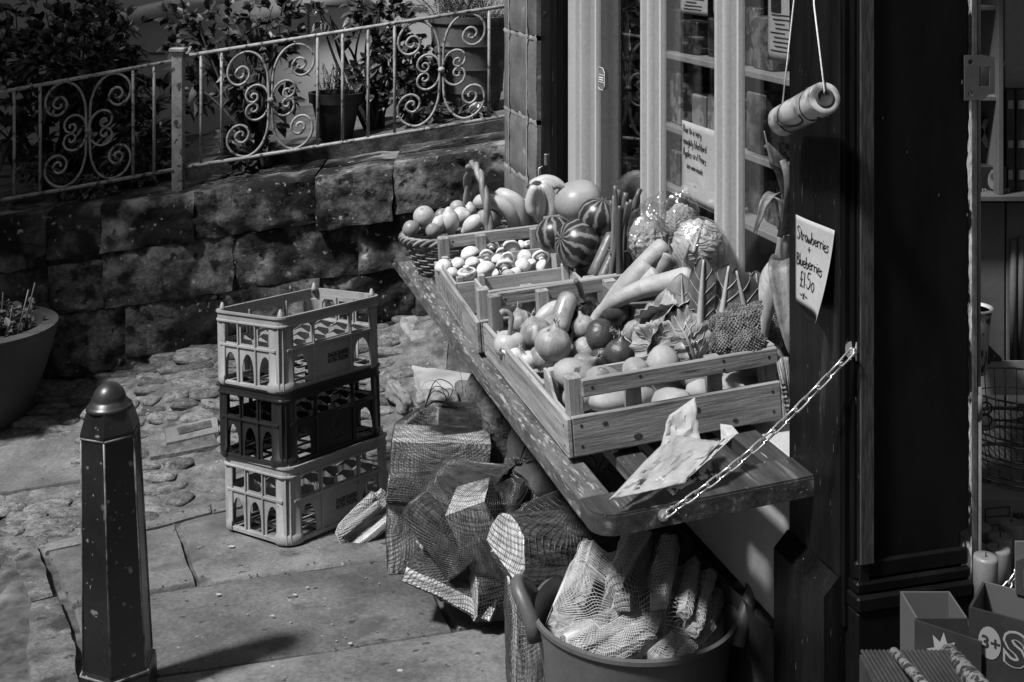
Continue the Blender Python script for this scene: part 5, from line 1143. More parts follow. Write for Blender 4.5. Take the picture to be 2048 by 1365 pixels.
# ---- lettuce in film, cabbage in film
M_let = mat('lettuce_leaf', .16, .40, .5, 14, 7, .8, 40, .35)
M_film = clear('cling_film', .97, .16, .14, .9, 34)
def ruffle_ball(c, rx, ry, rz, seed, amp=.12):
    b = MB(); b.ball(c, (rx, ry, rz), 44, 30, lambda d, t, p: 1 + amp * abs(nz(d, 2.4, seed)) + .05 * nz(d, 7, seed) + .02 * math.sin(9 * p + 4 * nz(d, 2, seed))); return b
t = thing('bagged_lettuce', 'lettuce in a clear twisted plastic bag behind the carrots', 'lettuce', P(1302, 535, 3.13))
c = P(1300, 480, 3.13); part(ruffle_ball(c, .046, .040, .060, 3, .2), 'head', M_let, t, True, world=True)
for i, (d, up) in enumerate([((-.6, -.7, 0), (0, .1, 1)), ((.5, -.8, .1), (-.1, 0, 1)), ((0, -.9, .5), (.1, .2, 1)), ((-.9, .1, .2), (.2, -.2, 1)), ((.9, 0, .3), (-.2, -.2, 1))]): wrap_leaf(t, c, d, up, .047, .7, 1.05, M_let, i * 2 + 1, .10)
fb = MB(); fb.ball(c + Vector((0, 0, .008)), (.057, .05, .078), 40, 26, lambda d, th, ph: 1 + .10 * abs(nz(d, 3.5, 8)) + .05 * abs(nz(d, 9, 8)))
fb.tube([P(1302, 425, 3.12), P(1312, 410, 3.11), P(1322, 395, 3.10), P(1326, 382, 3.10)], lambda q: .03 * (1 - q) ** 1.2 + .003, 14)
for i, v in enumerate(fb.v): fb.v[i] = v + Vector((nz(v, 34), nz(v, 34, 1), nz(v, 34, 2))) * .007
part(fb, 'plastic_bag', M_film, t, False, world=True)
t = thing('wrapped_lettuce', 'second lettuce in crumpled clear film touching the window mullion', 'lettuce', P(1362, 480, 3.12))
c = P(1362, 445, 3.10); part(ruffle_ball(c, .034, .025, .040, 5, .3), 'head', M_let, t, True, world=True)
for i, (d, up) in enumerate([((-.5, -.8, 0), (0, .1, 1)), ((.5, -.8, .2), (-.1, 0, 1))]): wrap_leaf(t, c, d, up, .033, .7, 1.0, M_let, i * 2 + 5, .15)
fb = MB(); fb.ball(c + Vector((0, 0, .012)), (.041, .032, .058), 34, 22, lambda d, th, ph: 1 + .22 * abs(nz(d, 3.2, 4)) + .10 * abs(nz(d, 8, 4)))
part(fb, 'plastic_film', M_film, t, False, world=True)
t = thing('wrapped_cabbage', 'pale cabbage tightly wrapped in shiny clear film', 'cabbage', P(1396, 530, 2.92))
c = P(1396, 492, 2.92); b = MB(); b.ball(c, (.057, .053, .057), 44, 28, lambda d, th, ph: 1 + .03 * nz(d, 1.6, 9) + .03 * abs(nz(d, 3, 9))); part(b, 'head', mat('cabbage_leaf', .34, .50, .45, 8, 5, .3, 20, .35, stretch=(1, 1, .4)), t, True, world=True)
for i, (d, up) in enumerate([((-.5, -.85, .1), (.4, 0, 1)), ((.6, -.7, .2), (-.5, 0, 1)), ((0, -.6, .8), (.3, .5, .6))]): wrap_leaf(t, c, d, up, .0575, .85, 1.0, MATS['cabbage_leaf'], i * 2 + 9, .02)
b = MB(); b.ball(c, (.0655, .0615, .0655), 44, 28, lambda d, th, ph: 1 + .03 * nz(d, 1.6, 9) + .035 * abs(nz(d, 3, 9))); 
for k in range(9): 
    a = -.9 + k * .22; b.tube([c + Vector((.062 * math.sin(a), -.03, .062 * math.cos(a))), c + Vector((.02 * math.sin(a), -.045, .05))], .0014, 4)
part(b, 'plastic_film', M_film, t, False, world=True)
# ---- leafy heads
M_cleaf = mat('cauliflower_leaf', .2, .38, .5, 7, 5, .4, 26, .35, rnd=.2)
M_dleaf = mat('dark_chard_leaf', .045, .14, .45, 7, 5, .4, 26, .4, rnd=.25)
def rib_leaf(par, base, tip, wid, bow, mt, seed, ribr=.006, side=None, ruff=.10, name='leaf', nv=5, cup=.35):
    "leaf blade with ruffled margin on a thick pale midrib with side veins; bow bends it towards the viewer"
    base, tip = Vector(base), Vector(tip); ax = tip - base; L = ax.length; u = ax.normalized(); s = (side or Vector((1, -.2, 0))); s = (s - u * s.dot(u)).normalized(); n = s.cross(u).normalized()
    if n.y > 0: n = -n
    def mid(t): return base + ax * t + n * (bow * math.sin(t * math.pi * .5) ** 2)
    def wd(t): return wid * (.22 + 1.05 * math.sin(min(1, t * .86 + .05) * math.pi) ** .6 * (.6 + .5 * t)) * max(.05, 1 - t ** 12)
    def pt(a, t):
        w = (a * 2 - 1); e = abs(w) ** 3
        return mid(t) + s * (w * wd(t)) + n * (-cup * wd(t) * w * w * .6 + ruff * wid * e * math.sin(t * 17 + seed + w + 2 * nz((t * 4, w, seed), 1)) + .15 * wid * nz((w * 2, t * 5, seed), 1))
    b = MB(); b.sheet(pt, 14, 26); lf = part(b, name, mt, par, True, world=True)
    b = MB(); b.tube([mid(t / 16 * .97) + n * .0015 for t in range(17)], lambda t: ribr * (1.25 - t) if t > .05 else ribr, 8, flat=.8)
    for k in range(nv):
        t0 = .18 + .68 * k / nv
        for sg in (-1, 1):
            pts = []
            for j in range(6):
                q = j / 5; pts.append(pt(.5 + sg * .46 * q, min(.98, t0 + .16 * q)) + n * .0012)
            b.tube(pts, lambda q: ribr * .13 * (1 - .7 * q), 4)
    part(b, 'midrib', M_vein, lf, True, world=True)
    return lf
t = thing('leafy_greens', 'row of upright dark leaves with thick pale ribs behind the broccoli', 'greens', P(1450, 700, 2.76))
for i, (x0, y0, x1, y1, w, m_, d) in enumerate([(1396, 680, 1408, 512, .026, M_dleaf, 2.74), (1428, 700, 1458, 528, .030, M_dleaf, 2.73), (1512, 690, 1472, 534, .036, M_dleaf, 2.75), (1456, 690, 1440, 540, .036, M_dleaf, 2.79), (1530, 690, 1512, 540, .040, M_dleaf, 2.76), (1370, 690, 1362, 548, .034, M_cleaf, 2.78), (1545, 680, 1540, 520, .022, M_cleaf, 2.72), (1490, 690, 1500, 545, .040, M_dleaf, 2.79), (1345, 690, 1335, 575, .03, M_cleaf, 2.80)]):
    rib_leaf(t, P(x0, y0 + 30, d - .02), P(x1, y1, d), w, .012 * (-1) ** i, m_, i * 3 + 1, .0112 if i < 3 else .007)
t = thing('cauliflower', 'cauliflower wrapped in its pale ruffled ribbed leaves', 'cauliflower', P(1350, 740, 2.75)); c = P(1352, 676, 2.76)
b = ruffle_ball(c, .062, .055, .058, 14, .10); part(b, 'curd', mat('curd_leaf_base', .30, .46, .55, 9, 5, .4, 26, .3), t, True, world=True)
for i, (d, up, R0, aw, ah, fl) in enumerate([((-.75, -.1, .5), (.4, .2, 1), .064, .62, .85, .5), ((.5, .3, .8), (-.5, 0, .6), .064, .6, .8, .3), ((-.2, .4, .9), (-.6, -.5, .6), .064, .7, .8, .5), ((.85, -.35, .1), (-.25, -.1, 1), .066, .66, .95, .15), ((-.55, -.8, -.25), (-.35, .2, 1), .070, .62, .80, .40), ((.25, -.95, .1), (-.45, .1, 1), .073, .68, .98, .16)]):
    wrap_leaf(t, c, d, up, R0, aw, ah, M_cleaf, i * 3 + 1, fl)
# broccoli
M_broc = mat('broccoli_floret', .06, .19, .8, 60, 4, .6, 300, .2, dist=.003)
t = thing('broccoli', 'head of dark broccoli leaning over the crate end', 'broccoli', P(1500, 720, 2.66)); rr = random.Random(77)
b = MB()
def floret(c, r, seed):
    c = Vector(c); b.ball(c, (r * .93, r * .84, r * .8), 20, 14, lambda d, th, ph: 1 + .08 * nz(d, 3, seed)); n = 480
    for k in range(n):                         # tight buds all over the floret
        z = 1 - 2 * (k + .5) / n; a = k * 2.39996; q = math.sqrt(1 - z * z); d = Vector((q * math.cos(a), q * math.sin(a), z))
        if d.y > .45: continue
        f = 1 + .10 * nz(d, 3, seed) + .09 * abs(nz(d, 7, seed)); s_ = r * rr.uniform(.045, .085)
        b.ball(c + Vector((d.x * r, d.y * r * .9, d.z * r * .85)) * (f * rr.uniform(.93, .98)), s_, 6, 4)
FL = [(1455, 690, 2.63, 30), (1478, 660, 2.64, 36), (1510, 648, 2.66, 34), (1525, 655, 2.68, 32), (1500, 690, 2.61, 32), (1450, 710, 2.64, 22), (1540, 672, 2.66, 26), (1450, 655, 2.68, 26), (1478, 636, 2.70, 24), (1525, 632, 2.70, 26), (1545, 690, 2.68, 20), (1480, 705, 2.62, 24)]
for i, (x, y, d, r) in enumerate(FL): floret(P(x - 4, y - 4, d), r * 1.12 / F * d, i)
part(b, 'florets', M_broc, t, True, world=True)
b = MB(); b.tube([P(1505, 672, 2.68), P(1535, 700, 2.66), P(1556, 735, 2.63)], lambda q: .028 - .006 * q, 12); part(b, 'stem', mat('broccoli_stem', .16, .26, .5, 10, 4, .2, 40, .35), t, True, world=True)
# leeks: long folded leaves by the pilaster
M_leek = mat('leek_leaf', .06, .16, .45, 5, 4, .25, 24, .4, stretch=(14, 14, .5)); M_leekw = mat('leek_shank', .16, .30, .45, 5, 4, .15, 24, .4, stretch=(10, 10, .5))
def strap(par, pts, w, mt, side=(1, -.2, 0), fold=.35, name='leaf'):
    pts = spline(pts, 6); b = MB(); N = len(pts); vs = []
    for i, p in enumerate(pts):
        a = pts[max(0, i - 1)]; c = pts[min(N - 1, i + 1)]; u = (c - a).normalized(); s = Vector(side); s = (s - u * s.dot(u)); s = s.normalized() if s.length > 1e-5 else u.orthogonal().normalized(); n = u.cross(s)
        q = w(i / (N - 1)) if callable(w) else w
        for k in (-1, -.5, 0, .5, 1): vs.append(p + s * (q * k) + n * (fold * q * abs(k)))
    b.add(vs, [(i * 5 + k, i * 5 + k + 1, (i + 1) * 5 + k + 1, (i + 1) * 5 + k) for i in range(N - 1) for k in range(4)])
    o = part(b, name, mt, par, True, world=True); md = o.modifiers.new('thickness', 'SOLIDIFY'); md.thickness = .0016; return o
t = thing('leek_bunch', 'leeks standing by the pilaster with long folded dark leaves', 'leeks', P(1545, 700, 2.62))
b = MB(); b.tube(spline([P(1520, 700, 2.64), P(1532, 640, 2.63), P(1560, 545, 2.60), P(1578, 470, 2.575)], 6), lambda q: .012 - .001 * q, 12); part(b, 'shank', M_leekw, t, True, world=True)
b = MB(); b.tube(spline([P(1500, 690, 2.70), P(1535, 600, 2.69), P(1556, 520, 2.67), P(1570, 440, 2.64)], 6), lambda q: .009, 12); part(b, 'shank', M_leekw, t, True, world=True)
strap(t, [P(1568, 520, 2.585), P(1562, 526, 2.57), P(1558, 545, 2.55), P(1566, 610, 2.52), P(1574, 665, 2.50), P(1580, 710, 2.49)], lambda q: .021 * (1 - q ** 3) + .001, M_leek)
strap(t, [P(1574, 480, 2.58), P(1580, 420, 2.55), P(1572, 360, 2.53), P(1556, 320, 2.52), P(1532, 290, 2.52)], lambda q: .020 * (1 - .7 * q), M_leek)
strap(t, [P(1578, 470, 2.57), P(1583, 400, 2.50), P(1578, 350, 2.49), P(1566, 320, 2.50)], lambda q: .017 * (1 - .6 * q), M_leek, (1, .4, .3))
strap(t, [P(1570, 440, 2.62), P(1562, 400, 2.60), P(1548, 390, 2.58), P(1530, 405, 2.56), P(1518, 440, 2.55), P(1508, 465, 2.55)], lambda q: .013 * (1 - q ** 2) + .001, M_leek)
strap(t, [P(1568, 450, 2.63), P(1556, 402, 2.60), P(1540, 396, 2.59), P(1524, 425, 2.57), P(1512, 470, 2.56)], lambda q: .008 * (1 - q ** 2) + .0008, M_leek)
strap(t, [P(1572, 460, 2.58), P(1566, 430, 2.56), P(1560, 405, 2.55), P(1548, 395, 2.55)], lambda q: .009 * (1 - q) + .001, M_leekw)
strap(t, [P(1576, 400, 2.53), P(1560, 350, 2.50), P(1545, 330, 2.49), P(1540, 312, 2.49), P(1528, 262, 2.50)], lambda q: .010 * (1 - q) + .0008, M_leek)
b = MB()
for k in range(9):
    strap(t, [P(1555 + 2 * k, 715, 2.60), P(1560 + 2.2 * k, 745 + 5 * k, 2.575), P(1566 + 1.5 * k, 770 + 9 * k, 2.56)], .004 + .001 * (k % 3), M_leekw if k % 2 else M_leek, name='outer_leaf')
# wilted pale leaf tips between greens and leeks
# ---- fruit basket
BX, BY = 1.69, .185; bc = S(BX, BY, .002)
M_wick = mat('peeled_willow', .11, .24, .5, 14, 4, .2, 50, .4)
bk = thing('wicker_basket', 'oval wicker basket with twisted handle heaped with fruit', 'basket', bc, (TILT, 0, WROT))
def ov(a, z, k=1.0): 
    f = .80 + .20 * (max(0, z) / .112) ** .8; return Vector((.150 * f * k * math.cos(a), .245 * f * k * math.sin(a), z))
NS = 28; b = MB()
for k in range(NS): a = 2 * math.pi * k / NS; b.tube([ov(a, z) for z in (0, .03, .06, .09, .112)], .0032, 5)
part(b, 'stakes', M_wick, bk, True)
for r_ in range(11):
    z = .006 + r_ * .0094; b = MB(); pts = []
    for k in range(112):
        a = 2 * math.pi * k / 112; s = .0045 * math.cos(NS / 2 * a + math.pi * r_); p = ov(a, z + .0015 * nz((a * 3, r_, 0), 1)); pts.append(p + Vector((p.x, p.y, 0)).normalized() * s)
    b.tube(pts, .0038, 5, closed=True); part(b, 'weaver', M_wick, bk, True)
for j in range(3):
    b = MB(); pts = []
    for k in range(120):
        a = 2 * math.pi * k / 120; ph = 14 * a + j * 2.094; p = ov(a, .110); pts.append(p + Vector((p.x, p.y, 0)).normalized() * (.008 * math.cos(ph)) + Vector((0, 0, .009 * math.sin(ph))))
    b.tube(pts, .0052, 6, closed=True); part(b, 'rim_braid', M_wick, bk, True)
for j in range(2):
    b = MB(); pts = []
    for k in range(49):
        t_ = k / 48; a = math.pi * t_; p = Vector((.135 * math.cos(a), .012, .10 + .205 * math.sin(a) ** .75)); ph = 22 * t_ + j * math.pi
        rad = Vector((math.cos(a), 0, math.sin(a))); pts.append(p + rad * (.0052 * math.cos(ph)) + Vector((0, .0052 * math.sin(ph), 0)))
    b.tube(pts, .0088, 8); part(b, 'handle_strand', M_wick, bk, True)
b = MB(); b.lathe([(.86, .0), (.9, .06), (.6, .075), (.0001, .08)], 28); b.v = [Vector((v.x * .142, v.y * .235, v.z)) for v in b.v]; part(b, 'liner', mat('straw_liner', .05, .1, .9, 30, 4, .6, 60, .2), bk, True)
M_orange = mat('orange_peel', .27, .34, .52, 5, 3, .5, 130, .4); M_lemon = mat('lemon_peel', .36, .46, .5, 5, 3, .25, 110, .4); M_lime = mat('lime_peel', .16, .24, .4, 5, 3, .25, 110, .4); M_gfr = mat('grapefruit_peel', .2, .27, .45, 5, 3, .25, 120, .4)
def fruit(name, px, py, rx, ry, d, mt, label, ax=(0, 0, 1), nip=0, navel=True):
    k = d / F; b = MB(); R0, R1 = rx * k, ry * k
    b.ball((0, 0, 0), (R0, R0, R1), 26, 18, lambda dv, t, p: 1 + nip * max(0, abs(dv.z) - .86) * 2.6 + .008 * nz(dv, 3))
    if navel: b.lathe([(R0 * .16, R1 * .975), (R0 * .10, R1 * 1.01), (R0 * .05, R1 * .97), (.0001, R1 * .96)], 8, m=1)
    return single(b, name, [mt, M_terrd], label, name.replace('_', ' '), P(px, py, d), True, 'citrus fruit in the wicker basket', aim(ax).to_euler(), True)
fruit('orange', 848, 434, 22, 22, 3.90, M_orange, 'large orange with its stalk scar showing on top of the basket', (-.15, -.55, .8))
fruit('lime', 822, 458, 17, 16, 3.86, M_lime, 'dark lime at the outer end of the wicker basket', (.9, .2, .3), .3)
fruit('lime', 883, 432, 14, 15, 3.98, M_lime, 'lime wedged behind the large orange', (.5, .4, .6), .3)
fruit('orange', 915, 416, 16, 15, 4.02, M_gfr, 'small dull orange at the back of the basket', (.3, .3, .9))
fruit('lemon', 900, 443, 19, 24, 3.90, M_lemon, 'pale lemon standing on end beside the large orange', (-.1, -.1, 1), .7, False)
fruit('lemon', 922, 434, 20, 18, 3.97, M_lemon, 'lemon lying with its stalk end towards the handle', (.8, -.4, .2), .6)
fruit('lemon', 946, 449, 17, 24, 3.88, M_lemon, 'lemon half hidden behind the basket handle', (.7, -.1, .6), .7, False)
fruit('grapefruit', 978, 436, 25, 23, 3.89, M_gfr, 'dull grapefruit in front of the bananas', (.2, .2, .9), 0, False)
fruit('lemon', 876, 450, 16, 18, 3.89, M_lemon, 'low lemon under the large orange', (.4, 0, .8), .6, False)
fruit('lime', 866, 462, 15, 15, 3.85, M_lime, 'lime showing just above the crate rail', (-.3, -.4, .8), .3)
fruit('lemon', 940, 422, 13, 15, 4.03, M_lemon, 'lemon seen through the basket handle', (0, 0, 1), .6, False)
M_ban = mat('banana_skin', .33, .40, .4, 5, 4, .05, 40, .4, spots=((26, .72, .75, .12),)); M_btip = mat('banana_tip', .03, .07, .7, 20, 3, .2, 40, .3)
def banana(par, pts, r):
    p = spline(pts, 6); b = MB(); N = len(p)
    def rad(t): return r * (1 if .16 < t < .8 else (.36 + .64 * math.sin(min(1, (t if t < .5 else 1 - t) / (.16 if t < .5 else .2)) * math.pi / 2)))
    b.tube(p, rad, 7); o = part(b, 'banana', M_ban, par, True, world=True)
    return o
t = thing('banana_bunch', 'three fat bananas lying in the basket beside the handle', 'bananas', P(1030, 440, 3.93))
banana(t, [P(948, 407, 3.90), P(975, 402, 3.88), P(1005, 412, 3.87), P(1025, 437, 3.88), P(1030, 475, 3.92)], .022)
banana(t, [P(992, 392, 3.93), P(1012, 393, 3.90), P(1036, 408, 3.89), P(1046, 440, 3.90), P(1048, 480, 3.93)], .0235)
banana(t, [P(1030, 402, 3.97), P(1046, 412, 3.95), P(1060, 432, 3.94), P(1065, 470, 3.95)], .021)
t = thing('banana_hand', 'hand of bananas hanging down from a dark stalk against the pier', 'bananas', P(1090, 400, 3.90))
for i, pp in enumerate([[(1072, 372), (1064, 388), (1060, 410), (1066, 432)], [(1074, 372), (1073, 390), (1074, 412), (1072, 440)], [(1077, 372), (1083, 395), (1082, 420), (1074, 446)], [(1079, 371), (1096, 388), (1104, 412), (1096, 448)], [(1076, 372), (1096, 370), (1112, 386), (1118, 412), (1114, 440)], [(1060, 376), (1074, 368), (1092, 362), (1112, 368), (1126, 388), (1128, 425)]]):
    banana(t, [P(x, y, 3.88 + .02 * (i - 3) * (1 if i > 3 else .5)) for x, y in pp], .0155 if i < 3 else .019)
b = MB(); b.tube(spline([P(1082, 374, 3.89), P(1072, 369, 3.885), P(1063, 375, 3.88), P(1054, 371, 3.88)], 4), [.016, .014, .013, .012, .012, .011, .010, .009, .008, .008, .007, .007, .006], 8); part(b, 'stalk', M_btip, t, True, world=True)
b = MB(); q = P(1086, 431, 3.872); b.add([q + Vector((.0085 * math.cos(k * .628), -.003, .012 * math.sin(k * .628))) for k in range(10)], [tuple(range(10))]); b.tube([q + Vector((.006 * math.cos(k * .628), -.0035, .008 * math.sin(k * .628))) for k in range(10)], .001, 4, closed=True, m=1); part(b, 'sticker', [flat('sticker_pale', .7, .4), flat('sticker_ink', .08, .4)], t, world=True)
# boxes under the back rows
riser_box('cardboard box under the carrots and bagged lettuce', .56, .84, -.018, .10, .15)
riser_box('cardboard box under the banana hand and squash at the far window', 1.46, 1.60, -.075, .03, .155, .0)
# ================================================================== MILK CRATES
M_milkg = mat('grey_crate_plastic', .20, .29, .45, 5, 8, .1, 60, .4, spots=((14, .62, .74, .14), (50, .70, .73, .08)))
M_milkb = mat('black_crate_plastic', .010, .022, .30, 5, 4, .08, 60, .5, spots=((10, .70, .78, .07),))
CL, CW, CH = .428, .307, .2185
def rect(x0, x1, z0, z1): return [(x0, z0), (x1, z0), (x1, z1), (x0, z1)]
def arch(x0, x1, z0, z1):
    n = 9; c = (x0 + x1) / 2; r = (x1 - x0) / 2; h = min((z1 - z0) * .75, r * 2.2)
    return [(x0, z0), (x1, z0)] + [(c + r * math.cos(math.pi * k / n), z1 - h + h * math.sin(math.pi * k / n)) for k in range(n + 1)]
def side_panel(L, panel):
    "openings: windows above the mid rail, arches below it"
    zm0, zm1 = .118, .131; e = .042; holes = []
    cols = [(e, L * .30), (L * .33, L * .67), (L * .70, L - e)] if panel else [(e, L * .34), (L * .40, L * .60), (L * .66, L - e)]
    for i, (a, c) in enumerate(cols):
        holes.append([(a, zm1 + .002), (c, zm1 + .002), (c, .182), (c - .012, .194), (a + .012, .194), (a, .182)] if not (i == 1 and not panel) else rect(a, c, zm1 + .002, .192))
        if panel and i == 1: continue
        w = c - a
        if panel: holes.append(arch(a + .006, c - .016 if i == 0 else c - .006, .018, zm0 - .012))
        else:
            holes.append(arch(a + .004, c - .004, .018, zm0 - .014))
    return panel2d(rect(.012, L - .012, .004, .206), holes, .0032)
def milk_crate(label, mt, loc, rot, text=None, first=None):
    t = thing('milk_crate', label, 'crate', loc, rot, 'stack of milk crates'); 
    for (L, pan, place) in ((CL, True, lambda v: Vector((v.x, v.y + .004, v.z))), (CL, True, lambda v: Vector((v.x, CW - .004 + v.y, v.z))), (CW, False, lambda v: Vector((.004 + v.y, v.x, v.z))), (CW, False, lambda v: Vector((CL - .004 + v.y, v.x, v.z)))):
        vs, fs = side_panel(L, pan); b = MB(); b.add([place(v) for v in vs], fs)
        # ribs, mid rail and foot band stand proud of the plate
        for x in ((L * .315, L * .685) if pan else (L * .37, L * .63)): 
            for (x_, w) in ((x, .005),): c = place(Vector((x_, 0, .105))); b.box(c, (w, .016, .2) if pan else (.016, w, .2), None, .001)
        for z, hh, th in ((.1245, .008, .014), (.010, .012, .015)):
            c = place(Vector((L / 2, 0, z))); b.box(c, (L - .05, th, hh) if pan else (th, L - .05, hh), None, .001)
        part(b, 'side', mt, t)
    # rim band with lip, rounded at the corners
    def rr_path(off, z, n=5):
        r = .03; pts = []
        for cx, cy, a0 in ((CL - r, CW - r, 0), (r, CW - r, 90), (r, r, 180), (CL - r, r, 270)):
            for k in range(n + 1): a = R(a0 + 90 * k / n); pts.append(Vector((cx + (r + off) * math.cos(a), cy + (r + off) * math.sin(a), z)))
        return pts
    b = MB(); rows = [rr_path(o, z) for o, z in ((.002, .194), (.002, .218), (.007, .220), (.007, .226), (-.004, .226), (-.004, .194))]; N = len(rows[0])
    b.add([p for r_ in rows for p in r_], [(i * N + k, i * N + (k + 1) % N, ((i + 1) % 6) * N + (k + 1) % N, ((i + 1) % 6) * N + k) for i in range(6) for k in range(N)])
    rows = [rr_path(o, z) for o, z in ((.003, .193), (.006, .195), (.006, .199), (.002, .201))]
    b.add([p for r_ in rows for p in r_], [(i * N + k, i * N + (k + 1) % N, (i + 1) * N + (k + 1) % N, (i + 1) * N + k) for i in range(3) for k in range(N)])
    part(b, 'rim', mt, t)
    for cx, cy, a0 in ((CL, CW, 0), (0, CW, 90), (0, 0, 180), (CL, 0, 270)):
        sx, sy = (1 if cx else -1), (1 if cy else -1); b = MB(); r = .046; c0 = Vector((cx - sx * r, cy - sy * r, 0)); pf = []
        for z, o in ((.0, .004), (.006, .008), (.028, .008), (.032, .003), (.190, .001), (.195, .001)):
            pf.append([c0 + Vector(((r + o) * math.cos(R(a0 + q)), (r + o) * math.sin(R(a0 + q)), z)) for q in range(-8, 99, 13)])
        n = len(pf[0]); b.add([p for q in pf for p in q], [(i * n + k, i * n + k + 1, (i + 1) * n + k + 1, (i + 1) * n + k) for i in range(len(pf) - 1) for k in range(n - 1)])
        o = part(b, 'corner_post', mt, t, True); md = o.modifiers.new('wall', 'SOLIDIFY'); md.thickness = .003; md.offset = -1
        b = MB(); b.lathe([(.012, .220), (.009, .230), (.004, .246), (.0001, .248)], 10, (cx - sx * .018, cy - sy * .018, 0)); part(b, 'stacking_peg', mt, t, True)
    b = MB()
    for k in range(1, 5): b.box((CL / 2, CW * k / 5, .014), (CL - .012, .008, .006)); 
    for k in range(1, 6): b.box((CL * k / 6, CW / 2, .0136), (.008, CW - .012, .0055))
    part(b, 'floor_grid', mt, t)
    # bottle dividers with zigzag top edges
    b = MB()
    def zig(p0, p1, cells):
        n = cells * 2; vs = []
        for k in range(n + 1): q = Vector(p0).lerp(Vector(p1), k / n); vs += [Vector((q.x, q.y, .100)), Vector((q.x, q.y, .122 + (.013 if k % 2 else 0)))]
        b.add(vs, [(2 * k, 2 * k + 2, 2 * k + 3, 2 * k + 1) for k in range(n)])
    for k in range(1, 4): zig((.006, CW * k / 4, 0), (CL - .006, CW * k / 4, 0), 5)
    for k in range(1, 5): zig((CL * k / 5, .006, 0), (CL * k / 5, CW - .006, 0), 4)
    o = part(b, 'divider', mt, t); md = o.modifiers.new('wall', 'SOLIDIFY'); md.thickness = .0022; md.offset = 0
    if text:
        b = MB()
        for i, ln in enumerate(text):
            tb = text_mb(ln, .0185, .0009); wd = max(v.x for v in tb.v) - min(v.x for v in tb.v); k = .088 / wd
            b.add([Vector((CL * .555 + v.x * k, .0014, .072 - i * .017 + v.y)) for v in tb.v], tb.f)
        part(b, 'printed_name', flat('crate_print', .012, .5), t)
    else:
        b = MB(); b.tube([(CL * .5 + .011 * math.cos(k * .5236), .0016, .088 + .013 * math.sin(k * .5236)) for k in range(12)], .0012, 5, closed=True); b.tube([(CL * .5 + .024 * math.cos(k * .5236), .0016, .052 + .012 * math.sin(k * .5236)) for k in range(12)], .001, 5, closed=True); part(b, 'moulded_badge', mt, t)
    return t
q = G(578, 1099); GA, GB = .04, -.095
nrm = Vector((-GA, -GB, 1)).normalized()
def stack_rot(yaw):
    x = Vector((math.cos(yaw), math.sin(yaw), 0)); x = (x - nrm * x.dot(nrm)).normalized(); y = nrm.cross(x); return Matrix((x, y, nrm)).transposed().to_euler()
y0 = R(51)
milk_crate('grey plastic milk crate with printed name at the foot of the stack', M_milkg, q + Vector((0, 0, .004)), stack_rot(y0), ('DALES DAIRIES', '01756 752296'))
milk_crate('black plastic milk crate in the middle of the stack', M_milkb, q + nrm * .2185 + Vector((-.008, .004, .004)), stack_rot(y0 + R(1.5)))
milk_crate('grey plastic milk crate with printed name on top of the stack', M_milkg, q + nrm * .437 + Vector((-.012, .002, .004)), stack_rot(y0 + R(1.0)), ('DALES DAIRIES', '01756 752296'))

# ================================================================== LOG NETS
M_split = mat('split_log_face', .14, .52, .8, 9, 9, 1.0, 22, .25, stretch=(1.2, 9, 9), rnd=.25)
M_bark = mat('log_bark', .015, .12, .9, 16, 9, 1.0, 34, .2, stretch=(1, 3, 3), dist=.012); M_logend = mat('log_end_grain', .26, .54, .85, 40, 8, .8, 60, .2, rnd=.2)
def log_mesh(L, r, kind, seed):
    "split log along x: flat riven faces and a rounded bark face, slightly crooked"
    rr = random.Random(seed); n = 7; b = MB()
    if kind == 'wedge': sec = [(0, -.55)] + [(math.cos(a), math.sin(a) * .9) for a in [math.pi * (.08 + .84 * k / 6) for k in range(7)]]; bark = set(range(1, 7))
    elif kind == 'half': sec = [(-1, -.35), (1, -.35)] + [(math.cos(a), math.sin(a) * .95) for a in [math.pi * (.05 + .9 * k / 7) for k in range(8)]]; bark = set(range(2, 9))
    elif kind == 'block': sec = [(-.85, -.8), (.9, -.7), (.8, .75), (-.75, .85)]; bark = {1}
    else: sec = [(math.cos(a), math.sin(a)) for a in [2 * math.pi * k / 12 for k in range(12)]]; bark = set(range(12))
    m = len(sec); xs = [-L / 2 + L * k / n for k in range(n + 1)]; vs = []
    for x in xs:
        for (a, c) in sec:
            p = Vector((x, a * r, c * r)); vs.append(p + Vector((0, nz(p, 9, seed), nz(p, 9, seed + 3))) * .006 + Vector((0, nz(p, 30, seed), nz(p, 30, seed + 3))) * .0025 + Vector((rr.uniform(-.004, .004) if abs(x) > L * .45 else 0, 0, 0)))
    for i in range(n):
        for k in range(m): b.add([], []); b.f.append([i * m + k, i * m + (k + 1) % m, (i + 1) * m + (k + 1) % m, (i + 1) * m + k]); b.m.append(1 if k in bark else 0)
    b.v = vs; b.f.append(list(range(m - 1, -1, -1))); b.m.append(2); b.f.append([n * m + k for k in range(m)]); b.m.append(2)
    return b
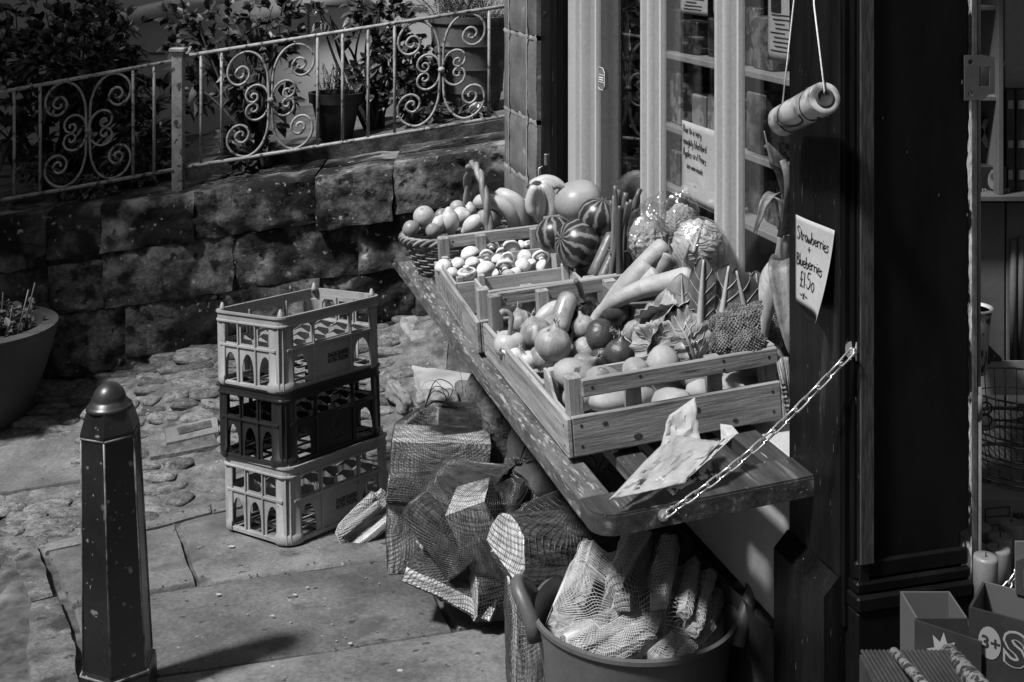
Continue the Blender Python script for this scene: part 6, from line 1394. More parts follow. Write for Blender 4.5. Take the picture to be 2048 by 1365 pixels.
def net_bag(name, label, base, logs, mt, nu, nv, rad, neck=None, seed=0, cat='log net', inner='log', mats=None, tie=True, squash=1.0, sag=.0, group=None, axis=None, hug=.8):
    "logs: (L, r, kind, centre, euler, seed) in local coordinates from the base; the net is stretched over the hull of the logs"
    t = thing(name, label, cat, base, (0, 0, 0), group); pts = []; LV = []; LF = []
    for (L, r, kind, c, e, sd) in logs:
        b = log_mesh(L, r, kind, sd); Q = Euler(e).to_matrix(); b.v = [Q @ v + Vector(c) for v in b.v]; LF += [[k + len(LV) for k in f] for f in b.f]; LV += b.v; pts += b.v
        lb_ = MB(); lb_.v = [Q.transposed() @ (v - Vector(c)) for v in b.v]; lb_.f = b.f; lb_.m = b.m; part(lb_, inner, mats or [M_split, M_bark, M_logend], t, loc=c, rot=e)
    bm = bmesh.new()
    for p in pts: bm.verts.new(p)
    res = bmesh.ops.convex_hull(bm, input=bm.verts); 
    bmesh.ops.delete(bm, geom=[v for v in bm.verts if not v.link_faces], context='VERTS'); bm.faces.ensure_lookup_table()
    bv = BVHTree.FromBMesh(bm); c = sum(pts, Vector()) / len(pts); zt = max(p.z for p in pts)
    AX = aim(axis) if axis else Matrix.Identity(3)
    nk = Vector(neck) if neck else Vector((c.x, c.y, zt + .02)); grid = []
    lv = BVHTree.FromPolygons([tuple(v) for v in LV], LF); rad_g = []; dir_g = []; low = []
    for j in range(nv + 1):
        th = math.pi * (.035 + .93 * j / nv); rr_, dd_, ll_ = [], [], []
        for i in range(nu):
            ph = 2 * math.pi * (i + .25 * math.sin(j * .7)) / nu + .06 * nz((i * .2, j * .2, seed), 1); d = Vector((math.sin(th) * math.cos(ph), math.sin(th) * math.sin(ph), math.cos(th))); d = AX @ d
            hit = bv.ray_cast(c, d)[0] or c + d * .1; hr = (hit - c).length
            h2 = lv.ray_cast(c + d * (hr + .03), -d)[0]; lr = (h2 - c).length if (h2 is not None and (h2 - c).dot(d) > 0) else hr * .6
            rr_.append(hr - min(hr - lr, .055) * hug); dd_.append(d); ll_.append(lr)
        rad_g.append(rr_); dir_g.append(dd_); low.append(ll_)
    for it in range(3):
        new = [[(rad_g[j][i] * 2 + rad_g[j][i - 1] + rad_g[j][(i + 1) % nu] + rad_g[max(0, j - 1)][i] + rad_g[min(nv, j + 1)][i]) / 6 for i in range(nu)] for j in range(nv + 1)]
        rad_g = [[max(new[j][i], low[j][i] + .0015) for i in range(nu)] for j in range(nv + 1)]
    for j in range(nv + 1):
        row = []
        for i in range(nu):
            d = dir_g[j][i]; p = c + d * (rad_g[j][i] + .002 + .003 * abs(nz(c + d * rad_g[j][i], 30, seed)))
            w = sm(.22, .0, j / nv) ** 1.3; p = p.lerp(nk, w * (.93 if tie else .0))
            if w > .001:
                d2 = (p - c); l2 = d2.length; h2 = bv.ray_cast(c, d2.normalized())[0]
                if h2 is not None and (h2 - c).length + .004 > l2: p = c + d2.normalized() * ((h2 - c).length + .004)
            row.append(p)
        grid.append(row)
    bm.free(); b = MB()
    for j in range(nv + 1): b.tube(grid[j], rad, 3, closed=True)
    for i in range(nu): b.tube([grid[j][i] for j in range(nv + 1)], rad * 1.1, 3, cap=False)
    if tie:
        rr = random.Random(seed + 5)
        for k in range(26):
            a = k / 26 * 6.283; f = rr.uniform(.6, 1.2); b.tube([nk + Vector((.008 * math.cos(a), .008 * math.sin(a), -.004)), nk + Vector((.012 * math.cos(a), .012 * math.sin(a), .010)), nk + Vector((.034 * f * math.cos(a + .3), .034 * f * math.sin(a + .3), .014 * f))], rad * 1.6, 4)
    part(b, 'net', mt, t, True)
    if tie:
        b = MB(); rr = random.Random(seed + 9)
        b.tube([nk + Vector((.010 * math.cos(k * .7854), .010 * math.sin(k * .7854), .004)) for k in range(8)], .003, 5, closed=True)
        for k in range(3):
            a = rr.uniform(-.6, 1.0); h = rr.uniform(.055, .10); dx = Vector((math.cos(a), -.2 * math.sin(a), 0)) * rr.uniform(.04, .08)
            b.tube(spline([nk, nk + dx * .5 + Vector((0, 0, h)), nk + dx * 1.2 + Vector((0, 0, h * .8)), nk + dx * .9 + Vector((0, -.005, h * .3)), nk + dx * .3], 6), .0032, 4, flat=.4)
        b.tube(spline([nk, nk + Vector((.03, -.01, .01)), nk + Vector((.07, -.015, .004))], 5), .0024, 4, flat=.4)
        part(b, 'drawstring', flat('black_ribbon', .010, .4), t, True)
    return t
M_netd = mat('dark_log_netting', .03, .07, .28, 30, 3, 0, 40, .6); M_netl = mat('pale_kindling_netting', .34, .46, .4, 30, 3, 0, 40, .4)
def gb(px, py): q = G(px, py); q.z = ground(q.x, q.y); return q
H = math.pi / 2
q = gb(868, 1120)
net_bag('log_net', 'tall net of square split logs tied with looped black ribbon beside the milk crates', q,
 [(.27, .070, 'block', (.02, -.03, .315), (.12, .05, .06), 1), (.21, .068, 'block', (-.072, -.03, .11), (.2, H, .25), 2), (.21, .075, 'half', (.075, -.02, .108), (.1, H, 1.2), 3), (.2, .06, 'wedge', (.0, .08, .12), (.4, H, .3), 4), (.24, .065, 'wedge', (.01, .085, .285), (.2, .1, .2), 5), (.16, .05, 'half', (-.04, -.07, .225), (.9, .1, -.1), 6), (.15, .045, 'wedge', (.06, .02, .395), (.4, .2, .5), 7)], M_netd, 120, 72, .0006, (-.03, -.02, .425), 1)
q = gb(960, 1225)
net_bag('log_net', 'net of wedge shaped logs leaning with its knot towards the shelf', q,
 [(.20, .075, 'wedge', (-.085, -.03, .225), (.6, .75, -.5), 11), (.22, .066, 'block', (.015, -.07, .235), (.5, 1.15, .35), 12), (.24, .066, 'half', (-.06, -.05, .085), (-.4, .25, -.35), 13), (.22, .062, 'wedge', (.075, -.06, .08), (1.1, .15, .45), 14), (.20, .066, 'block', (.095, .02, .235), (.3, .5, -.7), 15), (.22, .055, 'wedge', (.0, .03, .30), (.8, .15, -.3), 16), (.2, .06, 'round', (.02, .07, .12), (0, .3, .5), 17), (.14, .045, 'wedge', (-.12, .0, .12), (.3, 1.2, 0), 18)], M_netd, 120, 72, .0006, (.10, .02, .375), 2)
q = gb(1140, 1352)
net_bag('log_net', 'net with a broad pale log end showing behind the tub', q,
 [(.21, .085, 'half', (-.055, -.03, .275), (.75, .70, -1.05), 21), (.22, .07, 'block', (-.085, -.05, .11), (.2, H, .4), 22), (.22, .07, 'wedge', (.05, -.02, .13), (.3, H, 1.4), 23), (.20, .066, 'block', (.085, -.02, .285), (.6, .5, .5), 24), (.2, .06, 'round', (.02, .09, .2), (.2, .8, .1), 25), (.14, .05, 'wedge', (-.12, .02, .24), (.5, .9, -.2), 26), (.2, .06, 'wedge', (.13, .03, .16), (.5, 1.3, -.2), 27)], M_netd, 120, 72, .0006, (.05, .04, .40), 3)
q = W(3.12, .26, 0); q.z = ground(q.x, q.y)
net_bag('log_net', 'dark net of logs pushed deep under the shelf against the riser', q,
 [(.26, .08, 'half', (-.02, -.06, .34), (.2, .2, .5), 31), (.24, .08, 'block', (-.06, -.04, .12), (.2, H, .4), 32), (.24, .075, 'wedge', (.08, .0, .14), (.3, H, 1.4), 33), (.2, .07, 'wedge', (.09, .03, .34), (.2, .3, -.4), 34), (.2, .06, 'round', (.0, .09, .24), (.2, .4, .1), 35)], M_netd, 110, 64, .0006, (.03, .03, .45), 4)
M_kind = [mat('kindling_stick', .18, .44, .75, 6, 6, .3, 22, .25, stretch=(1.2, 9, 9), rnd=.2)] * 2 + [M_logend]
def kindle(n, L, r, spread, dirv, seed, arc=0):
    rr = random.Random(seed); out = []
    for i in range(n):
        a = rr.uniform(0, 6.28); f = math.sqrt(rr.random()); c = Vector((0, f * spread[0] * math.cos(a), f * spread[1] * math.sin(a) + spread[1])); e = (rr.uniform(0, 3), dirv[0] + rr.uniform(-.1, .1), dirv[1] + rr.uniform(-.12, .12))
        Q = Matrix.Rotation(dirv[1], 3, 'Z') @ Matrix.Rotation(dirv[0], 3, 'Y')
        out.append((L * rr.uniform(.85, 1.05), r * rr.uniform(.7, 1.3), 'block', Q @ Vector((rr.uniform(-.01, .01), c.y, c.z)), e, seed * 40 + i))
    return out
q = gb(752, 1068)
net_bag('kindling_net', 'small pale net of kindling on the flags beside the milk crates', q + Vector((0, 0, .002)), kindle(12, .16, .011, (.045, .05), (-.65, .2), 3), M_netl, 56, 34, .0008, None, 5, 'kindling net', 'stick', M_kind, False, axis=(-1, 0, -.4))
# ================================================================== TUB
TB = Vector((.250, 2.655, 0)); TB.z = ground(TB.x, TB.y) - .004; RT, RB = .203, .160; HT = .428 - TB.z
tub = thing('rubber_tub', 'dark flexible tub with looped handles full of kindling nets', 'tub', TB, (0, 0, 0))
M_tub = mat('soft_grey_rubber', .06, .10, .45, 4, 9, .15, 60, .4)
def tw(a, t):    # the flexible rim is pulled oval by its two handles
    return 1 + .02 * t * math.cos(2 * (a - HA))
HA = math.atan2(.03, -1)
b = MB(); pf = [(RB * .9, 0), (RB, .01)] + [(lerp(RB, RT, k / 8), .012 + (HT - .012) * k / 8) for k in range(1, 9)] + [(RT + .006, HT + .002), (RT + .006, HT + .010), (RT - .002, HT + .012), (RT - .006, HT)] + [(lerp(RT, RB, k / 6) - .006, HT + (.016 - HT) * k / 6) for k in range(1, 7)] + [(.0001, .016)]
b.lathe(pf, 64, wob=tw); o = part(b, 'body', M_tub, tub, True); autosmooth(o, 45)
for sg in (0, math.pi):
    a = HA + sg; b = MB(); pts = []
    for k in range(17):
        t_ = k / 16; an = a + (t_ - .5) * .62; hh = HT - .03 + .085 * math.sin(math.pi * t_) ** .6; rr_ = RT + .004 + .028 * math.sin(math.pi * t_); pts.append(Vector((rr_ * tw(an, 1) * math.cos(an), rr_ * tw(an, 1) * math.sin(an), hh)))
    b.tube(pts, .0125, 8, flat=1.25); part(b, 'handle', M_tub, tub, True)
lz = TB.z + HT
nets = [('kindling_net', 'big pale net of kindling bulging upright in the tub', Vector((.275, 2.71, lz - .125)), kindle(60, .19, .016, (.160, .115), (-.15, 1.25), 8), 96, 70),
        ('kindling_net', 'pale net of kindling sticks lying in front in the tub', Vector((.205, 2.60, lz - .060)), kindle(18, .18, .014, (.055, .032), (-.24, .42), 9), 60, 48),
        ('kindling_net', 'small net of kindling squeezed against the tub side', Vector((.345, 2.60, lz - .07)), kindle(9, .13, .012, (.04, .03), (-.1, 1.0), 10), 60, 30)]
fill = MB(); fill.lathe([(RB * .9, .02), (RT * .86, HT - .09), (RT * .4, HT - .085), (.0001, HT - .085)], 28); fl = single(fill, 'kindling_heap', M_bark, 'loose bark and chips lying under the kindling nets in the tub', 'wood chips', TB, True, local=True)
for (nm, lb, loc, st, nu, nv) in nets:
    net_bag(nm, lb, loc, st, M_netl, nu, nv, .00065, None, len(lb), 'kindling net', 'stick', M_kind, False, axis=(-1, -.2, .1))

# ================================================================== STRAWBERRY SIGN
def signpl(u, v):
    "curling paper on the pilaster: u across towards the street door, v upwards"
    s = lerp(2.512, 2.372, u); drop = -.012 * u; z0, z1 = 1.128, 1.289
    curl = .020 * max(0, u - .55) ** 2 * 5 * (1 - v) + .030 * (1 - v) ** 2 * u * .6 + .0015 * math.sin(u * 5)
    return W(s, .004 + curl, lerp(z0, z1, v) + .004 * math.sin(u * 3.1) * (1 - v))
t = thing('price_notice', 'white handwritten strawberries and blueberries price notice on the black pilaster', 'notice', W(2.512, .004, 1.128))
b = MB(); b.sheet(signpl, 18, 18); o = part(b, 'paper', M_paper, t, True, world=True); md = o.modifiers.new('thickness', 'SOLIDIFY'); md.thickness = .0006; md.offset = 0
def sp_(x, y):
    e = .002; u, v = x / .14, y / .161; p = signpl(u, v); du = signpl(u + .01, v) - p; dv = signpl(u, v + .01) - p; n = du.cross(dv).normalized()
    if n.dot(WN) < 0: n = -n
    return p + n * .0012
b = MB()
handwrite(b, 'Strawberries', .008, .120, .0225, sp_, .00095, 1, -.02); handwrite(b, '+', .052, .098, .022, sp_, .00095, 2)
handwrite(b, 'Blueberries', .006, .072, .0225, sp_, .00095, 3, -.02); handwrite(b, '£1.50', .022, .034, .032, sp_, .0010, 4, -.02); handwrite(b, '-x-', .024, .011, .022, sp_, .0010, 5, -.02)
part(b, 'writing', M_ink, t, world=True)

# ================================================================== CHAIN
M_chain = mat('bright_galvanised', .55, .7, .28, 30, 3, .05, 60, .5, metal=.85)
A_ = W(2.447, .293, .790); C_ = P(1704, 704, 2.235)
t = thing('support_chain', 'bright steel link chain from the shelf end up to the pilaster', 'chain', A_); n = 17
path = [A_.lerp(C_, k / n) + Vector((0, 0, -.020 * math.sin(math.pi * k / n))) + WN * .0 for k in range(n + 1)]
for k in range(n):
    a, c = path[k], path[k + 1]; u = (c - a).normalized(); L = (c - a).length * 1.22; s = u.cross(Vector((0, 0, 1))).normalized(); s = Matrix.Rotation(R(35) + (math.pi / 2 if k % 2 else 0), 3, u) @ s; m_ = (a + c) / 2; w = .0062; pts = []
    for j in range(16):
        an = 2 * math.pi * j / 16; x = math.cos(an); pts.append(m_ + u * ((L / 2 - w) * (1 if x > 0 else -1) * (abs(x) > .2) + w * x) + s * (w * math.sin(an)))
    b = MB(); b.tube(pts, .0019, 7, closed=True); part(b, 'link', M_chain, t, True, world=True)
bt = thing('shelf_bolt', 'zinc hexagon bolt holding the chain to the shelf end', 'bolt', A_)
Q = aim(-WW); b = MB(); b.lathe([(.011, 0), (.011, .002)], 16, M=Q, c=A_ + WW * .004); part(b, 'washer', M_chain, bt, world=True)
b = MB(); b.lathe([(.0082, .0025), (.0082, .008), (.006, .010)], 6, M=Q, c=A_ + WW * .004); part(b, 'hex_head', M_chain, bt, world=True)
bt = thing('wall_bolt', 'round washered bolt holding the chain to the pilaster corner', 'bolt', C_ + Vector((.002, .0, .006)))
Q = aim((-.55, -.83, 0)); c0 = P(1709, 702, 2.262); b = MB(); b.lathe([(.017, 0), (.017, .003), (.010, .004)], 20, M=Q, c=c0); part(b, 'washer', M_chain, bt, world=True)
b = MB(); b.lathe([(.008, .0035), (.008, .012), (.004, .014)], 6, M=Q, c=c0); b.tube([c0 + Q @ Vector((0, 0, .01)), C_], .003, 6); part(b, 'hex_head', M_chain, bt, world=True)

# ================================================================== ROLL OF BAGS ON A STRING
e0, e1 = P(1650, 196, 2.165), P(1564, 243, 2.37); ax = (e0 - e1); L = ax.length; Q = aim(ax)
t = thing('bag_roll', 'printed roll of plastic bags hanging from a string on the pilaster', 'bag roll', e1)
b = MB(); R0 = .0275; b.lathe([(.0001, .002), (R0 * .96, 0), (R0, .003), (R0 * 1.0, L * .5), (R0, L - .003), (R0 * .96, L), (R0 * .62, L - .001), (.0125, L - .002), (.0125, L - .02)], 36, M=Q, c=e1, wob=lambda a, q: 1 + .012 * math.sin(3 * a))
part(b, 'roll', mat('bag_roll_plastic', .10, .42, .35, 16, 3, .2, 30, .45, sharp=(.40, .56)), t, True, world=True)
b = MB()
for zz in (.26, .78):
    b.tube([e1 + Q @ Vector((R0 * 1.012 * math.cos(k * .35), R0 * 1.012 * math.sin(k * .35), L * zz + .012 * math.sin(k * .35))) for k in range(18)], .0013, 5, closed=True)
b.tube(spline([e1 + Q @ Vector((R0 * 1.015 * math.cos(a), R0 * 1.015 * math.sin(a), z)) for a, z in ((3.4, .05), (3.9, .06), (4.3, .10), (4.2, .14), (3.7, .15))], 5), .002, 5)
b.tube(spline([e1 + Q @ Vector((R0 * 1.015 * math.cos(a), R0 * 1.015 * math.sin(a), z)) for a, z in ((4.4, .16), (4.8, .18), (4.5, .19))], 4), .0022, 5)
part(b, 'print', M_ink, t, True, world=True)
b = MB(); b.lathe([(.0165, L - .002), (.0165, L + .0006), (.0112, L + .0008), (.0105, L - .12), (.0001, L - .12)], 24, M=Q, c=e1); part(b, 'core', mat('roll_core_card', .03, .06, .8, 20, 3, .1, 40, .2), t, True, world=True)
hook = P(1606, -260, 2.26); hook = W(2.44, .012, hook.z)
b = MB(); b.tube([e0 + Q @ Vector((0, 0, -.012)), e0 + Q @ Vector((0, .012, .002)), P(1628, 10, 2.20), hook], .0015, 5); b.tube([e1 + Vector((0, 0, R0 * .9)), P(1575, 120, 2.36), P(1588, 0, 2.34), hook], .0015, 5)
st_ = part(b, 'string', mat('white_twine', .6, .75, .8, 60, 3, .3, 200, .2), t, True, world=True)
b = MB(); b.tube([hook - WN * .03, hook + WN * .006, hook + WN * .006 + Vector((0, 0, .008))], .0022, 6); single(b, 'hook', M_chain, 'small steel hook in the pilaster carrying the bag roll string', 'hook', hook)

# ================================================================== PAPER BAG ON THE SHELF END
t = thing('paper_bag', 'crumpled white paper bag lying on the shelf end against the crate', 'paper bag', P(1330, 960, 2.33))
M_bag = mat('greaseproof_paper', .24, .32, .55, 5, 5, .35, 22, .3, spots=((40, .70, .73, .5),))
def quadsheet(corners, nu, nv, amp, seed, name, freq=22):
    a, c, d, e = [Vector(x) for x in corners]; b = MB()
    def fn(u, v):
        p = a.lerp(c, u).lerp(e.lerp(d, u), v); w = math.sin(math.pi * u) * .4 + .6
        return p + Vector((.3, -1, .5)) * (amp * (1.6 * abs(nz(p, freq * .8, seed)) + .9 * abs(nz(p, freq * 2.1, seed)) + .4 * abs(nz(p, freq * 4.5, seed)))) + Vector((0, 0, -1)) * (.006 * math.sin(math.pi * v) * math.sin(math.pi * u))
    b.sheet(fn, nu, nv); o = part(b, name, M_bag, t, False, world=True); autosmooth(o, 25); md = o.modifiers.new('thickness', 'SOLIDIFY'); md.thickness = .0008; return o
quadsheet([P(1216, 1000, 2.255), P(1362, 968, 2.30), P(1440, 884, 2.37), P(1350, 872, 2.40)], 26, 20, .010, 1, 'front_panel')
quadsheet([P(1362, 968, 2.30), P(1400, 930, 2.33), P(1472, 868, 2.385), P(1430, 884, 2.385)], 14, 12, .010, 2, 'side_fold')
quadsheet([P(1440, 884, 2.385), P(1476, 868, 2.385), P(1463, 852, 2.40), P(1440, 848, 2.41)], 8, 8, .006, 3, 'top_corner')
quadsheet([P(1222, 994, 2.27), P(1352, 880, 2.40), P(1352, 866, 2.42), P(1310, 900, 2.41)], 16, 8, .006, 4, 'back_fold')
quadsheet([P(1308, 920, 2.385), P(1400, 885, 2.39), P(1386, 796, 2.435), P(1334, 832, 2.43)], 14, 14, .010, 5, 'torn_flap')
b = MB()
def scr(u, v): 
    p = P(1322, 972, 2.305).lerp(P(1410, 925, 2.36), u); return p + Vector((.02, -.012, -.012)) * v + Vector((0, 0, .004 * math.sin(u * 5)))
b.sheet(scr, 8, 4); o = part(b, 'till_receipt', mat('printed_scrap', .05, .6, .6, 60, 4, .1, 40, .3, sharp=(.48, .53)), t, True, world=True); md = o.modifiers.new('thickness', 'SOLIDIFY'); md.thickness = .0006
# ================================================================== GOODS IN THE DOORWAY
def dbox(label, name, cat, x0, x1, y0, y1, d, depth, mt, extra=None, yaw=0, thick=None):
    "closed box whose front face spans the photo columns/rows at depth d"
    a, c = P(x0, y1, d), P(x1, y0, d); w, h = c.x - a.x, c.z - a.z; t = thing(name, label, cat, (a.x, d, a.z), (0, 0, yaw))
    b = MB(); b.box((w / 2, depth / 2, h / 2), (w, depth, h), None, .0015); part(b, 'carton', mt, t)
    if extra: extra(t, w, h)
    return t
def fprint(par, w, h, polys, mt, name='print'):
    b = MB()
    for poly in polys: b.add([(p[0] * w, -.0012, p[1] * h) for p in poly], [tuple(range(len(poly)))])
    return part(b, name, mt, par)
def ftext(par, txt, size, x, z, mt, name='lettering', bold=.001, align='LEFT', squeeze=1):
    b = text_mb(txt, size, bold, align); b.v = [Vector((x + v.x * squeeze, -.0016, z + v.y)) for v in b.v]; return part(b, name, mt, par)
M_ink2 = flat('pale_print', .24, .5); M_dk = mat('dark_carton', .012, .03, .5, 20, 3, .05, 40, .4); M_md = mat('mid_carton', .06, .10, .5, 9, 3, .05, 40, .4)
# shelving unit inside the doorway
M_unit = mat('grey_painted_unit', .09, .12, .6, 5, 4, .08, 60, .3)
un = thing('shop_shelving', 'grey painted shelving unit with fluted panel inside the doorway', 'shelving', (1.05, 2.98, .02))
def ub(name, x0, x1, y0, y1, d, depth, mt=M_unit):
    a, c = P(x0, y1, d), P(x1, y0, d); b = MB(); b.box(((a.x + c.x) / 2, d + depth / 2, (a.z + c.z) / 2), (c.x - a.x, depth, c.z - a.z), None, .002); return part(b, name, mt, un, world=True)
ub('shelf_board', 1880, 2150, 392, 404, 2.86, .26); ub('shelf_board', 1880, 1996, 192, 203, 2.88, .22); ub('shelf_board', 1880, 1996, 12, 22, 2.88, .22)
ub('upright', 1996, 2008, -200, 391, 2.87, .25); ub('back_board', 1860, 2170, -260, 391, 3.13, .03, M_dk); ub('door_panel', 1880, 2010, 405, 1400, 2.92, .03); ub('door_panel', 2013, 2200, 405, 1400, 2.92, .03)
ub('partition', 2009, 2160, -260, 178, 2.95, .04, mat('pale_partition', .22, .26, .7, 5, 4, .05, 60, .3))
for i, x in enumerate((2026, 2042, 2058)):
    a, c = P(x, 480 - (6 if i == 1 else 0), 2.918), P(x, 720, 2.918); b = MB(); b.tube([a, c], .0075, 8); part(b, 'flute', M_unit, un, True, world=True)
# tin
t = thing('treacle_tin', 'round dark tin with shiny rim on the upper shelf in the doorway', 'tin', P(1966, 192, 2.95)); r = .046; b = MB(); b.lathe([(r * .98, 0), (r, .002), (r, .068), (r * .98, .070)], 28); part(b, 'can', M_dk, t, True)
b = MB(); b.lathe([(r * 1.0, .070), (r * 1.03, .072), (r * 1.03, .078), (r * .9, .078), (r * .88, .074), (.0001, .074)], 28); b.lathe([(r * 1.02, .0), (r * 1.02, .003)], 28); part(b, 'rim', MATS['bright_galvanised'], t, True)
b = text_mb('STYLE', .02, .0006); b.v = [Vector((.012 + v.y * .9, -r - .0012 + .004, .012 + v.x * .9 + .025)) for v in b.v]; part(b, 'lettering', M_ink2, t)
dbox('dark carton marked with a big pale cross on the doorway shelf', 'egg_timer_box', 'carton', 1936, 1985, 238, 300, 2.93, .10, M_dk, lambda t, w, h: (fprint(t, w, h, [[(.22, .95), (.42, .98), (.95, .12), (.72, .05)], [(.25, .02), (.45, .08), (.85, 1.0), (.66, 1.0)]], M_ink2), ftext(t, '12', .016, w * .8, h * .08, M_ink2)))
eg = lambda t, w, h: (fprint(t, w, h, [[(.62 + .16 * math.cos(k * .5236) * (1 - .15 * math.sin(k * .5236)), .55 + .36 * math.sin(k * .5236)) for k in range(12)], [(.14 + .12 * math.cos(k * .5236), .55 + .3 * math.sin(k * .5236)) for k in range(12)]], M_ink2), (lambda b: ([b.add([(w * cx + w * .08 * math.cos(k * .6283), -.0020, h * .66 + h * .13 * math.sin(k * .6283)) for k in range(10)], [tuple(range(10))]) for cx in (.6, .13)], part(b, 'yolk_print', M_md, t)))(MB()), ftext(t, 'Magic', .010, w * .45, h * .06, M_ink2), ftext(t, '12', .014, w * .86, h * .08, M_ink2), ftext(t, '12', .012, w * .30, h * .10, M_ink2))
dbox('dark carton printed with two pale egg shapes on the doorway shelf', 'egg_timer_box', 'carton', 1938, 2018, 333, 391, 2.90, .10, M_dk, eg)
dbox('low dark carton lid standing behind the egg carton', 'egg_timer_box', 'carton', 1940, 2012, 316, 391, 3.02, .05, M_dk, lambda t, w, h: (ftext(t, 'Magic', .010, w * .2, h * .82, M_ink2), ftext(t, '12', .012, w * .8, h * .84, M_ink2)))
for i, (x0, x1) in enumerate(((2012, 2030), (2032, 2052), (2054, 2090))):
    dbox(['first tall dark patterned packet beside the shelf upright','second tall dark packet in the row beside the upright','wide dark packet at the end of the row of tall packets'][i], 'tall_packet', 'packet', x0, x1, 180, 391, 2.90 + .01 * i, .06, M_dk, lambda t, w, h: fprint(t, w, h, [[(.2, .45), (.8, .45), (.8, .52), (.2, .52)], [(.2, .82), (.8, .82), (.8, .9), (.2, .9)], [(.25, .15), (.75, .15), (.75, .24), (.25, .24)]], M_ink2))
for o in bpy.data.objects:
    if o.name.startswith('tall_packet'): o['group'] = 'tall packets in the doorway'
# white lattice basket, sheet with a 4, wire baskets, net balls
t = thing('lattice_bin', 'white perforated plastic bin behind the jamb', 'bin', P(1945, 745, 2.78)); b = MB(); c0 = Vector((0, 0, 0))
prof = [(.028, 0), (.034, .09), (.040, .135)]; b.lathe(prof, 20); part(b, 'body', mat('drilled_plastic', .05, .30, .5, 60, 2, .0, 40, .3, sharp=(.42, .46)), t, True)
b = MB(); b.lathe([(.040, .135), (.044, .137), (.042, .141), (.036, .139), (.030, .07)], 20); part(b, 'rim', flat('white_plastic', .75, .4), t, True)
t = thing('price_sheet', 'white sheet with a large painted 4 standing behind the wire baskets', 'sheet', P(1955, 790, 2.86)); a, c = P(1950, 790, 2.86), P(2090, 722, 2.86); b = MB(); b.box((a + c) / 2, (c.x - a.x, .004, c.z - a.z)); part(b, 'board', mat('grey_card', .24, .28, .7, 5, 3, .05, 40, .2), t, world=True)
b = text_mb('4', .075, .002); b.v = [P(1978, 742, 2.853) + Vector((v.y * .9 - .02, 0, .035 - v.x * 1.1)) for v in b.v]; part(b, 'figure', flat('board_ink', .02, .6), t, world=True)
M_wire = mat('chromed_wire', .10, .18, .25, 20, 2, 0, 40, .5, metal=.8)
wb = [(1945, 2100, 772, 850), (1945, 2110, 858, 890), (1945, 2110, 896, 925), (1945, 2110, 932, 958), (1945, 2110, 962, 986)]
for i, (x0, x1, y0, y1) in enumerate(wb):
    cx = P(2040, (y0 + y1) / 2, 2.72); hh = (y1 - y0) / F * 2.72; r = .115; z1 = P(2040, y0, 2.72).z
    t = thing('wire_basket', ['open wire basket on top of the nested stack', 'second nested wire basket', 'third nested wire basket', 'fourth nested wire basket', 'lowest nested wire basket'][i] + ' in the doorway', 'basket', Vector((cx.x, 2.72, z1 - hh)), (0, 0, 0), 'nested wire baskets in the doorway'); b = MB()
    rings = (0, .5, 1) if i == 0 else (0, 1)
    for f in rings: b.tube([(r * (.92 + .08 * f) * math.cos(k * .2618), r * (.92 + .08 * f) * math.sin(k * .2618), hh * f) for k in range(24)], .0022 if f in (0, 1) else .0012, 5, closed=True)
    for k in range(30): a = k * .2094; b.tube([(.92 * r * math.cos(a), .92 * r * math.sin(a), 0), (r * math.cos(a), r * math.sin(a), hh)], .0012, 4)
    for k in range(-4, 5):
        q = math.sqrt(max(0, .92 ** 2 - (k * .2) ** 2)) * r; b.tube([(k * .2 * r, -q, 0), (k * .2 * r, q, 0)], .0012, 4)
    part(b, 'wires', M_wire, t, True)
    if i == 0:
        for hz in (0, 1):
            b = MB(); z = hh * (.95 - .3 * hz); y_ = -r - .004; b.tube([(-.115 + .012 * math.cos(k * .5236), y_, z + .012 * math.sin(k * .5236)) for k in range(12)], .002, 5, closed=True); b.tube([(-.10, y_, z), (-.05, y_, z)], .0022, 5); b.box((.03, y_, z), (.16, .008, .010)); part(b, 'tag_handle', M_dk, t)
for i, (px, py, rx, ry, mt_, lb) in enumerate([(1962, 846, .030, .016, mat('wool_pale', .22, .30, .9, 40, 4, .5, 80, .1), 'pale woolly bundle sticking out beneath the top wire basket')]):
    b = MB(); b.ball((0, 0, 0), (rx, .02, ry), 18, 12, lambda d, t, p: 1 + .06 * nz(d, 5)); single(b, 'wool_bundle', mt_, lb, 'bundle', P(px, py, 2.70), True, local=True)
for i, (px, lb) in enumerate([(1972, 'small felt hat with pale band poking above the MAX carton'), (1950, 'second dark felt hat half hidden by the jamb')]):
    b = MB(); b.lathe([(.020, 0), (.021, .010), (.018, .012)], 16); b.lathe([(.017, .012), (.014, .028), (.006, .042), (.0001, .046)], 16, m=1); single(b, 'felt_hat', [MATS['wool_pale'], M_dk], lb, 'hat', P(px, 998, 2.66), True, local=True)
bx = dbox('grey carton printed with a ruled grid and the word MAX', 'printed_carton', 'carton', 1930, 2110, 998, 1130, 2.58, .2, mat('grey_board', .13, .16, .75, 6, 3, .05, 60, .2), lambda t, w, h: (fprint(t, w, h, [[(.22, .86 - .13 * k), (.50, .89 - .13 * k), (.50, .875 - .13 * k), (.22, .845 - .13 * k)] for k in range(5)] + [[(.22, .3), (.23, .3), (.23, .86), (.22, .86)], [(.49, .3), (.50, .3), (.50, .89), (.49, .89)]], M_ink), ftext(t, 'MAX', .017, w * .53, h * .70, M_ink, squeeze=.9)))
